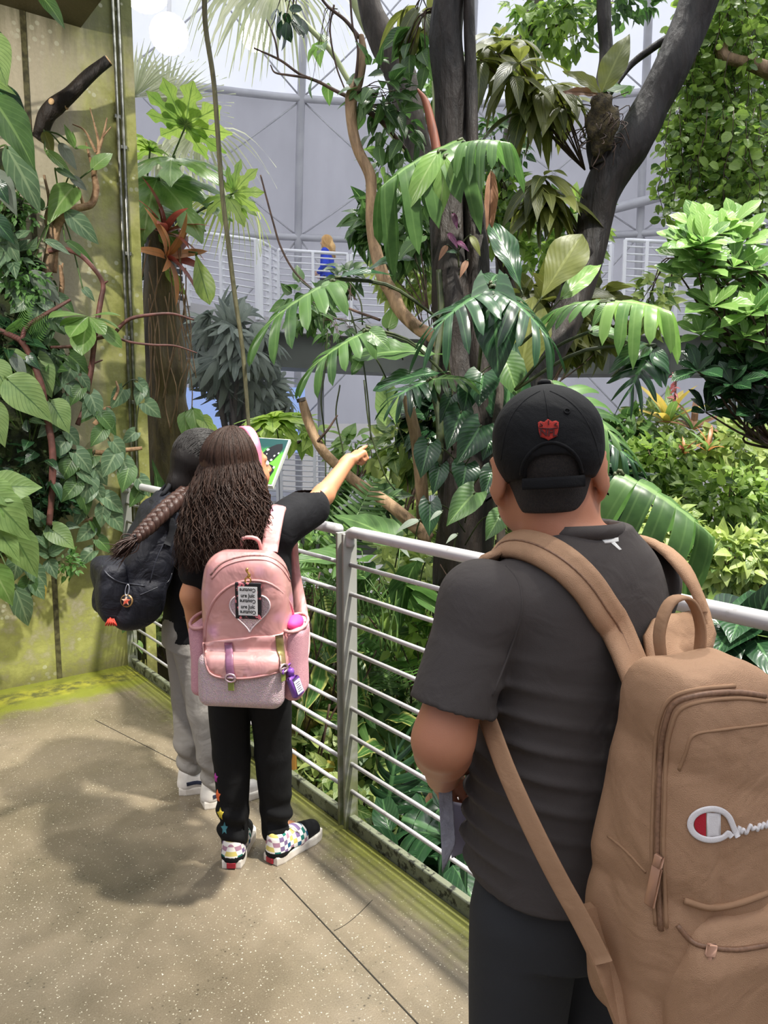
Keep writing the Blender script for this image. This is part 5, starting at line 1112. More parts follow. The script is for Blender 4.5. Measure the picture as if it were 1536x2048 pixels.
# ================================================================ leaves and plants
def prof(kind, t):
    t = np.asarray(t, float)
    if kind == 'lance': return np.sin(np.pi * t ** .85) ** .9 * (1 - .25 * t)
    if kind == 'ovate': return np.sin(np.pi * t ** .62) ** .85 * (1 - .35 * t ** 3)
    if kind == 'obov': return np.sin(np.pi * np.clip(t, 0, 1) ** 1.7) ** .8
    if kind == 'round': return np.sqrt(np.clip(1 - (2 * t - 1) ** 2, 0, 1))
    if kind == 'strap': return np.clip(np.minimum(.55 + t * 2, 1) * (1 - t ** 5), 0, 1) ** .9
    if kind == 'heart': return np.clip(np.interp(t, [0, .08, .25, .45, .7, .9, 1], [.55, .82, 1, .93, .55, .17, 0]), 0, 1)
    if kind == 'arrow': return np.clip(np.interp(t, [0, .1, .3, .6, .85, 1], [.35, .75, .95, .75, .3, 0]), 0, 1)
def tpl(kind, w=.3, nl=8, nw=2, bend=.25, fold=.15, wavy=0.0):
    """leaf of length 1 along y, half width w, normal z"""
    ts = np.linspace(0, 1, nl + 1); ss = np.linspace(-1, 1, 2 * nw + 1); V, U = [], []
    for t in ts:
        for s in ss:
            hw = w * float(prof(kind, t)); y = t
            if kind == 'heart': y = t - .20 * abs(s) ** 1.6 * (1 - t) ** 3
            if kind == 'arrow': y = t - .32 * abs(s) ** 1.5 * (1 - t) ** 3
            z = -bend * t * t + fold * abs(s) * hw * 2 - fold * hw * .8 * s * s + wavy * w * abs(s) * math.sin(t * 19 + (2 if s > 0 else 0))
            V.append((s * hw, y, z)); U.append((.5 + .5 * s, t))
    k = 2 * nw + 1; F = [(i * k + j, i * k + j + 1, (i + 1) * k + j + 1, (i + 1) * k + j) for i in range(nl) for j in range(2 * nw)]
    return np.array(V), np.array(F), np.array(U)
def split_tpl(k=7, w=.42, gap=.45, lean=.28, droop=.25, bend=.15, ne=7, fold=.12):
    """deeply split leaf: finger lobes along both sides of the midrib"""
    V, F, U = [], [], []
    for sd in (-1, 1):
        for i in range(k):
            t0, t1 = .97 * i / k, .97 * (i + 1) / k; tm = (t0 + t1) / 2; wd = w * (.90 + .2 * ((i * 7 + sd * 3) % 5) / 4) * (.62 + .55 * math.sin(math.pi * min(tm * 1.05 + .08, 1)) - .38 * tm ** 4); ln = lean * (.1 + 1.15 * tm) - .10 * (1 - tm) ** 3
            b = len(V)
            for e in np.linspace(0, 1, ne + 1):
                g = 1.0 if e < gap else math.sqrt(max(1 - ((e - gap) / (1 - gap)) ** 2, 0)) * (1 - .12 * (e - gap))
                for h in (-1, 0, 1):
                    y = tm + ln * e + h * (t1 - t0) * .5 * g; z = fold * e * w - droop * (.65 + .6 * ((i * 5 + sd) % 4) / 3) * e ** 2.2 - bend * y * y - .016 * abs(h) * min(e * 4, 1)
                    V.append((sd * wd * e * (1 - .10 * e), y, z)); U.append((.5 + sd * .5 * e, tm + h * (t1 - t0) * .5 + .7 * .5 * e))
            for r in range(ne):
                for c in range(2): q = (b + r * 3 + c, b + r * 3 + c + 1, b + r * 3 + c + 4, b + r * 3 + c + 3); F.append(q if sd > 0 else q[::-1])
    return np.array(V), np.array(F), np.array(U)
def palmate_tpl(k=9, spread=2.5, w=.17, sub=.30, droop=.15, cup=.1, nl=12):
    V, F, U = [], [], []
    for i in range(k):
        a = -spread + 2 * spread * i / (k - 1); L = (1 - .28 * abs(a) / spread); b = len(V); d = A(math.sin(a), math.cos(a)); s = A(d[1], -d[0])
        for t in np.linspace(0, 1, nl + 1):
            hw = w * L * (math.sin(math.pi * min(t * .93 + .05, 1)) ** .6) * (1 + sub * math.sin(t * 17 + i * .3)) * (1 if t < .97 else .4)
            for h in (-1, 0, 1):
                p = d * t * L + s * h * hw; V.append((p[0], p[1], cup * t - droop * t * t - .02 * abs(h) + .004 * i)); U.append((.5 + .5 * h, t))
        for r in range(nl):
            for c in range(2): F.append((b + r * 3 + c, b + r * 3 + c + 1, b + r * 3 + c + 4, b + r * 3 + c + 3))
    return np.array(V), np.array(F), np.array(U)
def fan_tpl(k=34, spread=2.4, w=.030, droop=.5, seed=0, nl=7):
    r = np.random.RandomState(seed); V, F, U = [], [], []
    for i in range(k):
        a = -spread + 2 * spread * i / (k - 1) + r.uniform(-.03, .03); L = r.uniform(.85, 1.0); b = len(V); d = A(math.sin(a), math.cos(a)); s = A(d[1], -d[0]); dr = droop * r.uniform(.7, 1.3)
        for t in np.linspace(0, 1, nl + 1):
            hw = w * min(.25 + t * 2.2, 1) * (1 - max(t - .55, 0) / .45 * .95)
            for h in (-1, 1): p = d * (t - .25 * dr * max(t - .5, 0) ** 1.5) * L + s * h * hw; V.append((p[0], p[1], -dr * max(t - .42, 0) ** 1.6 * 1.9 + .012 * h)); U.append((.5 + .35 * h, t))
        for q in range(nl): F.append((b + q * 2, b + q * 2 + 1, b + q * 2 + 3, b + q * 2 + 2))
    return np.array(V), np.array(F), np.array(U)
def frond_tpl(k=16, w=.28, lw=.022, droop=.5, bend=.35, up=.25):
    """pinnate frond: leaflets along a bent midrib"""
    V, F, U = [], [], []
    for i in range(k):
        t = .12 + .86 * i / (k - 1); ll = w * math.sin(math.pi * min(t * .85 + .12, 1)) + .03
        for sd in (-1, 1):
            b = len(V)
            for e in np.linspace(0, 1, 5):
                hw = lw * (1 - e ** 2.5) + .001; y = t + .30 * ll * e; x = sd * ll * e * .95; z = -bend * t * t + up * ll * e - droop * ll * e * e
                for h in (-1, 1): V.append((x, y + h * hw, z)); U.append((.5 + .35 * h, e))
            for q in range(4): f = (b + q * 2, b + q * 2 + 1, b + q * 2 + 3, b + q * 2 + 2); F.append(f if sd > 0 else f[::-1])
    b = len(V); ts = np.linspace(0, 1, 9)
    for t in ts:
        for h in (-1, 1): V.append((h * .008 * (1.1 - t), t, -bend * t * t + .004)); U.append((.5, t))
    F += [(b + q * 2, b + q * 2 + 1, b + q * 2 + 3, b + q * 2 + 2) for q in range(8)]
    return np.array(V), np.array(F), np.array(U)
def put(tp, pos, dr, up, scale, ws=1.0):
    """many copies of one leaf: base, direction, normal hint, length"""
    V, F, U = tp; pos = np.atleast_2d(pos); n = len(pos); dr = np.broadcast_to(np.atleast_2d(dr), (n, 3)); up = np.broadcast_to(np.atleast_2d(up), (n, 3))
    y = dr / np.maximum(np.linalg.norm(dr, axis=1, keepdims=True), 1e-9); x = np.cross(y, up); x /= np.maximum(np.linalg.norm(x, axis=1, keepdims=True), 1e-9); z = np.cross(x, y)
    s = np.broadcast_to(np.asarray(scale, float), (n,)); w = np.broadcast_to(np.asarray(ws, float), (n,))
    W = (V[None, :, 0, None] * (x * w[:, None])[:, None] + V[None, :, 1, None] * y[:, None] + V[None, :, 2, None] * z[:, None]) * s[:, None, None] + pos[:, None]
    m = len(V); return W.reshape(-1, 3), (F[None] + (np.arange(n) * m)[:, None, None]).reshape(-1, 4), np.tile(U, (n, 1))
def join(parts):
    V, F, U, n = [], [], [], 0
    for v, f, u in parts: V.append(v); F.append(f + n); U.append(u); n += len(v)
    return np.concatenate(V), np.concatenate(F), np.concatenate(U)
def leafobj(name, parts, mat, parent):
    V, F, U = join(parts); return mk(name, V, F, mat, parent, U)
# leaf colours
LM = dict(
 dark=leafmat('dark glossy leaf', (12, 36, 20), (36, 78, 42), (84, 136, 74), .22, .24, 9, .05, .25, .55, .6),
 mid=leafmat('mid green leaf', (34, 72, 28), (82, 124, 52), (130, 170, 84), .34, .38, 9, .05, .2, .6),
 bright=leafmat('bright backlit leaf', (104, 146, 36), (160, 188, 66), (76, 112, 34), .45, .4, 7, .05, .35, .5),
 sun=leafmat('fresh light green leaf', (66, 116, 36), (124, 166, 68), (160, 190, 110), .36, .32, 7, .05, .2, .6),
 olive=leafmat('olive yellow leaf', (58, 74, 24), (118, 124, 42), (140, 146, 66), .45, .42, 10, .05, .25, .7),
 vine=leafmat('small hanging vine leaf', (56, 98, 24), (142, 176, 54), (150, 180, 80), .42, .42, 4, .06, .1, .85),
 pale=leafmat('pale striped leaf', (92, 138, 62), (150, 182, 96), (52, 96, 44), .3, .4, 11, .03, .5, .5),
 silver=leafmat('silver veined dark leaf', (38, 74, 48), (104, 138, 96), (150, 176, 128), .25, .38, 5, .07, .55, .55),
 lime=leafmat('lime green soft leaf', (92, 136, 52), (146, 180, 92), (78, 118, 48), .38, .4, 9, .04, .4, .5),
 grey=leafmat('grey green misty leaf', (88, 104, 92), (138, 150, 134), (150, 160, 146), .3, .5, 8, .05, .1, .7),
 palm=leafmat('pale dry palm leaflet', (168, 178, 132), (212, 214, 184), (190, 196, 150), .5, .5, 2, .1, .0, .7),
 palmg=leafmat('yellow green palm leaflet', (140, 164, 62), (200, 208, 116), (180, 190, 100), .5, .45, 2, .1, .0, .7),
 fern=leafmat('fern green', (50, 108, 34), (104, 160, 62), (110, 150, 70), .35, .5, 3, .08, .0, .6),
 red=leafmat('red brown bromeliad leaf', (92, 26, 20), (168, 62, 40), (120, 60, 40), .35, .32, 2, .04, .0, .6),
 orange=leafmat('orange brown bromeliad leaf', (146, 84, 30), (206, 132, 54), (150, 110, 50), .35, .35, 2, .04, .0, .7),
 yellow=leafmat('yellow leaf', (206, 168, 34), (238, 206, 70), (200, 190, 90), .4, .4, 3, .05, .1, .6),
 brown=leafmat('dry brown leaf', (104, 62, 40), (150, 104, 70), (90, 56, 36), .2, .7, 8, .05, .2, .6),
 under=leafmat('undergrowth leaf', (66, 108, 38), (176, 194, 94), (170, 190, 110), .4, .38, 6, .06, .25, .85),
 varie=leafmat('yellow edged leaf', (52, 104, 36), (96, 146, 56), (150, 180, 90), .35, .35, 8, .05, .2, .6, edge=(196, 196, 92)),
)
def bark(name, c1, c2, sc=18, rough=.7, bmp=.8):
    t = NT(name); co = t.coord(); st = t.mapping(co, (1, 1, .22)); n = t.noise(st, sc, 6, .7, dist=.4); n2 = t.noise(co, 4, 4); v = t.n('ShaderNodeTexVoronoi'); v.inputs['Scale'].default_value = sc * 2; t.l(st, v.inputs['Vector'])
    col = t.mix(t.ramp(n, .3, .7), lin(c1), lin(c2)); col = t.mix(t.math('MULTIPLY', t.ramp(n2, .5, .7), .5), col, lin(tuple(int(a * .7 + 20) for a in c2)))
    return t.done(t.princ(col, rough, .4, 0, t.bump(t.math('ADD', n, t.math('MULTIPLY', v.outputs['Distance'], .5)), bmp, .02)))
m_bark = bark('wet dark bark', (14, 11, 9), (38, 29, 24), 16, .6); m_bark2 = bark('grey brown bark', (46, 41, 37), (84, 75, 68), 14); m_bark3 = bark('light brown bark', (112, 90, 68), (164, 136, 106), 18)
m_bark4 = bark('mossy stump bark', (52, 44, 30), (104, 92, 60), 9, .45, 1.0); m_twig = M('brown twig', (84, 62, 50), (56, 42, 36), 30, .7); m_redstem = M('reddish stem', (118, 74, 66), (88, 56, 48), 20, .6, bump=.2); m_gstem = M('green stem', (84, 110, 50), (60, 84, 40), 20, .5); m_drift = M('pale driftwood', (176, 142, 108), (128, 98, 70), 24, .75, bump=.5)
m_cut = M('freshly cut wood', (206, 172, 128), (176, 140, 100), 40, .8); m_dstem = M('dark green stem', (42, 52, 30), (62, 70, 40), 20, .5); m_pole = M('pale green cane', (168, 176, 128), (140, 150, 100), 5, .5)
def pxpath(pts, n=None):
    """(px, py, depth) points to a smooth world path"""
    w = [P(a, b, d) for a, b, d in pts]; return spline(w, n or 6 * len(w))
def pxr(px, d): return px / F_PX * d
def limb(mb, pts, n=14, wob=.08, sides=12):
    """trunk or branch from (px, py, depth, radius px)"""
    w = [P(a, b, d) for a, b, d, r in pts]; rs = [pxr(r, d) for a, b, d, r in pts]; m = n * (len(w) - 1) + 1; q = spline(w, m); rr = np.interp(np.linspace(0, 1, m), np.linspace(0, 1, len(w)), rs)
    T, N, B = frames(q); a = np.linspace(0, 2 * np.pi, sides, endpoint=False); ph = rnd.uniform(0, 6)
    k = 1 + wob * (np.sin(3 * a[None] + 9 * q[:, 2, None] + ph) * .6 + np.sin(5 * a[None] - 14 * q[:, 2, None]) * .4)
    V = (q[:, None] + (np.cos(a)[None, :, None] * B[:, None] + np.sin(a)[None, :, None] * N[:, None]) * (rr[:, None] * k)[:, :, None]).reshape(-1, 3)
    F = [(i * sides + j, i * sides + (j + 1) % sides, (i + 1) * sides + (j + 1) % sides, (i + 1) * sides + j) for i in range(m - 1) for j in range(sides)] + [tuple(range(sides))[::-1], tuple((m - 1) * sides + j for j in range(sides))]
    mb.add(V, F); return q, rr
T_LANCE = tpl('lance', .16, 6, 1, .25, .3); T_LANCE2 = tpl('lance', .20, 7, 2, .45, .2); T_OV = tpl('ovate', .30, 6, 1, .3, .25); T_OBOV = tpl('obov', .24, 6, 1, .25, .25); T_RND = tpl('round', .38, 4, 1, .1, .2); T_HEART = tpl('heart', .40, 9, 2, .30, .22); T_SMALL = tpl('ovate', .30, 4, 1, .2, .3)
CAMP = A(0, 0, CAM_H)
def shrub(name, label, cat, c, rad, n, L, tp, mat, droop=.3, seed=0, base=None, stems=6, smat=None, group=None, sr=.006, hollow=.45, toward=.5, ls=.35):
    """leafy plant: stems from a base and leaves turned outward over an ellipsoid crown"""
    r = np.random.RandomState(seed + 100); c = np.asarray(c, float); rad = np.asarray(rad, float); base = c - A(0, 0, rad[2] * 1.1) if base is None else np.asarray(base, float)
    root = thing(name, label, cat, base, group); d = r.normal(size=(n, 3)); d /= np.linalg.norm(d, axis=1, keepdims=True); q = c + d * rad * (hollow + (1 - hollow) * r.uniform(0, 1, (n, 1)) ** .6)
    dr = d + r.normal(size=(n, 3)) * .55 + A(0, 0, -droop); up = A(0, 0, 1) * .8 + d * .3 + r.normal(size=(n, 3)) * .45 + nrm(CAMP - c) * toward
    leafobj('foliage', [put(tp, q, dr, up, L * r.uniform(1 - ls, 1 + ls, n))], LM[mat] if isinstance(mat, str) else mat, root)
    if stems:
        mb = MB()
        for i in range(stems):
            e = q[r.randint(n)]; m = (base + e) / 2 + r.normal(size=3) * rad * .18; m[2] = max(m[2], base[2]); mb.tube(spline([base + r.normal(size=3) * .02 * A(1, 1, 0), m, e], 9), np.linspace(sr, sr * .4, 9), 5)
        mb.make('stems', smat or m_twig, root)
    return root
def curtain(name, label, cat, strands, L, tp, mat, step, seed, group=None, smat=None, sr=.0025, spread=.05, droop=.4):
    """hanging vine: strands (list of world polylines), leaves along each"""
    r = np.random.RandomState(seed); root = thing(name, label, cat, strands[0][0], group); mb = MB(); Q, D, Up = [], [], []
    for s in strands:
        s = np.asarray(s); ln = np.linalg.norm(np.diff(s, axis=0), axis=1).sum(); m = max(4, int(ln / .12)); p = spline(s, m); p[1:] += r.normal(size=(m - 1, 3)) * .012; mb.tube(p, sr, 4)
        k = max(2, int(ln / step)); pp = spline(p, k)
        for i in range(k):
            for _ in range(2): a = r.uniform(0, 6.28); d = A(math.cos(a), math.sin(a), r.uniform(-.9, .5) - droop * .4); Q.append(pp[i] + d * r.uniform(0, spread)); D.append(d); Up.append(A(0, 0, .6) + nrm(CAMP - pp[i]) * .7 + r.normal(size=3) * .5)
    n = len(Q); leafobj('foliage', [put(tp, Q, D, Up, L * r.uniform(.6, 1.3, n))], LM[mat], root); mb.make('stems', smat or m_twig, root); return root
def plant(name, label, cat, base, leaves, smat=None, group=None, partname='leaf', pr=.004):
    """plant with leaves given one by one: dict(b, t: base and tip points, tp, m, n: normal hint, ws, st: stem root)"""
    root = thing(name, label, cat, base, group); mb = MB(); any_ = False
    for lf in leaves:
        b, t = np.asarray(lf['b'], float), np.asarray(lf['t'], float); L = np.linalg.norm(t - b)
        n = lf.get('n'); n = nrm(CAMP - (b + t) / 2) + A(0, 0, .8) if n is None else np.asarray(n, float)
        leafobj(partname, [put(lf['tp'], b, t - b, n, L, lf.get('ws', 1.0))], LM[lf['m']], root)
        s = lf.get('st', base)
        if s is not None:
            s = np.asarray(s, float); mid = (s + b) / 2 + A(0, 0, np.linalg.norm(b - s) * .12) + nrm(b - s) * 0; mb.tube(spline([s, mid, b, b + (t - b) * .06], 12), lf.get('pr', pr), 6); any_ = True
    if any_: mb.make('stems', smat or m_gstem, root)
    return root
def rosette(name, label, cat, c, n, L, tp, mat, tilt=(.3, 1.2), seed=0, ax=(0, 0, 1), group=None, ws=1.0, half=None):
    r = np.random.RandomState(seed + 7); root = thing(name, label, cat, c, group); ax = nrm(ax); u = nrm(np.cross(ax, A(.3, 1, .2))); v = np.cross(ax, u)
    for i in range(n):
        a = 2.4 * i + r.uniform(-.2, .2); ti = tilt[0] + (tilt[1] - tilt[0]) * i / max(n - 1, 1); d = (u * math.cos(a) + v * math.sin(a)) * math.sin(ti) + ax * math.cos(ti)
        leafobj('leaf', [put(tp, np.asarray(c) + d * .02, d, ax * 1.0 - d * .2, L * r.uniform(.8, 1.1), ws)], LM[mat] if isinstance(mat, str) else LM[mat[i % len(mat)]], root)
    return root
def WP(px, py, off=.1):
    """point in front of the concrete wall"""
    d = ray(px, py); o = W0 - UF * off; t = ((o - CAMP) @ UF) / (d @ UF); return CAMP + d * t
# ================================================================ tree trunks
def tree(label, parts, mat, cat='tree', name='tree'):
    root = None; out = []
    for nm, pts, m in parts:
        if root is None: w = P(*pts[-1][:3]); root = thing(name, label, cat, w)
        mb = MB(); limb(mb, pts); out.append(mb.make(nm, m or mat, root))
    return root
t1 = tree('tall dark main tree trunk just left of the boy\'s cap', [('trunk', [(905, -70, 4.3, 29), (893, 60, 4.3, 31), (903, 200, 4.3, 33), (903, 350, 4.3, 34), (898, 480, 4.25, 37), (905, 580, 4.2, 41), (918, 700, 4.2, 45), (928, 820, 4.15, 50), (932, 950, 4.1, 55), (928, 1100, 4.1, 60), (925, 1400, 4.1, 66), (925, 1900, 4.1, 72)], m_bark),
    ('vine_stem', [(936, -60, 4.26, 10), (942, 150, 4.24, 11), (946, 330, 4.2, 12), (952, 470, 4.18, 22), (958, 600, 4.15, 24), (965, 720, 4.1, 26), (975, 900, 4.05, 20)], m_bark), ('vine_stem', [(870, 980, 4.0, 9), (880, 860, 4.02, 8), (868, 760, 4.05, 7), (882, 640, 4.1, 7), (878, 540, 4.12, 6)], m_dstem), ('vine_stem', [(1005, 1300, 3.9, 9), (1000, 1000, 3.9, 9), (990, 880, 3.95, 9), (1000, 780, 4.0, 8), (990, 680, 4.05, 6)], m_bark2)], m_bark)
tree('leaning grey-brown trunk between the thin crooked trunk and the main trunk', [('trunk', [(722, -60, 5.2, 17), (742, 20, 5.2, 22), (772, 90, 5.2, 28), (802, 160, 5.2, 30), (822, 240, 5.15, 27), (842, 310, 5.1, 23), (868, 380, 5.0, 21), (905, 470, 4.8, 20), (925, 560, 4.55, 18)], m_bark2)], m_bark2)
tree('thin crooked light brown trunk rising from the base of the dark main trunk', [('trunk', [(722, 70, 4.5, 5), (726, 110, 4.5, 8), (716, 165, 4.5, 10), (703, 195, 4.5, 12), (704, 250, 4.5, 10), (716, 300, 4.5, 10), (740, 352, 4.5, 11), (742, 400, 4.5, 10), (743, 450, 4.5, 10), (752, 505, 4.5, 12), (767, 558, 4.45, 13), (786, 590, 4.45, 14), (802, 622, 4.4, 13), (835, 655, 4.35, 13), (875, 680, 4.3, 14), (905, 730, 4.25, 15)], m_bark3),
    ('branch', [(700, 195, 4.5, 4), (672, 182, 4.52, 3.4), (640, 165, 4.55, 3), (600, 148, 4.6, 2.6), (560, 120, 4.65, 2.2), (508, 96, 4.7, 1.6)], m_twig), ('branch', [(620, 156, 4.58, 2.4), (575, 150, 4.6, 2), (550, 145, 4.6, 1.6), (541, 130, 4.6, 1.2)], m_twig), ('branch', [(557, 120, 4.65, 2), (550, 80, 4.65, 1.8), (534, 40, 4.7, 1.3)], m_twig), ('branch', [(718, 75, 4.5, 4), (690, 40, 4.5, 3.2), (655, 12, 4.5, 2.6), (632, -20, 4.5, 2.2)], m_twig), ('branch', [(709, 180, 4.48, 3), (716, 100, 4.46, 2.2), (705, 50, 4.45, 2), (700, -10, 4.45, 2)], m_twig), ('branch', [(668, 10, 4.5, 2), (660, 60, 4.5, 1.8), (672, 130, 4.5, 1.6), (690, 180, 4.5, 1.4)], m_twig), ('branch', [(725, 215, 4.5, 5), (765, 245, 4.55, 4.4), (800, 285, 4.6, 3.6), (816, 305, 4.6, 2.6)], m_twig)], m_bark3)
tr_ = tree('thick forked brown trunk rising to the top right behind the boy', [('trunk', [(1440, -90, 5.0, 36), (1412, -30, 5.0, 36), (1378, 50, 5.0, 35), (1345, 130, 4.95, 34), (1305, 210, 4.95, 33), (1265, 285, 4.9, 36), (1225, 335, 4.9, 38), (1203, 385, 4.9, 36), (1190, 450, 4.9, 33), (1172, 520, 4.85, 32), (1150, 590, 4.8, 32), (1118, 665, 4.7, 34), (1075, 740, 4.6, 36), (1020, 830, 4.45, 38), (975, 930, 4.3, 40), (950, 1060, 4.2, 42)], m_bark),
    ('branch', [(1345, 70, 5.0, 7), (1300, 100, 5.1, 7), (1262, 130, 5.15, 6), (1235, 165, 5.1, 5), (1215, 195, 5.0, 5)], m_bark), ('branch', [(1205, 330, 4.88, 26), (1196, 285, 4.88, 22), (1200, 235, 4.88, 15), (1205, 190, 4.9, 11)], m_bark), ('branch', [(1130, 560, 4.75, 22), (1170, 500, 4.8, 20)], m_bark)], m_bark)
tree('slim grey trunk in the haze right of the main trunk', [('trunk', [(1082, -60, 6.6, 15), (1062, 40, 6.6, 16), (1040, 120, 6.6, 15), (1025, 240, 6.6, 13), (1012, 340, 6.6, 15), (1008, 430, 6.6, 20), (1015, 540, 6.6, 24), (1020, 700, 6.6, 26), (1020, 1000, 6.6, 30), (1020, 1250, 6.6, 34)], m_bark2)], m_bark2)
tree('thin dark trunk at the top centre right behind the fern leaf', [('trunk', [(1205, -60, 5.9, 12), (1208, 40, 5.9, 13), (1212, 110, 5.9, 12), (1200, 190, 5.8, 11), (1190, 300, 5.6, 10)], m_bark)], m_bark)
tree('broken brown tree stub beside the pointing hand', [('trunk', [(604, 800, 4.3, 8), (612, 830, 4.3, 10), (626, 868, 4.3, 9.5), (645, 900, 4.3, 10), (672, 928, 4.3, 10), (715, 965, 4.28, 11), (780, 1010, 4.2, 12), (860, 1080, 4.15, 14)], m_bark3), ('cut_face', [(602, 796, 4.3, 9), (604, 803, 4.3, 9.5)], m_bark2), ('branch', [(634, 884, 4.28, 3), (655, 860, 4.25, 2.5), (675, 830, 4.25, 1.6)], m_twig)], m_bark3, 'stump', 'tree_stub')
tree('short upright brown stake in the leaves left of the heart leaves', [('trunk', [(815, 790, 4.6, 10), (822, 830, 4.6, 11), (832, 880, 4.6, 12), (842, 960, 4.6, 13), (850, 1100, 4.6, 14)], m_bark3)], m_bark3, 'stake', 'wooden_stake')
tree('pale curved branch at the far right edge in the hanging vines', [('trunk', [(1440, 92, 5.3, 12), (1448, 112, 5.3, 11), (1475, 122, 5.3, 10), (1510, 130, 5.3, 13), (1560, 150, 5.3, 16)], m_bark3)], m_bark3, 'branch', 'tree_branch')
for nm, lab, pts, m, cat in (('cane_pole', 'pale green slanting cane left of the thin crooked trunk', [(588, 25, 6.4, 5), (660, 100, 6.4, 5), (700, 165, 6.4, 5), (760, 240, 6.4, 4.6), (820, 315, 6.4, 4.2)], m_pole, 'cane'), ('cane_pole', 'green slanting cane crossing the leaning grey trunk', [(700, -20, 5.8, 9), (735, 60, 5.8, 8.5), (775, 130, 5.8, 8), (820, 210, 5.8, 7), (850, 290, 5.8, 6)], m_pole, 'cane'), ('cane_pole', 'upright green cane just left of the dark main trunk', [(868, 60, 5.6, 8), (872, 180, 5.6, 8), (876, 300, 5.6, 8), (878, 460, 5.6, 9)], m_pole, 'cane'),
    ('leaf_sheath', 'reddish dry leaf sheath leaning on the main trunk', [(835, 178, 4.12, 2), (852, 205, 4.1, 7), (866, 260, 4.08, 9), (876, 320, 4.06, 9), (886, 385, 4.05, 7), (876, 440, 4.05, 3)], M('reddish sheath', (128, 70, 46), (92, 48, 34), 12, .6, stretch=(1, 1, .2)), 'dead leaf'), ('hanging_vine', 'long rope-like vine hanging in front of the wall edge down to the girls', [(409, -20, 3.9, 5), (412, 60, 3.9, 4.8), (428, 170, 3.9, 4.6), (438, 300, 3.9, 4.6), (446, 400, 3.9, 4.6), (458, 500, 3.9, 4.6), (470, 590, 3.9, 4.4), (484, 690, 3.9, 4.2), (492, 780, 3.9, 4), (498, 862, 3.9, 3.6)], bark('rope vine bark', (64, 62, 44), (96, 92, 64), 30), 'vine'),
    ('bare_twig', 'bare thin twig slanting from the yellow leaves to the ramp railing', [(521, 350, 4.6, 1.6), (534, 400, 4.6, 1.8), (548, 450, 4.6, 1.9), (560, 490, 4.6, 2), (580, 530, 4.6, 2), (604, 560, 4.6, 2.2), (640, 590, 4.6, 2.4), (700, 618, 4.5, 2.6), (760, 640, 4.4, 2.8)], m_twig, 'twig')):
    root = thing(nm, lab, cat, P(*pts[len(pts) - 1][:3])); mb = MB(); limb(mb, pts, 8, .1, 8); mb.make('stem', m, root)
# thin wiry stems among the leaves
mb = MB(); root = thing('wiry_stems', 'tangle of thin bare wiry stems hanging below the upper ramp, left of main trunk', 'stems', P(680, 640, 4.4))
for pts in ([(650, 590, 4.5), (690, 560, 4.5), (720, 600, 4.5), (725, 650, 4.5)], [(655, 660, 4.45), (650, 740, 4.45), (642, 800, 4.45), (650, 880, 4.45), (652, 1010, 4.4)], [(680, 770, 4.4), (672, 830, 4.4), (686, 900, 4.4), (682, 930, 4.4)], [(700, 620, 4.4), (722, 700, 4.4), (735, 790, 4.4), (742, 880, 4.4)], [(620, 600, 4.5), (680, 640, 4.5), (740, 635, 4.4)], [(728, 760, 4.3), (740, 860, 4.3), (770, 950, 4.3), (790, 980, 4.3)], [(600, 560, 4.5), (640, 600, 4.5), (650, 680, 4.5)]): mb.tube(pxpath(pts, 16), .0045, 5)
mb.make('stems', m_dstem, root)
# stump behind the wall edge with roots
st = tree('bark covered stump column beside the concrete wall edge', [('trunk', [(318, 462, 5.3, 26), (320, 520, 5.3, 30), (322, 600, 5.3, 32), (324, 680, 5.3, 40), (330, 740, 5.3, 46), (330, 790, 5.3, 42), (332, 850, 5.3, 48), (335, 950, 5.3, 50), (338, 1100, 5.3, 54), (340, 1400, 5.3, 58)], m_bark4)], m_bark4, 'stump', 'bark_stump')
mb = MB()
for i in range(16):
    x = rnd.uniform(296, 372); y0 = rnd.uniform(480, 600); pts = [(x, y0, 5.1)]
    for k in range(4): x += rnd.uniform(-16, 18); y0 += rnd.uniform(40, 90); pts.append((min(x, 392), y0, 5.12 + rnd.uniform(-.06, .04)))
    mb.tube(pxpath(pts, 14), .004, 5)
mb.make('aerial_roots', m_bark3, st)
# ================================================================ palms, lobed leaves and bromeliads left of centre
T_FAN = fan_tpl(30, 1.6, .022, .75, 1); T_FAN2 = fan_tpl(26, 1.2, .025, .12, 2); T_FAN3 = fan_tpl(24, 1.5, .018, 1.1, 3)
def fan(label, c, tip, tp, m, n=None, ws=1.0, stem=None):
    return plant('palm_leaf', label, 'palm leaf', c, [dict(b=c, t=tip, tp=tp, m=m, n=n, ws=ws, st=stem, pr=.012)], m_pole)
fan('pale drooping fan palm leaf hanging at the top centre, under the roof', P(560, -40, 7.6), P(585, 110, 7.3), T_FAN, 'palm', A(0, -.4, 1), 1.0, P(470, -120, 7.9))
fan('second drooping fan palm leaf at the top, right of the rope vine', P(500, -60, 7.9), P(500, 60, 7.6), T_FAN3, 'palm', A(.2, -.5, 1))
fan('spiky fan palm leaf in the haze behind the lobed leaves', P(268, 195, 8.0), P(310, 60, 8.2), T_FAN2, 'palm', A(.1, -1, .2))
fan('upright spiky fan palm leaf right of the rope vine', P(330, 215, 8.4), P(420, 110, 8.6), T_FAN2, 'palm', A(.1, -1, .3))
fan('dry whitish palm skirt hanging below the lobed leaves', P(400, 255, 6.6), P(405, 400, 6.4), T_FAN3, 'palm', A(0, -.7, .7)); fan('dry whitish palm leaf hanging beside the wall edge', P(325, 290, 6.8), P(320, 420, 6.6), T_FAN3, 'palm', A(0, -.7, .6))
fan('yellow green drooping palm leaf above the far railing', P(450, 395, 6.2), P(520, 470, 6.0), T_FAN, 'palmg', A(.3, -.5, .9), 1.0, P(330, 380, 6.3))
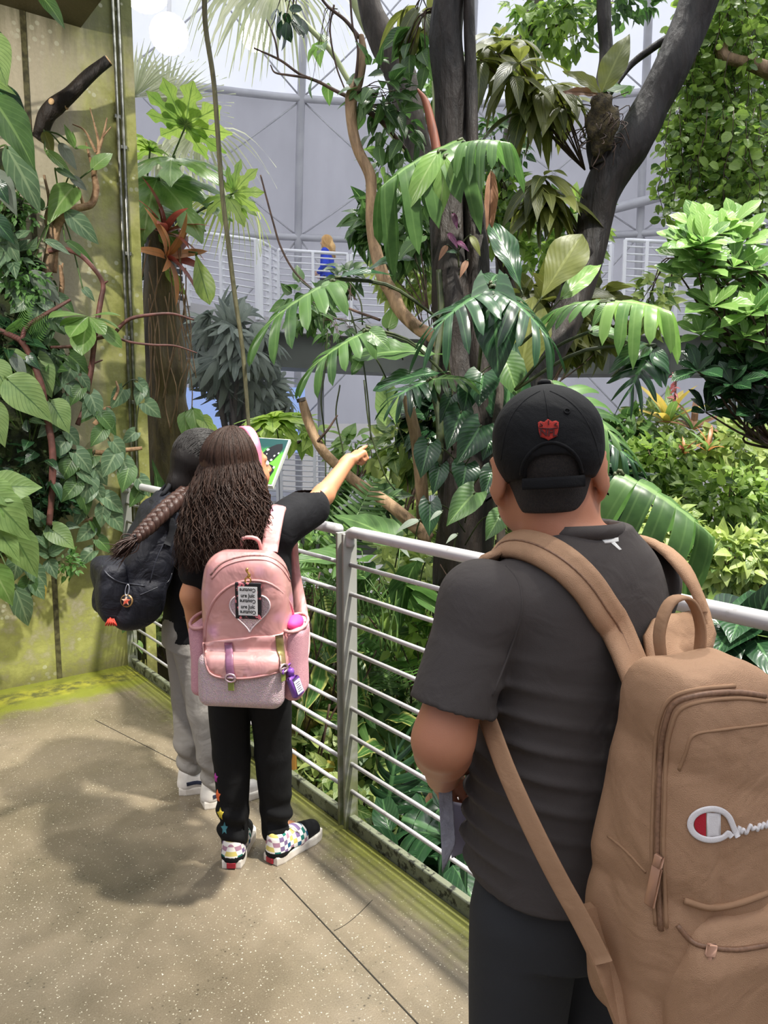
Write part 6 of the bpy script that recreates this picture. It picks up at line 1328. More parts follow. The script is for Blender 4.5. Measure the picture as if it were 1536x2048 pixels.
T_PALM9 = palmate_tpl(9, 2.45, .185, .40, .10, .04, 20); T_PALM7 = palmate_tpl(7, 2.0, .16, .3, .35, .1)
sb = P(285, 560, 5.6)
plant('lobed_leaf_plant', 'plant with big lobed yellow green leaves glowing against the dome beside the wall', 'plant', sb, [
    dict(b=P(372, 250, 5.3), t=P(384, 162, 5.15), tp=T_PALM9, m='bright', n=A(-.05, -1.0, .22), ws=1.5), dict(b=P(345, 318, 5.3), t=P(440, 330, 5.0), tp=T_PALM7, m='sun', n=A(0, -.35, 1), ws=1.0),
    dict(b=P(300, 300, 5.4), t=P(270, 250, 5.2), tp=T_PALM7, m='bright', n=A(0, -.6, .8)), dict(b=P(470, 385, 5.2), t=P(505, 335, 5.1), tp=T_PALM7, m='bright', n=A(.2, -.9, .4), ws=1.2), dict(b=P(455, 395, 5.2), t=P(490, 440, 5.1), tp=T_PALM7, m='bright', n=A(.2, -.8, .6)),
    dict(b=P(315, 360, 5.3), t=P(405, 445, 5.0), tp=T_PALM7, m='sun', n=A(.1, -.6, .8)), dict(b=P(390, 505, 5.1), t=P(418, 600, 5.0), tp=tpl('obov', .2, 8, 2, .2, .2, .1), m='bright', n=A(.2, -1, .2)), dict(b=P(292, 420, 5.4), t=P(350, 470, 5.1), tp=T_PALM7, m='sun', n=A(0, -.7, .7)), dict(b=P(332, 535, 5.2), t=P(362, 575, 5.1), tp=T_LANCE2, m='bright', n=A(0, -1, .3))], m_gstem, None, 'leaf', .006)
T_BR = tpl('strap', .075, 8, 1, .55, .3)
rosette('bromeliad', 'red bromeliad perched on top of the bark stump', 'bromeliad', P(328, 470, 5.15), 13, .29, T_BR, 'red', (.2, 1.35), 1, (.35, -.3, .9), None, 1.2)
rosette('bromeliad', 'orange brown bromeliad leaning right from the bark stump', 'bromeliad', P(330, 515, 5.1), 12, .28, T_BR, ['orange', 'red', 'orange'], (.3, 1.1), 2, (.9, -.35, .2), None, 1.4)
shrub('grey_tree', 'grey green tree with drooping fingered leaves in the mist under the ramp', 'tree', P(465, 700, 10.5), (.55, .5, .55), 150, .34, palmate_tpl(6, 1.3, .13, .1, .6, .0, 6), 'grey', .9, 3, P(475, 960, 10.6), 9, m_bark2, sr=.05, hollow=.2)
shrub('grey_tree', 'second misty grey tree below the right end of that drooping crown', 'tree', P(520, 790, 10.8), (.45, .4, .35), 70, .30, palmate_tpl(6, 1.3, .13, .1, .6, .0, 6), 'grey', .9, 4, P(480, 960, 10.9), 5, m_bark2, sr=.03)
b0 = P(560, 900, 5.0)
plant('lobed_leaf_plant', 'yellow green lobed plant behind the butterfly sign', 'plant', b0, [dict(b=P(548, 838, 4.9), t=P(548 + dx, 838 + dy, 4.7), tp=T_PALM7, m='bright', n=A(dx / 200, -.5, 1), ws=1.2) for dx, dy in ((-58, -8), (60, -12), (-30, 28), (45, 24), (5, -32))], m_gstem)
plant('lobed_leaf_plant', 'bright leafy plant between the bark stump and the braid girl\'s head', 'plant', P(395, 900, 5.2), [dict(b=P(x, y, 5.0), t=P(x + a, y + b, 4.9), tp=tpl('ovate', .26, 8, 2, .3, .15, .05), m=m, n=A(.1, -.8, .6)) for x, y, a, b, m in ((385, 815, 12, 60, 'sun'), (400, 830, 28, 38, 'bright'), (372, 822, -2, 58, 'sun'), (412, 850, 25, 20, 'bright'), (385, 850, -20, 30, 'sun'))], m_gstem)
shrub('leafy_shrub', 'small yellow green shrub right of the butterfly sign, in front of the lower ramp', 'shrub', P(590, 862, 6.0), (.22, .2, .10), 60, .12, T_OV, 'bright', .2, 6)
# butterfly sign on the railing
sg = thing('sign_panel', 'tilted sign panel with green border and black butterfly picture on the railing', 'sign', P(545, 960, 3.15)); c4 = [P(470, 872, 3.30), P(581, 879, 3.22), P(545, 972, 3.00), P(455, 965, 3.05)]
def quad(c, mat, name, par, th=.012, off=0.0):
    nn = nrm(np.cross(c[1] - c[0], c[3] - c[0])); nn = nn if nn @ (CAMP - c[0]) > 0 else -nn; V = [p + nn * off for p in c] + [p + nn * (off - th) for p in c]
    return mk(name, V, [(0, 1, 2, 3), (7, 6, 5, 4), (0, 4, 5, 1), (1, 5, 6, 2), (2, 6, 7, 3), (3, 7, 4, 0)], mat, par, [(0, 0), (1, 0), (1, 1), (0, 1)] * 2, False), nn
def bil(u, v): return c4[0] * (1 - u) * (1 - v) + c4[1] * u * (1 - v) + c4[2] * u * v + c4[3] * (1 - u) * v
bd, nn = quad(c4, M('grey sign edge', (176, 178, 172), rough=.4), 'sign_board', sg, .016); t = NT('green sign print'); uv = t.n('ShaderNodeSeparateXYZ'); t.l(t.coord('UV'), uv.inputs[0]); fc = t.math('ADD', uv.outputs[1], t.math('MULTIPLY', t.noise(t.coord('UV'), 5, 3), .35))
m_sign = t.done(t.princ(t.mix(t.ramp(fc, .35, .6), lin((24, 60, 60)), lin((84, 168, 52))), .3)); quad([bil(.02, .02), bil(.97, .02), bil(.97, .97), bil(.02, .97)], m_sign, 'sign_print', bd, .002, .002)
hw = [(.50, .62), (.56, .40), (.66, .24), (.80, .14), (.90, .12), (.93, .22), (.90, .36), (.84, .48), (.74, .56), (.86, .60), (.92, .70), (.88, .84), (.78, .92), (.68, .88), (.58, .76)]
mk('butterfly_wing', [bil(u, v) + nn * .0035 for u, v in hw] + [bil(.72, .55) + nn * .0035], [(i, (i + 1) % 15, 15) for i in range(15)], M('black butterfly wing', (20, 22, 26), rough=.3), bd, smooth=False); mb = MB(); r2 = np.random.RandomState(4)
for i in range(26):
    u, v = hw[r2.randint(15)]; u = .72 + (u - .72) * r2.uniform(.55, .92); v = .55 + (v - .55) * r2.uniform(.55, .92); s = r2.uniform(.008, .022); n8 = [bil(u + s * math.cos(a), v + s * math.sin(a) * 1.3) + nn * .0045 for a in np.linspace(0, 6.283, 9)[:-1]]; mb.add(n8 + [bil(u, v) + nn * .0045], [(j, (j + 1) % 8, 8) for j in range(8)])
mb.make('wing_spots', M('pale wing spots', (214, 220, 206), rough=.4), bd, smooth=False); MB().tube([bil(.5, 1.0), (bil(.5, 1.0) + A(0, 0, -.25)), bil(.5, 1.0) * A(1, 1, 0) + A(.02, -.05, .62)], .016, 8).make('sign_post', m_rail, sg)
# ================================================================ big leaves around the main trunk
T_SPL = split_tpl(6, .40, .62, .35, .30, .2); T_SPL2 = split_tpl(5, .50, .72, .15, .75, .2, 8); T_SPL3 = split_tpl(6, .46, .58, .40, .35, .25); T_BIGOV = tpl('ovate', .30, 12, 3, .35, .12, .06); T_BIGH = tpl('arrow', .33, 12, 3, .25, .12, .04); T_NEST = tpl('obov', .17, 14, 2, .30, .22, .16); T_NEST2 = tpl('lance', .15, 14, 2, .35, .25, .18)
plant('split_leaf_plant', 'climbing plant with two torn light green leaves high on the main trunk', 'plant', P(925, 330, 4.0), [dict(b=P(925, 278, 3.95), t=P(752, 335, 3.8), tp=T_SPL2, m='mid', n=A(.05, -.5, 1), ws=.72), dict(b=P(925, 285, 3.85), t=P(1020, 262, 3.7), tp=T_SPL2, m='mid', n=A(.1, -.5, 1), ws=1.2), dict(b=P(880, 300, 3.85), t=P(815, 395, 3.75), tp=T_LANCE2, m='sun', n=A(0, -1, .2)), dict(b=P(890, 310, 3.85), t=P(882, 420, 3.8), tp=T_LANCE2, m='sun', n=A(0, -1, .2))], m_dstem, None, 'leaf', .007)
plant('split_leaf_plant', 'glossy dark split leaf with broad drooping blade at the centre of the trunk', 'plant', P(955, 760, 3.9), [dict(b=P(985, 575, 3.45), t=P(862, 622, 3.3), tp=T_SPL3, m='dark', n=A(-.15, -.45, 1), ws=1.1), dict(b=P(985, 575, 3.45), t=P(1112, 640, 3.3), tp=T_SPL3, m='dark', n=A(.2, -.45, 1), ws=1.1), dict(b=P(985, 588, 3.42), t=P(1002, 742, 3.3), tp=T_BIGH, m='dark', n=A(0, -1, .25), ws=.95), dict(b=P(980, 570, 3.45), t=P(1000, 520, 3.6), tp=T_BIGOV, m='dark', n=A(0, -.5, 1), ws=1.1)], m_dstem, None, 'leaf', .008)
plant('split_leaf_plant', 'wide bright split leaf arching right, above the boy\'s cap', 'plant', P(1040, 690, 3.9), [dict(b=P(1218, 602, 3.45), t=P(1345, 598, 3.3), tp=T_SPL2, m='sun', n=A(.05, -.45, 1), ws=1.25), dict(b=P(1222, 600, 3.47), t=P(1105, 598, 3.6), tp=T_SPL, m='mid', n=A(0, -.5, 1), ws=1.0), dict(b=P(1215, 605, 3.45), t=P(1190, 640, 3.4), tp=T_LANCE2, m='mid', n=A(0, -.9, .5), ws=1.3)], m_dstem, None, 'leaf', .008)
plant('split_leaf_plant', 'dark drooping split leaf under the wide bright one', 'plant', P(1030, 780, 3.8), [dict(b=P(1300, 692, 3.5), t=P(1262, 770, 3.4), tp=T_SPL3, m='dark', n=A(-.2, -.8, .6), ws=1.1), dict(b=P(1300, 690, 3.5), t=P(1218, 720, 3.45), tp=T_BIGOV, m='dark', n=A(0, -.6, .9)), dict(b=P(1302, 690, 3.5), t=P(1345, 752, 3.4), tp=T_LANCE2, m='dark', n=A(.1, -.9, .4), ws=1.3), dict(b=P(1175, 665, 3.6), t=P(1290, 660, 3.55), tp=T_BIGOV, m='mid', n=A(0, -.5, 1))], m_dstem, None, 'leaf', .008)
plant('split_leaf_plant', 'broad ribbed green leaf directly behind the right side of the cap', 'plant', P(1030, 900, 3.4), [dict(b=P(1095, 765, 3.2), t=P(1255, 850, 3.0), tp=T_SPL3, m='mid', n=A(.1, -.7, .9), ws=1.15), dict(b=P(1180, 860, 3.1), t=P(1275, 910, 3.0), tp=T_SPL, m='dark', n=A(.1, -.7, .8))], m_dstem, None, 'leaf', .008)
plant('split_leaf_plant', 'large hanging split leaf right of the boy\'s ear', 'plant', P(1190, 1150, 2.9), [dict(b=P(1235, 945, 2.65), t=P(1450, 1042, 2.5), tp=T_SPL2, m='mid', n=A(.1, -.5, 1), ws=.85), dict(b=P(1230, 950, 2.65), t=P(1215, 1030, 2.6), tp=T_BIGOV, m='dark', n=A(-.2, -1, .3))], m_dstem, None, 'leaf', .007)
plant('split_leaf_plant', 'split leaf reaching left across the upper ramp railing', 'plant', P(880, 640, 4.1), [dict(b=P(672, 560, 3.9), t=P(512, 625, 3.8), tp=T_SPL, m='mid', n=A(0, -.4, 1), ws=.95), dict(b=P(672, 560, 3.9), t=P(664, 605, 3.8), tp=T_BIGOV, m='mid', n=A(0, -1, .3), ws=1.4), dict(b=P(676, 556, 3.9), t=P(780, 525, 3.9), tp=T_LANCE, m='dark', n=A(0, -.5, 1))], m_dstem, None, 'leaf', .007)
plant('split_leaf_plant', 'split leaf with drooping tip left of the trunk, below the ramp edge', 'plant', P(900, 760, 4.0), [dict(b=P(735, 662, 3.75), t=P(610, 715, 3.65), tp=T_SPL, m='mid', n=A(0, -.45, 1), ws=.8), dict(b=P(735, 660, 3.75), t=P(782, 690, 3.7), tp=T_BIGOV, m='mid', n=A(0, -.9, .5), ws=1.2), dict(b=P(738, 655, 3.75), t=P(760, 640, 3.9), tp=T_LANCE2, m='dark', n=A(0, -.5, 1), ws=1.4)], m_dstem, None, 'leaf', .006)
plant('split_leaf_plant', 'shiny split leaf left of the trunk above the heart leaves', 'plant', P(905, 900, 4.0), [dict(b=P(858, 762, 3.7), t=P(785, 780, 3.6), tp=T_SPL3, m='dark', n=A(0, -.5, 1), ws=1.2), dict(b=P(858, 762, 3.7), t=P(818, 802, 3.6), tp=T_LANCE2, m='dark', n=A(0, -.8, .6), ws=1.4), dict(b=P(860, 760, 3.7), t=P(928, 745, 3.6), tp=T_SPL, m='mid', n=A(0, -.6, 1), ws=1.1)], m_dstem, None, 'leaf', .006)
for lab, b, t_, tp_, m, n_ in (('big upright bird nest fern leaf glowing green right of the trunk', (1080, 600, 4.1), (1165, 462, 4.1), tpl('obov', .27, 12, 3, .1, .1, .05), 'olive', A(-.3, -1, .1)), ('crinkled upright fern leaf right of the dark trunk', (1045, 590, 4.0), (998, 428, 4.0), T_NEST, 'dark', A(.2, -1, .2)), ('long upright leaf leaning right beside the forked trunk', (1120, 600, 4.2), (1215, 500, 4.3), T_NEST2, 'sun', A(0, -.9, .4)), ('tall green leaf below the big fern leaf', (1030, 790, 4.1), (1075, 590, 4.1), tpl('obov', .24, 12, 3, .1, .1, .05), 'olive', A(.2, -1, .1)), ('broad green leaf low beside the forked trunk', (1010, 850, 4.0), (1030, 680, 4.0), tpl('ovate', .28, 12, 3, .2, .12, .06), 'dark', A(-.2, -1, .2)), ('glossy undulating leaf stretching left of the trunk', (895, 712, 3.95), (718, 672, 3.85), T_NEST, 'mid', A(0, -.7, .8)), ('second glossy wavy leaf left of the trunk, under the first', (900, 745, 3.95), (752, 742, 3.85), T_NEST, 'dark', A(0, -.6, .9)), ('pale lime arrow shaped leaf left of the trunk', (778, 826, 4.3), (768, 748, 4.3), tpl('arrow', .36, 10, 2, .1, .1), 'lime', A(0, -1, .1)), ('crinkled green leaf at the left end of the wavy ones', (735, 700, 4.0), (706, 738, 3.9), T_NEST, 'mid', A(0, -1, .3)), ('bright leaf above the ramp behind the thin trunk', (775, 660, 4.4), (790, 605, 4.4), T_BIGOV, 'sun', A(0, -1, .3)), ('dark leaf hanging left of the trunk beside the ramp', (830, 520, 4.3), (740, 500, 4.2), tpl('ovate', .3, 12, 3, .45, .15, .05), 'dark', A(0, -.5, 1)), ('leafy blade above the previous ramp gap, left of trunk', (850, 470, 4.3), (790, 498, 4.2), T_BIGOV, 'mid', A(0, -.5, 1)), ('brown shrivelled dead leaf hanging right of the main trunk', (982, 340, 4.1), (978, 482, 4.1), tpl('lance', .11, 10, 2, .1, 1.2, .3), 'brown', A(0, -1, 0))):
    plant('single_leaf', lab, 'leaf', P(*b), [dict(b=P(*b), t=P(*t_), tp=tp_, m=m, n=n_, st=P(b[0] * .8 + 930 * .2, b[1] + 60, b[2] + .05))], m_dstem)
hearts = [(966, 747, 3.75, 957, 805, 1.15, 'dark'), (937, 769, 3.8, 930, 826, .8, 'dark'), (923, 823, 3.75, 894, 893, .75, 'dark'), (962, 851, 3.7, 916, 922, .8, 'dark'), (858, 887, 3.75, 842, 950, .85, 'dark'), (932, 928, 3.7, 926, 980, 1.1, 'dark'), (860, 1004, 3.65, 860, 1068, .75, 'dark'), (950, 985, 3.6, 893, 1043, .75, 'mid'), (985, 940, 3.65, 968, 990, .8, 'dark'), (1000, 1030, 3.5, 975, 1075, .8, 'mid'), (905, 790, 3.8, 880, 840, .6, 'dark'), (1010, 720, 3.85, 1040, 790, .9, 'mid'), (880, 930, 3.75, 868, 985, .7, 'dark'), (985, 870, 3.75, 968, 915, .8, 'dark')]
T_HB = tpl('heart', .46, 12, 3, .25, .16)
plant('heart_leaf_climber', 'climber with dark heart shaped leaves covering the base of the main trunk', 'climber', P(930, 1150, 3.95), [dict(b=P(a, b, d), t=P(x, y, d - .08), tp=T_HB, m=m, n=A(rnd.uniform(-.3, .3), -1, rnd.uniform(.2, .7)), ws=w, st=P(930, b + 60, 3.9)) for a, b, d, x, y, w, m in hearts], m_dstem, None, 'leaf', .0035)
plant('silver_leaf_vine', 'thin vine with small pale leaves winding in front of the trunk base', 'vine', P(880, 1100, 3.6), [dict(b=P(a, b, 3.55), t=P(x, y, 3.5), tp=T_LANCE2, m='grey', n=A(0, -.6, .9), st=P(a - 10, b + 40, 3.6)) for a, b, x, y in ((840, 1040, 795, 1048), (885, 1022, 862, 1030), (915, 1068, 895, 1076), (850, 1125, 830, 1110), (800, 1095, 818, 1105), (870, 1190, 838, 1196))], m_dstem)
plant('purple_leaf_climber', 'small climber with purple leaves on the dark main trunk', 'climber', P(915, 520, 4.05), [dict(b=P(a, b, 4.0), t=P(x, y, 3.95), tp=T_LANCE2, m=m, n=A(0, -1, .4), st=P(918, b + 30, 4.05)) for a, b, x, y, m in ((905, 425, 915, 448, 'plum'), (895, 465, 915, 485, 'plum'), (912, 482, 935, 492, 'plum'), (895, 490, 880, 510, 'brown'), (940, 470, 962, 500, 'olive'), (935, 520, 922, 545, 'brown'), (915, 505, 900, 498, 'dark'))] if LM.setdefault('plum', leafmat('purple leaf', (74, 22, 58), (130, 50, 104), (160, 90, 140), .2, .35, 4)) else [], m_dstem)
# ================================================================ shrubs and canopies
T_WH = tpl('lance', .19, 7, 2, .55, .2)
def whorl(label, cs, L, m, seed, n=9, base=None, name='whorled_shrub'):
    r = np.random.RandomState(seed); base = P(*cs[0][:3]) if base is None else base; root = thing(name, label, 'shrub', base); Q, D, Up = [], [], []; mb = MB()
    for px, py, d in cs:
        c = P(px, py, d)
        for i in range(n): a = 2.4 * i + r.uniform(-.3, .3); dd = A(math.cos(a), math.sin(a), r.uniform(-1.0, .35)); Q.append(c + dd * .01); D.append(dd); Up.append(A(0, 0, 1) + .4 * dd + A(0, -.5, 0))
        mb.tube(spline([base, (base + c) / 2 + r.normal(size=3) * .04, c], 8), .005, 5)
    leafobj('foliage', [put(T_WH, Q, D, Up, L * r.uniform(.7, 1.15, len(Q)))], LM[m], root); mb.make('stems', m_twig, root); return root
r_ = np.random.RandomState(12)
whorl('olive leaved shrub left of the epiphyte nest, upper cluster beside the dark trunk', [(985 + r_.uniform(-40, 60), 100 + r_.uniform(-25, 35), 5.0 + r_.uniform(-.2, .2)) for _ in range(7)], .29, 'olive', 1, 9, P(1160, 330, 5.1))
whorl('olive leaved shrub hanging below the epiphyte nest fern', [(1080 + r_.uniform(-55, 60), 185 + r_.uniform(-45, 45), 4.95 + r_.uniform(-.2, .2)) for _ in range(9)], .28, 'olive', 2, 8, P(1170, 340, 5.1))
whorl('green leaved shrub left of the forked trunk, lower cluster', [(1085 + r_.uniform(-45, 55), 385 + r_.uniform(-35, 45), 5.0 + r_.uniform(-.2, .2)) for _ in range(8)], .27, 'olive', 3, 8, P(1165, 480, 5.1))
nest = Field(P(1200, 250, 4.85) - .25, P(1200, 250, 4.85) + .25, .012); c = P(1203, 250, 4.8); nest.ell(c, A(.09, .09, .17), None, 0); nest.disp(lambda x, y, z: .03 * sm_noise(70, 8, 30, 90)(x, y, z)); V, Fc = nest.mesh()
en = thing('epiphyte_nest', 'dark root nest with a tall fern leaf in the fork of the brown trunk', 'epiphyte', P(1203, 330, 4.8)); mk('root_mass', V, Fc, M('dark fibrous roots', (46, 38, 26), (84, 72, 44), 40, .9, bump=1, bscale=120), en); mb = MB()
for i in range(50): d = nrm(R_.normal(size=3)); q = c + d * A(.09, .09, .16); mb.tube(spline([q, q + d * .04 + R_.normal(size=3) * .02, q + d * .06 + A(0, 0, -.05) + R_.normal(size=3) * .03], 6), .003, 4)
mb.make('hanging_roots', m_twig, en)['kind'] = 'stuff'
for b, t_, m, ws in (((1203, 185, 4.75), (1262, 48, 4.7), 'olive', 1.5), ((1200, 185, 4.75), (1150, 130, 4.6), 'olive', 1.3), ((1206, 185, 4.75), (1285, 120, 5.2), 'mid', 1.0), ((1195, 190, 4.75), (1130, 170, 4.7), 'brown', 1.0)): leafobj('fern_leaf', [put(T_NEST2, P(*b), P(*t_) - P(*b), A(-.1, -1, .3), np.linalg.norm(P(*t_) - P(*b)), ws)], LM[m], en)
def leafy(label, px, py, d, rx, ry, n, L, m, seed, tp=T_OV, rz=None, droop=.4, base=None, name='leafy_shrub', cat='shrub', **k):
    c = P(px, py, d); rad = (rx / F_PX * d, (rz if rz else rx) / F_PX * d * .7, ry / F_PX * d); return shrub(name, label, cat, c, rad, n, L, tp, LM[m] if False else m, droop, seed, P(*base) if base else None, **k)
leafy('dense dark canopy foliage at the top right of the main trunk', 1105, 30, 6.3, 100, 75, 420, .10, 'vine', 20, T_SMALL, base=(1080, 90, 6.4), name='tree_canopy', cat='tree canopy', hollow=.1)
leafy('small leaved canopy above the forked trunk at the very top', 1240, -10, 6.6, 70, 50, 160, .10, 'mid', 21, T_SMALL, base=(1208, 60, 6.2), name='tree_canopy', cat='tree canopy', hollow=.1)
leafy('drooping olive leaves at the top, left of the main trunk', 838, 15, 4.6, 36, 40, 22, .20, 'olive', 22, T_WH, base=(868, -20, 4.4), droop=.9, name='leafy_branch', cat='branch')
leafy('sparse hanging leaves on a thin branch left of the main trunk top', 845, 90, 4.5, 40, 50, 18, .16, 'mid', 23, T_OV, base=(880, 20, 4.4), droop=.9, name='leafy_branch', cat='branch')
leafy('cluster of thick round leaves hanging at the top centre above the far lamp', 570, 25, 4.7, 20, 22, 14, .11, 'dark', 24, tpl('round', .3, 5, 1, .15, .2), base=(600, -30, 4.7), droop=1.0, name='leafy_branch', cat='branch')
leafy('two toned round leaved branch where the twig meets the thin crooked trunk', 760, 180, 4.5, 55, 55, 60, .105, 'mid', 25, T_OV, base=(712, 190, 4.5), name='leafy_branch', cat='branch', sr=.004)
leafy('hanging leaf cluster below that branch, crossing the leaning trunk', 790, 255, 4.6, 50, 55, 46, .11, 'mid', 26, T_OV, base=(720, 215, 4.5), droop=.8, name='leafy_branch', cat='branch', sr=.004)
leafy('light green sprig of leaves left of the main trunk in the middle', 775, 330, 4.7, 30, 40, 22, .09, 'sun', 27, T_OV, base=(800, 290, 4.6), droop=.8, name='leafy_branch', cat='branch', sr=.003)
leafy('few pale leaves hanging in the bright gap left of the thin trunk', 650, 120, 4.6, 32, 60, 7, .12, 'sun', 28, T_OV, base=(668, 20, 4.5), droop=.9, name='leafy_branch', cat='branch', sr=.003)
leafy('fresh green small tree top behind the leaning trunk', 860, 190, 7.0, 30, 40, 90, .11, 'sun', 29, T_OV, base=(868, 420, 7.0), name='small_tree', cat='tree')
leafy('bushy green shrub between thin trunk and main trunk, above ramp level', 800, 450, 5.6, 95, 75, 330, .13, 'mid', 30, T_OV, base=(850, 620, 5.4))
leafy('bushy shrub behind the main trunk at railing height of the upper ramp', 840, 545, 6.2, 90, 60, 300, .12, 'under', 31, T_OV, base=(860, 700, 6.0))
leafy('small pale shrub at the woman\'s feet on the ramp edge', 690, 556, 5.0, 40, 22, 50, .085, 'mid', 32, T_OV, base=(700, 600, 4.8), sr=.003)
leafy('small dangling leaves on the wiry stems below the ramp', 615, 610, 4.6, 45, 50, 60, .095, 'mid', 33, T_OV, base=(650, 590, 4.5), droop=.8, name='leafy_branch', cat='branch', sr=.003)
leafy('second group of dangling leaves lower on the wiry stems', 690, 680, 4.5, 45, 45, 46, .075, 'mid', 34, T_OV, base=(655, 640, 4.5), droop=.8, name='leafy_branch', cat='branch', sr=.003)
leafy('yellow green leaves in the haze right of the main trunk, mid height', 1010, 420, 6.4, 55, 75, 240, .13, 'vine', 35, T_OV, base=(1012, 560, 6.5))
leafy('fine leaved shrub right of the main trunk at canopy level', 1000, 290, 6.2, 55, 60, 170, .09, 'mid', 36, T_SMALL, base=(1012, 400, 6.4))
leafy('sunny shrub deep behind the forked trunk', 1120, 470, 7.2, 90, 80, 300, .14, 'vine', 37, T_OV, base=(1100, 640, 7.2))
leafy('leafy mound behind the fern leaves at the trunk fork', 1130, 640, 5.6, 110, 75, 300, .17, 'olive', 38, T_OV, base=(1100, 780, 5.4))
leafy('mixed green leaves left of trunk at hand height', 815, 900, 5.0, 70, 60, 150, .13, 'under', 39, T_OV, base=(820, 1020, 4.8))
leafy('pale leafy plant just above the pointing hand', 715, 900, 5.2, 45, 35, 45, .13, 'lime', 40, T_OV, base=(720, 960, 5.0))
leafy('green foliage under the pointing arm in front of the lower ramp', 720, 1010, 4.4, 70, 30, 90, .13, 'mid', 41, T_OV, base=(720, 1080, 4.3))
leafy('dark leafy shrub behind the cap on the left side', 890, 840, 4.9, 60, 80, 160, .17, 'dark', 42, T_OV, base=(900, 980, 4.7))
# hanging vine curtain at upper right
def strands(x0, x1, y0, y1, d0, d1, n, seed):
    r = np.random.RandomState(seed); S = []
    for i in range(n):
        x = r.uniform(x0, x1); d = r.uniform(d0, d1); yb = y0 + (y1 - y0) * r.uniform(.45, 1.0); pts = [P(x, y0 + r.uniform(-30, 10), d)]
        for f in (.33, .66, 1): pts.append(P(x + r.uniform(-26, 26), y0 + (yb - y0) * f, d + r.uniform(-.08, .08)))
        S.append(pts)
    return S
for lab, a in (('hanging curtain of small round leaves at the top right corner', (1440, 1560, -60, 300, 5.2, 5.9, 44, 1)), ('hanging curtain of small leaves right of the forked trunk, left part', (1345, 1440, 60, 330, 5.3, 5.9, 30, 2)), ('lower hanging curtain of small leaves above the bright green shrub', (1335, 1450, 240, 475, 5.1, 5.8, 34, 3)), ('lower hanging leaf curtain at the right edge above the bright green shrub', (1440, 1560, 230, 470, 5.0, 5.8, 36, 4)), ('upper leaf curtain between the forked trunk and the pale branch', (1385, 1470, -60, 140, 5.5, 6.0, 14, 5))):
    curtain('hanging_vine', lab, 'vine', strands(*a), .068, tpl('round', .36, 4, 1, .15, .2), 'vine', .042, a[-1] + 50, 'leaf curtains of hanging vine', spread=.05)
# bright shrub at right
def obshrub(label, cs, L, m, seed, base, n=9):
    r = np.random.RandomState(seed); root = thing('bright_shrub', label, 'shrub', P(*base)); mb = MB(); Q, D, Up = [], [], []
    for px, py, d in cs:
        c = P(px, py, d); ax = nrm(A(r.uniform(-.5, .5), -.6, .7))
        for i in range(n): a = 2.4 * i; t_ = .5 + .9 * i / n; u = nrm(np.cross(ax, A(1, .2, .1))); v = np.cross(ax, u); dd = (u * math.cos(a) + v * math.sin(a)) * math.sin(t_) + ax * math.cos(t_); Q.append(c); D.append(dd); Up.append(ax)
        mb.tube(spline([P(*base), (P(*base) + c) / 2 + r.normal(size=3) * .06, c], 10), np.linspace(.009, .004, 10), 5)
    leafobj('foliage', [put(T_OBOV, Q, D, Up, L * r.uniform(.65, 1.2, len(Q)))], LM[m], root); mb.make('stems', m_twig, root); return root
r_ = np.random.RandomState(33)
obshrub('bright glossy green shrub at the right edge, top part lit from above', [(1395 + r_.uniform(-35, 110), 500 + r_.uniform(-50, 60), 3.9 + r_.uniform(-.2, .3)) for _ in range(20)], .155, 'sun', 1, (1560, 640, 4.1))
obshrub('bright glossy green shrub at the right edge, middle part', [(1440 + r_.uniform(-60, 110), 640 + r_.uniform(-70, 70), 3.9 + r_.uniform(-.2, .3)) for _ in range(26)], .15, 'sun', 2, (1560, 780, 4.1))
obshrub('darker glossy shrub at the right edge below the bright one', [(1440 + r_.uniform(-50, 110), 790 + r_.uniform(-70, 60), 4.0 + r_.uniform(-.2, .3)) for _ in range(22)], .15, 'dark', 3, (1560, 900, 4.2))
leafy('dangling leaf sprays between the far railing and the bright shrub', 1310, 600, 5.2, 40, 60, 80, .10, 'under', 43, T_OV, base=(1360, 520, 5.0), droop=.7)
# bromeliads and flowers at right
T_BR2 = tpl('strap', .09, 7, 1, .4, .3)
rosette('bromeliad', 'yellow green bromeliad standing in the sunny bed right of the cap', 'bromeliad', P(1335, 850, 5.2), 14, .30, T_BR2, ['sun', 'yellow'], (.15, .95), 3, (0, -.2, 1), None, 1.2)
rosette('bromeliad', 'brown green bromeliad just right of the yellow one', 'bromeliad', P(1385, 862, 5.1), 11, .26, T_BR2, ['brown', 'mid'], (.4, 1.3), 4, (.1, -.3, 1))
rosette('bromeliad', 'orange tipped bromeliad under the yellow one, in the low shrubs', 'bromeliad', P(1415, 905, 4.8), 10, .15, T_BR2, ['orange', 'sun'], (.2, 1.0), 5, (0, -.3, 1)); rosette('bromeliad', 'small red orange bromeliad left of the orange tipped one', 'bromeliad', P(1368, 912, 4.8), 8, .11, T_BR2, ['orange', 'red'], (.1, .9), 6, (0, -.3, 1))
fp_ = thing('pink_flower_spike', 'tall pink flower spike rising behind the yellow bromeliad', 'flower', P(1348, 835, 5.25)); MB().tube(pxpath([(1348, 838, 5.25), (1350, 800, 5.25), (1352, 750, 5.25)], 10), .007, 6).make('flower_stem', m_redstem, fp_); Q = [P(1351 + R_.uniform(-4, 4), y, 5.24) for y in np.linspace(815, 745, 26)]; leafobj('petals', [put(tpl('lance', .16, 5, 1, .5, .2), Q, R_.normal(size=(26, 3)) * .5 + A(0, 0, -.2), A(0, -1, .4), .055)], leafmat('pink petals', (206, 80, 104), (236, 140, 150), (230, 160, 160), .4, .5, 2), fp_)
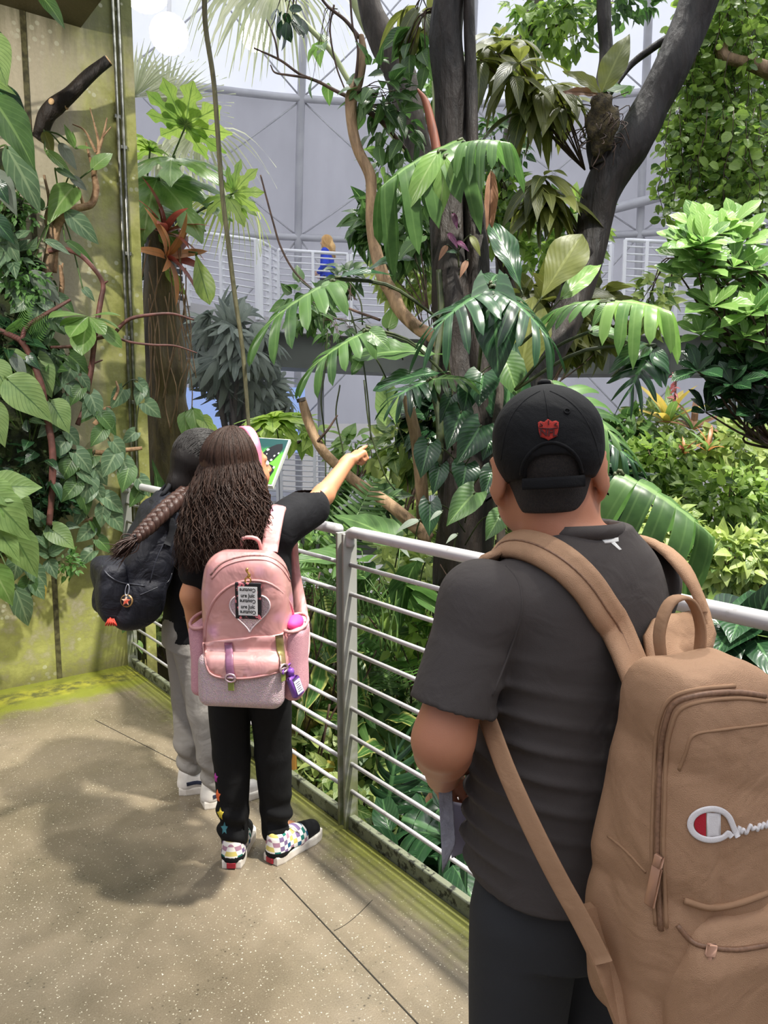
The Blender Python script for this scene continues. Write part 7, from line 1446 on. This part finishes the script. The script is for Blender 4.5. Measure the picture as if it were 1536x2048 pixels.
for lab, x, y, d, rx, ry, n, L, m, s in (('low sunny yellow green shrub bed at the right, beside the pale railing', 1455, 1000, 4.6, 110, 70, 700, .07, 'vine', 44), ('low yellow green shrub bed behind the split leaf by the boy\'s ear', 1310, 930, 4.9, 95, 55, 600, .07, 'vine', 45), ('sunny undergrowth around the bromeliads', 1300, 860, 5.6, 80, 50, 400, .08, 'under', 46), ('shrub under the bromeliads at the right edge', 1480, 900, 4.9, 90, 60, 460, .08, 'under', 47), ('dark green shrub above the railing at the far right', 1470, 1120, 3.2, 90, 60, 420, .065, 'under', 48), ('green shrub just right of the boy\'s shoulder above the railing', 1330, 1060, 3.4, 70, 50, 340, .06, 'under', 49), ('fine leaved plants right of the boy\'s cap', 1250, 880, 5.2, 55, 55, 190, .10, 'mid', 50), ('shadowy shrub behind the boy\'s neck', 1210, 970, 4.2, 60, 60, 150, .12, 'dark', 51)): leafy(lab, x, y, d, rx, ry, n, L, m, s, T_OV, base=(x, y + ry * 1.6, d))
leafy('broad dark leaves below the top rail at the far right', 1460, 1300, 2.6, 80, 90, 40, .22, 'dark', 52, tpl('ovate', .36, 9, 2, .3, .15), base=(1480, 1480, 2.6))
# ================================================================ undergrowth seen through the railing bars
UG = [('palm like frond plant under the rail between the pink backpack and the post', 645, 1160, 3.6, 'frond', 'mid', 60), ('yellow edged upright leaves below the pink backpack, behind the bars', 630, 1330, 3.9, 'strap', 'varie', 61), ('striped leafy plant behind the bars at knee height of the girl', 655, 1290, 4.4, 'whorl', 'silver', 62), ('leafy green shrub behind the bars just left of the middle post', 650, 1225, 4.6, 'ov', 'under', 63), ('broad banded leaf plant right of the middle post top', 775, 1150, 3.4, 'big', 'mid', 64), ('sunny small leaved shrub right of the middle post', 800, 1220, 4.8, 'ov', 'vine', 65), ('dark fingered plant right of the middle post at bar height', 840, 1250, 3.7, 'ov', 'vine', 66), ('pale blue green round leaved plant right of the middle post', 770, 1295, 4.2, 'ov', 'lime', 67), ('fern tuft behind the bars right of the middle post', 800, 1340, 3.9, 'frond', 'fern', 68), ('dark broad leaf plant in front of the boy\'s elbow, behind the bars', 800, 1385, 3.7, 'split', 'mid', 69), ('heart leaved ground plant behind the bars left of the boy\'s elbow', 770, 1480, 3.9, 'ov', 'under', 70), ('yellow edged plant low behind the bars right of the post', 745, 1460, 3.7, 'strap', 'varie', 71), ('bright small leaved ground cover left of the papers, behind the bars', 820, 1560, 3.6, 'ov', 'lime', 72), ('big dark pleated leaf plant at the foot of the railing, left of the papers', 770, 1650, 3.1, 'split', 'dark', 73), ('dark glossy leaf plant behind the lowest bar beside the boy', 850, 1690, 2.95, 'big', 'dark', 74), ('dark leaves at the toe plate beside the boy\'s leg', 905, 1770, 2.75, 'big', 'dark', 75), ('pale ground cover behind the lowest bars left of the post', 640, 1540, 3.8, 'ov', 'under', 76), ('green strappy plant behind the bars between the girl\'s legs and the post', 610, 1440, 4.0, 'strap', 'sun', 77), ('broad green leaves behind the bars beside the purple charm', 660, 1400, 4.2, 'ov', 'lime', 78), ('sprawling shrub behind the boy\'s sleeve', 880, 1180, 4.6, 'ov', 'under', 79), ('light leaves just under the top rail left of the post', 620, 1090, 4.2, 'ov', 'sun', 80), ('rosette of dark leaves behind bars right of the girl\'s shoe', 690, 1560, 3.5, 'ov', 'under', 81), ('green plant behind bars near the concrete wall', 330, 1230, 5.0, 'ov', 'under', 82), ('shade plant below the braid girl\'s rail', 300, 1060, 5.0, 'big', 'mid', 83), ('leafy plant behind the girls, under the top rail', 440, 1100, 4.6, 'ov', 'under', 84)]
T_FROND = frond_tpl(18, .26, .018, .4, .5, .2)
for lab, x, y, d, kind, m, s in UG:
    c = P(x, y, d)
    if kind == 'ov': shrub('undergrowth_plant', lab, 'plant', c, (.26, .22, .18), 210, .074, T_OV, m, .2, s, c - A(0, 0, .34), 6, m_twig, hollow=.15)
    elif kind == 'strap': shrub('undergrowth_plant', lab, 'plant', c, (.16, .14, .16), 26, .30, tpl('lance', .13, 8, 1, .35, .25, .15), m, -.3, s, c - A(0, 0, .3), 5, m_gstem, hollow=.1)
    elif kind == 'whorl': shrub('undergrowth_plant', lab, 'plant', c, (.2, .18, .14), 44, .16, T_WH, m, .2, s, c - A(0, 0, .3), 5, m_gstem)
    elif kind == 'big': shrub('undergrowth_plant', lab, 'plant', c, (.20, .16, .15), 13, .30, tpl('ovate', .27, 9, 2, .35, .18, .06), m, .2, s, c - A(0, 0, .35), 6, m_gstem, hollow=.3)
    elif kind == 'frond': shrub('undergrowth_plant', lab, 'plant', c, (.08, .08, .05), 9, .40, T_FROND, m, -.1, s, c - A(0, 0, .3), 4, m_gstem)
    elif kind == 'split': shrub('undergrowth_plant', lab, 'plant', c, (.12, .1, .08), 6, .36, split_tpl(7, .40, .55, .3, .35, .25), m, -.1, s, c - A(0, 0, .35), 5, m_gstem)
for lab, x, y, d, m, sd in (('yellow fallen leaf low behind the bars left of the post', 655, 1520, 3.5, 'yellow', 1), ('second yellow leaf beside the first, behind the lowest bars', 652, 1578, 3.5, 'yellow', 2), ('yellow leaf behind the lowest bar beside the boy', 893, 1755, 2.9, 'yellow', 3), ('dry brown leaf behind the bars near the boy\'s hand', 858, 1585, 3.2, 'brown', 4), ('yellow leaf hanging from the wall plants above the floor', 85, 1180, 0, 'yellow', 5)):
    b = P(x, y, d) if d else WP(x - 6, y - 12, .22); tag(leafobj('fallen_leaf', [put(T_OV, b, A(.25, -.1, -.9), A(.3, -1, .3), .085, 1.1)], LM[m], None), lab, 'leaf')
lg_ = thing('mossy_log', 'mossy yellow brown log lying behind the bars at the girl\'s knees', 'log', P(640, 1420, 3.9)); mb = MB(); limb(mb, [(560, 1480, 3.9, 26), (620, 1430, 3.95, 27), (690, 1385, 4.0, 25), (760, 1350, 4.1, 22)], 10, .12); mb.make('log', bark('mossy log bark', (96, 84, 44), (150, 132, 70), 10), lg_)
lg_ = thing('tree_stump', 'orange brown stump low behind the bars beside the girl\'s shoe', 'stump', P(585, 1600, 3.6)); mb = MB(); limb(mb, [(580, 1500, 3.6, 13), (582, 1560, 3.6, 14), (584, 1640, 3.6, 16), (586, 1760, 3.6, 18)], 8, .1); mb.make('stump', bark('orange stump bark', (120, 82, 36), (182, 134, 60), 14), lg_)
mb = MB(); tw_ = thing('bare_twigs', 'tangle of thin bare twigs behind the railing bars', 'twigs', P(700, 1400, 3.8))
for i in range(70): x, y, d = rnd.uniform(590, 900), rnd.uniform(1120, 1600), rnd.uniform(3.4, 4.6); a = rnd.uniform(-70, 70); mb.tube(pxpath([(x, y, d), (x + a * .5 + rnd.uniform(-12, 12), y + rnd.uniform(40, 90), d), (x + a, y + rnd.uniform(110, 200), d + .1)], 9), rnd.uniform(.0025, .006), 5)
mb.make('twigs', m_twig, tw_)
# uncountable undergrowth filling the bed further back
def mass(name, lab, px0, px1, d0, d1, z0, z1, n, L, m, seed, tp=T_OV):
    r = np.random.RandomState(seed); y = r.uniform(d0, d1, n); px = r.uniform(px0, px1, n); x = (px - 768) / F_PX * y * 1.02; nz = sm_noise(seed, 6, .8, 3.2); z = z0 + (z1 - z0) * np.clip(.5 + .5 * nz(x, y, y * 0), 0, 1) * r.uniform(.2, 1, n); q = np.stack([x, y, z], 1)
    dF = (q - W0) @ NF; q = q[dF > .25]; k = len(q); o = leafobj(name, [put(tp, q, r.normal(size=(k, 3)) * A(1, 1, .5) + A(0, -.2, 0), A(0, -.35, 1) + r.normal(size=(k, 3)) * .45, L * r.uniform(.6, 1.4, k))], LM[m], None); return tag(o, lab, 'undergrowth', kind='stuff')
mass('undergrowth', 'green undergrowth filling the bed under the lower ramp', 250, 1100, 5.2, 9.5, -2.1, -.4, 9000, .12, 'under', 90); mass('undergrowth', 'green undergrowth close below the walkway railing', 480, 1150, 3.3, 5.6, -2.3, -.55, 9000, .080, 'under', 91); mass('undergrowth', 'sunny undergrowth on the right side of the garden', 1050, 2100, 3.6, 8.5, -1.6, .55, 9000, .10, 'vine', 92); mass('undergrowth', 'dark undergrowth close to the walkway at right', 1000, 2300, 1.9, 3.6, -1.9, .3, 4200, .09, 'mid', 93); mass('undergrowth', 'taller garden foliage behind the tree trunks', 760, 1800, 5.6, 9.5, -.6, 1.8, 5200, .16, 'under', 94)
# ================================================================ plants growing on the concrete wall
def wspl(pts, n=20): return spline([WP(*p) for p in pts], n)
mm = Field((-2.75, 2.9, -.2), (-1.4, 4.35, 3.2), .02); mz = sm_noise(77, 9, 8, 34)
for x, y, r in ((10, 420, .12), (-10, 520, .16), (20, 600, .15), (60, 560, .10), (40, 700, .15), (30, 800, .17), (80, 880, .15), (20, 960, .18), (90, 980, .14), (120, 930, .09), (100, 790, .08), (60, 1060, .14), (100, 1090, .08), (-20, 880, .2), (-20, 1040, .2), (15, 330, .08)): mm.ell(WP(x, y, .02), A(r, r * .8, r), None, .06)
mm.disp(lambda x, y, z: .025 * mz(x, y, z)); mm.clip(lambda x, y, z: (x - W0[0]) * UF[0] + (y - W0[1]) * UF[1] + .002 + 0 * z); V, Fc = mm.mesh()
mo = thing('moss_bed', 'dark mossy mat on the concrete wall that the climbers root in', 'moss', WP(40, 800, 0)); mk('moss_mat', V, Fc, M('dark moss', (22, 27, 14), (52, 62, 26), 14, .95, bump=1, bscale=60), mo)
r = np.random.RandomState(2); sel = V[r.randint(len(V), size=2600)]; Nn = r.normal(size=(2600, 3)) + (CAMP - sel) * .3; leafobj('moss_tufts', [put(T_SMALL, sel, Nn, r.normal(size=(2600, 3)), r.uniform(.015, .04, 2600))], leafmat('moss tuft', (24, 46, 16), (64, 92, 34), (60, 80, 30), .2, .7, 2), mo)
# sawn branch
bl = thing('sawn_branch', 'thick dark sawn branch jutting from the wall, cut end pale', 'branch', WP(85, 260, .05)); mb = MB()
def wlimb(mb, pts, sides=14, wob=.05):
    w = [WP(a, b, o) for a, b, o, r_ in pts]; rs = [r_ / F_PX * q[1] for (a, b, o, r_), q in zip(pts, w)]; n = 12 * len(w); q = spline(w, n); rr = np.interp(np.linspace(0, 1, n), np.linspace(0, 1, len(w)), rs); T, N, B = frames(q); a = np.linspace(0, 6.2832, sides, endpoint=False); k = 1 + wob * (np.sin(3 * a[None] + 30 * q[:, 2, None]) + .6 * np.sin(2 * a[None] - 17 * q[:, 2, None]))
    V = (q[:, None] + (np.cos(a)[None, :, None] * B[:, None] + np.sin(a)[None, :, None] * N[:, None]) * (rr[:, None] * k)[:, :, None]).reshape(-1, 3); F = [(i * sides + j, i * sides + (j + 1) % sides, (i + 1) * sides + (j + 1) % sides, (i + 1) * sides + j) for i in range(n - 1) for j in range(sides)] + [tuple(range(sides))[::-1], tuple((n - 1) * sides + j for j in range(sides))]
    mb.add(V, F); return q
q = wlimb(mb, [(78, 275, .0, 13), (92, 235, .06, 15), (112, 212, .10, 16), (140, 188, .16, 13), (180, 150, .22, 12), (217, 121, .28, 10)]); mb.make('branch', m_bark, bl)
e = q[-1] - q[-2]; MB().tube([q[-1], q[-1] + nrm(e) * .004], .0235, 14).make('cut_face', m_cut, bl)
for a, b, o in ((103, 203, .13), (133, 213, .14), (178, 137, .23)):
    c0 = WP(a, b, o); bb = WP(112 if a < 150 else 172, 210 if a < 150 else 152, .10 if a < 150 else .2); st_ = MB(); st_.tube([bb, c0], [.024, .016] if a < 150 else [.012, .008], 10); so = st_.make('stub', m_bark, bl); MB().tube([c0, c0 + nrm(c0 - bb) * .003], .0155 if a < 150 else .0075, 10).make('cut_face', m_cut, so)
# driftwood and stems
def wstem(name, lab, cat, groups, mat, r0=5.0):
    root = thing(name, lab, cat, WP(*groups[0][0][:3])); 
    for i, pts in enumerate(groups): mb = MB(); wlimb(mb, [(a, b, o, r_) for a, b, o, r_ in pts], 8, .08); mb.make('stem' if i == 0 else 'branch', mat, root)
wstem('driftwood_branch', 'pale forked driftwood twig above the green leaf, beside the conduit', 'driftwood', [[(105, 545, .1, 9), (108, 480, .12, 10), (120, 440, .14, 9), (150, 418, .15, 7), (182, 408, .15, 7), (192, 380, .15, 6.5), (188, 345, .16, 5), (196, 310, .17, 4), (197, 285, .17, 3), (188, 245, .18, 1.6)], [(192, 305, .17, 3), (170, 262, .18, 1.8), (145, 248, .18, 1.2)], [(198, 300, .17, 3.4), (208, 265, .18, 2.4), (214, 236, .18, 1.2)], [(205, 275, .18, 2), (222, 254, .19, 1)], [(188, 345, .16, 3.4), (176, 300, .16, 2.4), (172, 285, .16, 1.6)], [(168, 415, .15, 4), (160, 385, .16, 2.6), (156, 372, .16, 1.6)], [(190, 252, .18, 1.4), (180, 216, .18, 1)]], m_drift)
wstem('driftwood_stick', 'thick brown stick standing between the leaves left of the driftwood twig', 'driftwood', [[(92, 580, .12, 9), (98, 520, .12, 10), (104, 470, .12, 9), (100, 430, .12, 7), (118, 415, .13, 6)], [(104, 470, .12, 5), (92, 440, .12, 4), (98, 400, .12, 3), (88, 350, .12, 2.5)]], m_bark3); wstem('driftwood_stick', 'short pale broken stick below the driftwood, above the rosette', 'driftwood', [[(122, 600, .14, 5), (124, 560, .15, 5), (120, 530, .16, 2.5)], [(122, 545, .15, 3), (126, 526, .16, 1.5)]], m_drift)
wstem('climbing_stem', 'long reddish bent stem in front of the wall, right of the rosette', 'stem', [[(155, 850, .18, 5), (168, 815, .18, 5.5), (182, 740, .19, 5.5), (192, 660, .2, 5), (202, 600, .2, 5), (206, 568, .2, 4.5), (190, 540, .2, 4.5), (160, 510, .18, 4.5), (125, 498, .16, 5), (96, 502, .14, 5)], [(205, 568, .2, 3), (216, 562, .21, 1.5)], [(180, 738, .19, 3), (155, 720, .18, 2.5), (138, 706, .18, 2)], [(183, 728, .19, 2.5), (205, 720, .19, 1.4)]], m_redstem)
wstem('climbing_stem', 'long reddish stem with side branches crossing the wall edge to the stump', 'stem', [[(100, 695, .2, 3), (150, 692, .2, 3.5), (190, 678, .22, 4), (225, 668, .24, 4), (245, 648, .26, 3.6), (265, 636, .28, 3.4), (300, 630, .3, 3), (345, 628, .3, 2.4), (388, 640, .3, 1.6)], [(225, 672, .24, 2.6), (260, 684, .27, 2.4), (305, 690, .3, 2.4), (350, 692, .3, 2), (394, 706, .3, 1.2)]], m_redstem)
wstem('climbing_stem', 'thick reddish stem rising at the left through the big leaves', 'stem', [[(98, 1050, .24, 6), (104, 980, .25, 6.5), (105, 900, .25, 7), (95, 840, .25, 7), (82, 770, .25, 6.5), (62, 715, .24, 6), (42, 682, .24, 6), (15, 668, .24, 5.5), (-20, 652, .24, 5)], [(44, 684, .24, 5), (52, 655, .24, 4.5), (85, 632, .24, 4), (115, 615, .24, 3.6), (140, 600, .22, 3)]], m_redstem)
wstem('driftwood_stick', 'pale driftwood twig low on the wall beside the braid girl\'s bag', 'driftwood', [[(150, 1045, .12, 3), (200, 1035, .12, 4), (240, 1030, .13, 3)], [(200, 1035, .12, 3), (175, 1050, .12, 2)]], m_drift); wstem('driftwood_stick', 'brown driftwood stick between the silver leaves at the wall edge', 'driftwood', [[(165, 900, .14, 4), (205, 905, .16, 5), (250, 900, .18, 4.5), (284, 896, .2, 3.5)], [(190, 850, .15, 6), (210, 820, .16, 5), (222, 815, .17, 3)], [(228, 800, .18, 3), (236, 780, .18, 3), (232, 762, .18, 1.5)]], m_drift)
# leaves given one by one: base px, tip px, width factor, colour, template
T_B1 = tpl('ovate', .34, 14, 3, .25, .14, .03); T_B2 = tpl('ovate', .26, 14, 3, .35, .18, .05); T_B3 = tpl('lance', .17, 12, 2, .35, .25, .05); T_H2 = tpl('heart', .42, 10, 2, .3, .2)
def wplant(name, lab, cat, base, leaves, smat=m_gstem, pr=.004):
    L = []
    for bx, by_, bo, tx, ty, to, tp_, m, ws, *nn in leaves: L.append(dict(b=WP(bx, by_, bo), t=WP(tx, ty, to), tp=tp_, m=m, ws=ws, n=(nn[0] if nn else nrm(CAMP - WP(bx, by_, .2)) * 1.0 + A(rnd.uniform(-.25, .25), rnd.uniform(-.2, .2), rnd.uniform(.3, .8))), pr=pr))
    return plant(name, lab, cat, WP(*base), L, smat)
wplant('broad_leaf_plant', 'plant with large ribbed hanging leaves at the top left corner', 'plant', (-60, 240, .1), [(-35, 60, .5, 18, 160, .55, T_B1, 'pale', 1.1), (-20, 190, .45, 84, 328, .50, T_B1, 'mid', .85), (-10, 175, .35, 60, 245, .4, T_B2, 'dark', 1.2), (-30, 150, .45, 30, 180, .5, T_B2, 'lime', .8), (-25, 70, .4, 40, 110, .3, T_B2, 'dark', 1.0)])
wplant('broad_leaf_plant', 'dark green leaf dangling from above the soffit at the top left', 'plant', (70, -40, .9), [(70, -20, .9, 134, 38, .95, T_B3, 'mid', 1.6)])
wplant('broad_leaf_plant', 'grey blue long leaves drooping below the large ribbed leaf', 'plant', (-20, 330, .1), [(10, 290, .3, 86, 412, .35, T_B3, 'silver', 1.5), (-20, 340, .3, 40, 420, .35, T_B2, 'grey', 1.1), (-20, 430, .3, 30, 480, .35, T_B2, 'dark', 1.2), (0, 450, .25, 35, 520, .3, T_B3, 'silver', 1.6), (-10, 360, .3, 15, 400, .35, T_B2, 'dark', 1.2)])
wplant('orchid_plant', 'small orchid plant with a root clump at the foot of the sawn branch', 'orchid', (88, 262, .1), [(88, 262, .14, 104, 300, .2, T_B3, 'olive', 1.6), (150, 296, .2, 130, 250, .24, T_LANCE, 'sun', 1.2), (152, 296, .2, 182, 292, .24, T_LANCE, 'sun', 1.0), (150, 294, .2, 145, 262, .22, T_LANCE, 'sun', 1.0), (90, 300, .18, 142, 338, .25, T_B3, 'sun', 1.2), (118, 285, .16, 150, 330, .22, T_B3, 'grey', 1.4)])
wplant('glossy_leaf_climber', 'climber with fresh green leaves around the pale driftwood twig', 'climber', (120, 420, .08), [(182, 340, .2, 224, 296, .22, T_B3, 'sun', 1.5), (110, 338, .2, 155, 352, .24, T_B3, 'mid', 1.3), (150, 372, .2, 92, 425, .26, T_B2, 'sun', 1.15), (138, 352, .2, 176, 376, .22, T_B3, 'grey', 1.6), (128, 420, .2, 198, 480, .26, T_B3, 'silver', 1.6), (88, 480, .2, 140, 498, .26, T_B3, 'silver', 1.3), (85, 420, .2, 60, 375, .22, T_B2, 'mid', 1.0), (60, 540, .2, 120, 600, .26, T_B3, 'grey', 1.6), (130, 480, .18, 190, 520, .22, T_B3, 'mid', 1.0), (165, 575, .16, 190, 598, .2, T_B2, 'silver', 1.0)])
rb = WP(178, 633, .26)
plant('leaf_rosette', 'light green rosette of paddle shaped leaves held in front of the mossy wall', 'plant', rb, [dict(b=rb, t=WP(x, y, o), tp=tpl('obov', .22, 9, 2, .2, .2), m='sun', ws=w, n=n_, st=None) for x, y, o, w, n_ in ((100, 618, .34, 1.0, A(.1, -.5, 1)), (138, 660, .38, 1.2, A(.1, -.8, .6)), (158, 698, .38, 1.3, A(0, -1, .3)), (238, 620, .3, .9, A(0, -.4, 1)), (242, 648, .3, .9, A(0, -.4, 1)), (246, 690, .34, .8, A(.1, -.8, .5)), (208, 662, .36, 1.3, A(.2, -.9, .5)), (118, 640, .3, .9, A(0, -.6, .9)))] , m_redstem)
wplant('pale_leaf_climber', 'climber with big pale patterned leaves at the left edge', 'climber', (60, 900, .1), [(10, 755, .3, 108, 838, .38, T_B1, 'pale', .95), (98, 800, .26, 142, 862, .32, T_B1, 'pale', 1.15), (-20, 720, .28, 24, 785, .34, T_B1, 'pale', 1.1), (-30, 800, .28, 14, 890, .34, T_B1, 'pale', .9), (70, 720, .2, 105, 790, .26, T_H2, 'pale', .9), (60, 840, .24, 88, 842, .3, T_B2, 'silver', 1.0), (20, 705, .24, 55, 752, .3, T_B3, 'grey', 1.5), (10, 700, .22, 62, 712, .28, T_B3, 'lime', 1.3)])
wplant('lime_leaf_plant', 'plant with large lime green leaves at the lower left edge', 'plant', (-20, 1080, .1), [(-20, 975, .42, 86, 968, .46, T_B1, 'lime', 1.05), (-25, 965, .44, 42, 1012, .5, T_B2, 'lime', 1.3), (-25, 990, .45, 70, 1075, .52, T_B2, 'lime', 1.25), (-15, 1050, .42, 44, 1116, .5, T_B2, 'lime', 1.2), (18, 1060, .36, 86, 1152, .42, T_B2, 'lime', 1.2), (30, 990, .3, 70, 1035, .34, T_B2, 'lime', 1.2), (-20, 1130, .4, 34, 1212, .44, T_B2, 'sun', 1.1), (28, 1172, .3, 66, 1256, .32, T_B3, 'silver', 1.5), (-30, 1010, .45, 5, 1080, .5, T_B2, 'sun', 1.2)])
wplant('nerve_leaf_plant', 'small plant with dark net veined leaves and one lime heart leaf', 'plant', (98, 1120, .12), [(100, 1105, .2, 96, 1056, .26, T_B1, 'silver', 1.0), (100, 1110, .2, 62, 1082, .26, T_B2, 'silver', 1.1), (98, 1108, .22, 130, 1088, .28, T_B2, 'silver', 1.2), (96, 1118, .2, 112, 1156, .26, T_B1, 'silver', 1.0), (88, 1052, .2, 72, 1020, .24, T_B2, 'silver', 1.2), (104, 1060, .22, 150, 1092, .3, T_H2, 'lime', 1.0), (130, 1050, .14, 158, 1052, .18, T_B2, 'silver', 1.2), (96, 1095, .22, 80, 1070, .28, T_B3, 'silver', 1.5)])
# silver veined heart leaf climber: one plant per strand
def strand(lab, pts, n, L, seed, m='silver', side=1.0):
    r = np.random.RandomState(seed); p = wspl(pts, n * 3); root = thing('heart_leaf_vine', lab, 'vine', p[0]); MB().tube(p, .0032, 5).make('stem', m_dstem, root)
    for i in range(n):
        q = p[int((i + .5) / n * (len(p) - 1))]; sgn = 1 if i % 2 else -1; d = WD * -sgn * r.uniform(.2, .9) + A(0, 0, -1) * r.uniform(.5, 1.1) - UF * r.uniform(.0, .3); b = q - UF * .03 + d * .02
        leafobj('leaf', [put(T_H2, b, d, -UF * 1.2 + A(0, 0, .7) + r.normal(size=3) * .25, L * r.uniform(.75, 1.25), r.uniform(.8, 1.0))], LM[m if r.uniform() < .75 else 'mid'], root)
for i, (lab, pts, n) in enumerate((('silver veined vine at the wall middle, right of the thick red stem', [(100, 560, .12), (110, 620, .14), (90, 680, .14), (120, 740, .16), (135, 800, .18)], 11), ('silver veined vine beside the rosette, running down to the driftwood stick', [(110, 690, .16), (140, 720, .18), (165, 770, .2), (195, 810, .2), (220, 850, .2)], 9), ('silver veined vine hanging at the wall edge over the conduits', [(175, 790, .2), (205, 850, .22), (230, 900, .24), (262, 940, .24), (288, 985, .22)], 9), ('silver veined vine hanging over the orange spot near the rail end', [(190, 900, .16), (175, 950, .18), (200, 990, .18), (212, 1030, .16)], 8), ('silver veined vine in the dark moss behind the thick red stem', [(110, 830, .2), (135, 880, .2), (150, 940, .2), (160, 1000, .18)], 8), ('silver veined vine low on the wall beside the nerve plant', [(130, 950, .12), (165, 1010, .12), (185, 1060, .12), (190, 1110, .1)], 7), ('small silver veined vine curling around the conduits', [(240, 780, .1), (262, 760, .12), (282, 770, .12), (275, 830, .12), (268, 900, .1)], 5), ('silver veined vine on the left in the moss, above the pale leaves', [(30, 560, .14), (70, 600, .16), (90, 650, .18)], 7), ('silver veined vine trailing at the far left between the lime leaves', [(30, 1100, .2), (60, 1150, .22), (30, 1180, .22)], 5))): strand(lab, pts, n, .115, 200 + i)
p = wspl([(262, 1150, -.02), (262, 1240, .01), (266, 1330, .01)], 20); strand('vine with pale net leaves climbing the end post of the railing', [(268, 1050, .03), (262, 1130, .03), (262, 1220, .03), (270, 1310, .03)], 6, .09, 230, 'pale')
# fern and fine foliage tufts
fr_ = thing('fern', 'small bright fern on the mossy mat at the left', 'fern', WP(50, 660, .15))
for i, (bx, by_, tx, ty) in enumerate(((40, 668, 46, 612), (50, 668, 68, 640), (35, 665, 20, 640), (60, 700, 75, 655))): leafobj('frond', [put(frond_tpl(14, .30, .026, .15, .3, .05), WP(bx, by_, .2), WP(tx, ty, .3) - WP(bx, by_, .2), A(0, -.8, .5), .17)], LM['fern'], fr_)
for i, (lab, x, y, r0, n, L, m) in enumerate((('fine leaved dark tuft on the moss, left of the pale stick', 40, 560, .14, 260, .035, 'fern'), ('string of tiny beads foliage hanging in the dark gap at left', 40, 420, .10, 120, .03, 'fern'), ('dark leafy tuft below the fern', 20, 690, .12, 60, .08, 'dark'), ('dark shade leaves in the hollow under the pale leaves', 60, 930, .18, 70, .09, 'dark'), ('tiny dark leaves low in the moss above the floor', 110, 1010, .12, 90, .05, 'dark'), ('leafy tuft at the upper left beside the grey leaves', 20, 510, .12, 50, .10, 'silver'), ('green tuft in the moss near the thick stem', 90, 720, .10, 50, .07, 'mid'), ('small trailing tuft at the bottom of the moss bed', 135, 1130, .07, 60, .035, 'fern'))): shrub('moss_tuft_plant', lab, 'plant', WP(x, y, .16), (r0, r0 * .7, r0), n, L, T_SMALL if L < .06 else T_OV, m, .4, 300 + i, WP(x, y, .02), 4, m_gstem, hollow=.2, sr=.002)
# ================================================================ floodlights of the wall and walkway, and spots added over the garden
spot('wall floodlight', A(-2.1, 1.5, 3.25), A(-1.75, 3.95, 1.5), 330, .05, 95)
spot('walkway floodlight', A(1.2, 2.6, 6.0), A(-1.25, 2.7, 0), 330, .10, 34)
spot('added garden spot', A(4.8, 6.0, 10.0), A(2.2, 4.8, 0), 1500, .25, 60, (1, .97, .88))  # unseen sun-like spot, added to brighten the beds at right
spot('added canopy spot', A(.6, 7.0, 10.5), A(.5, 5.0, 0), 2200, .25, 62, (1, .97, .9))  # unseen overhead spot, added to brighten trees and mid garden
spot('added bed spot', A(2.4, 1.2, 7.0), A(.5, 4.0, -1.0), 4600, .15, 44, (1, .96, .86))  # no fixture here: spot added to lift the undergrowth behind the bars
# mist hanging in the far half of the dome
t = NT('drifting mist'); v = t.n('ShaderNodeVolumeScatter'); v.inputs['Color'].default_value = (.93, .94, 1, 1); v.inputs['Density'].default_value = FOG; v.inputs['Anisotropy'].default_value = .2; t.l(v.outputs[0], t.out.inputs['Volume'])
mb = MB(); mb.box(A(1.0, 11.6, 4.6), (9.0, 4.4, 9.4)); tag(mb.make('mist', t.m, None, False), 'pale mist hanging in the far half of the dome', 'mist', kind='stuff')
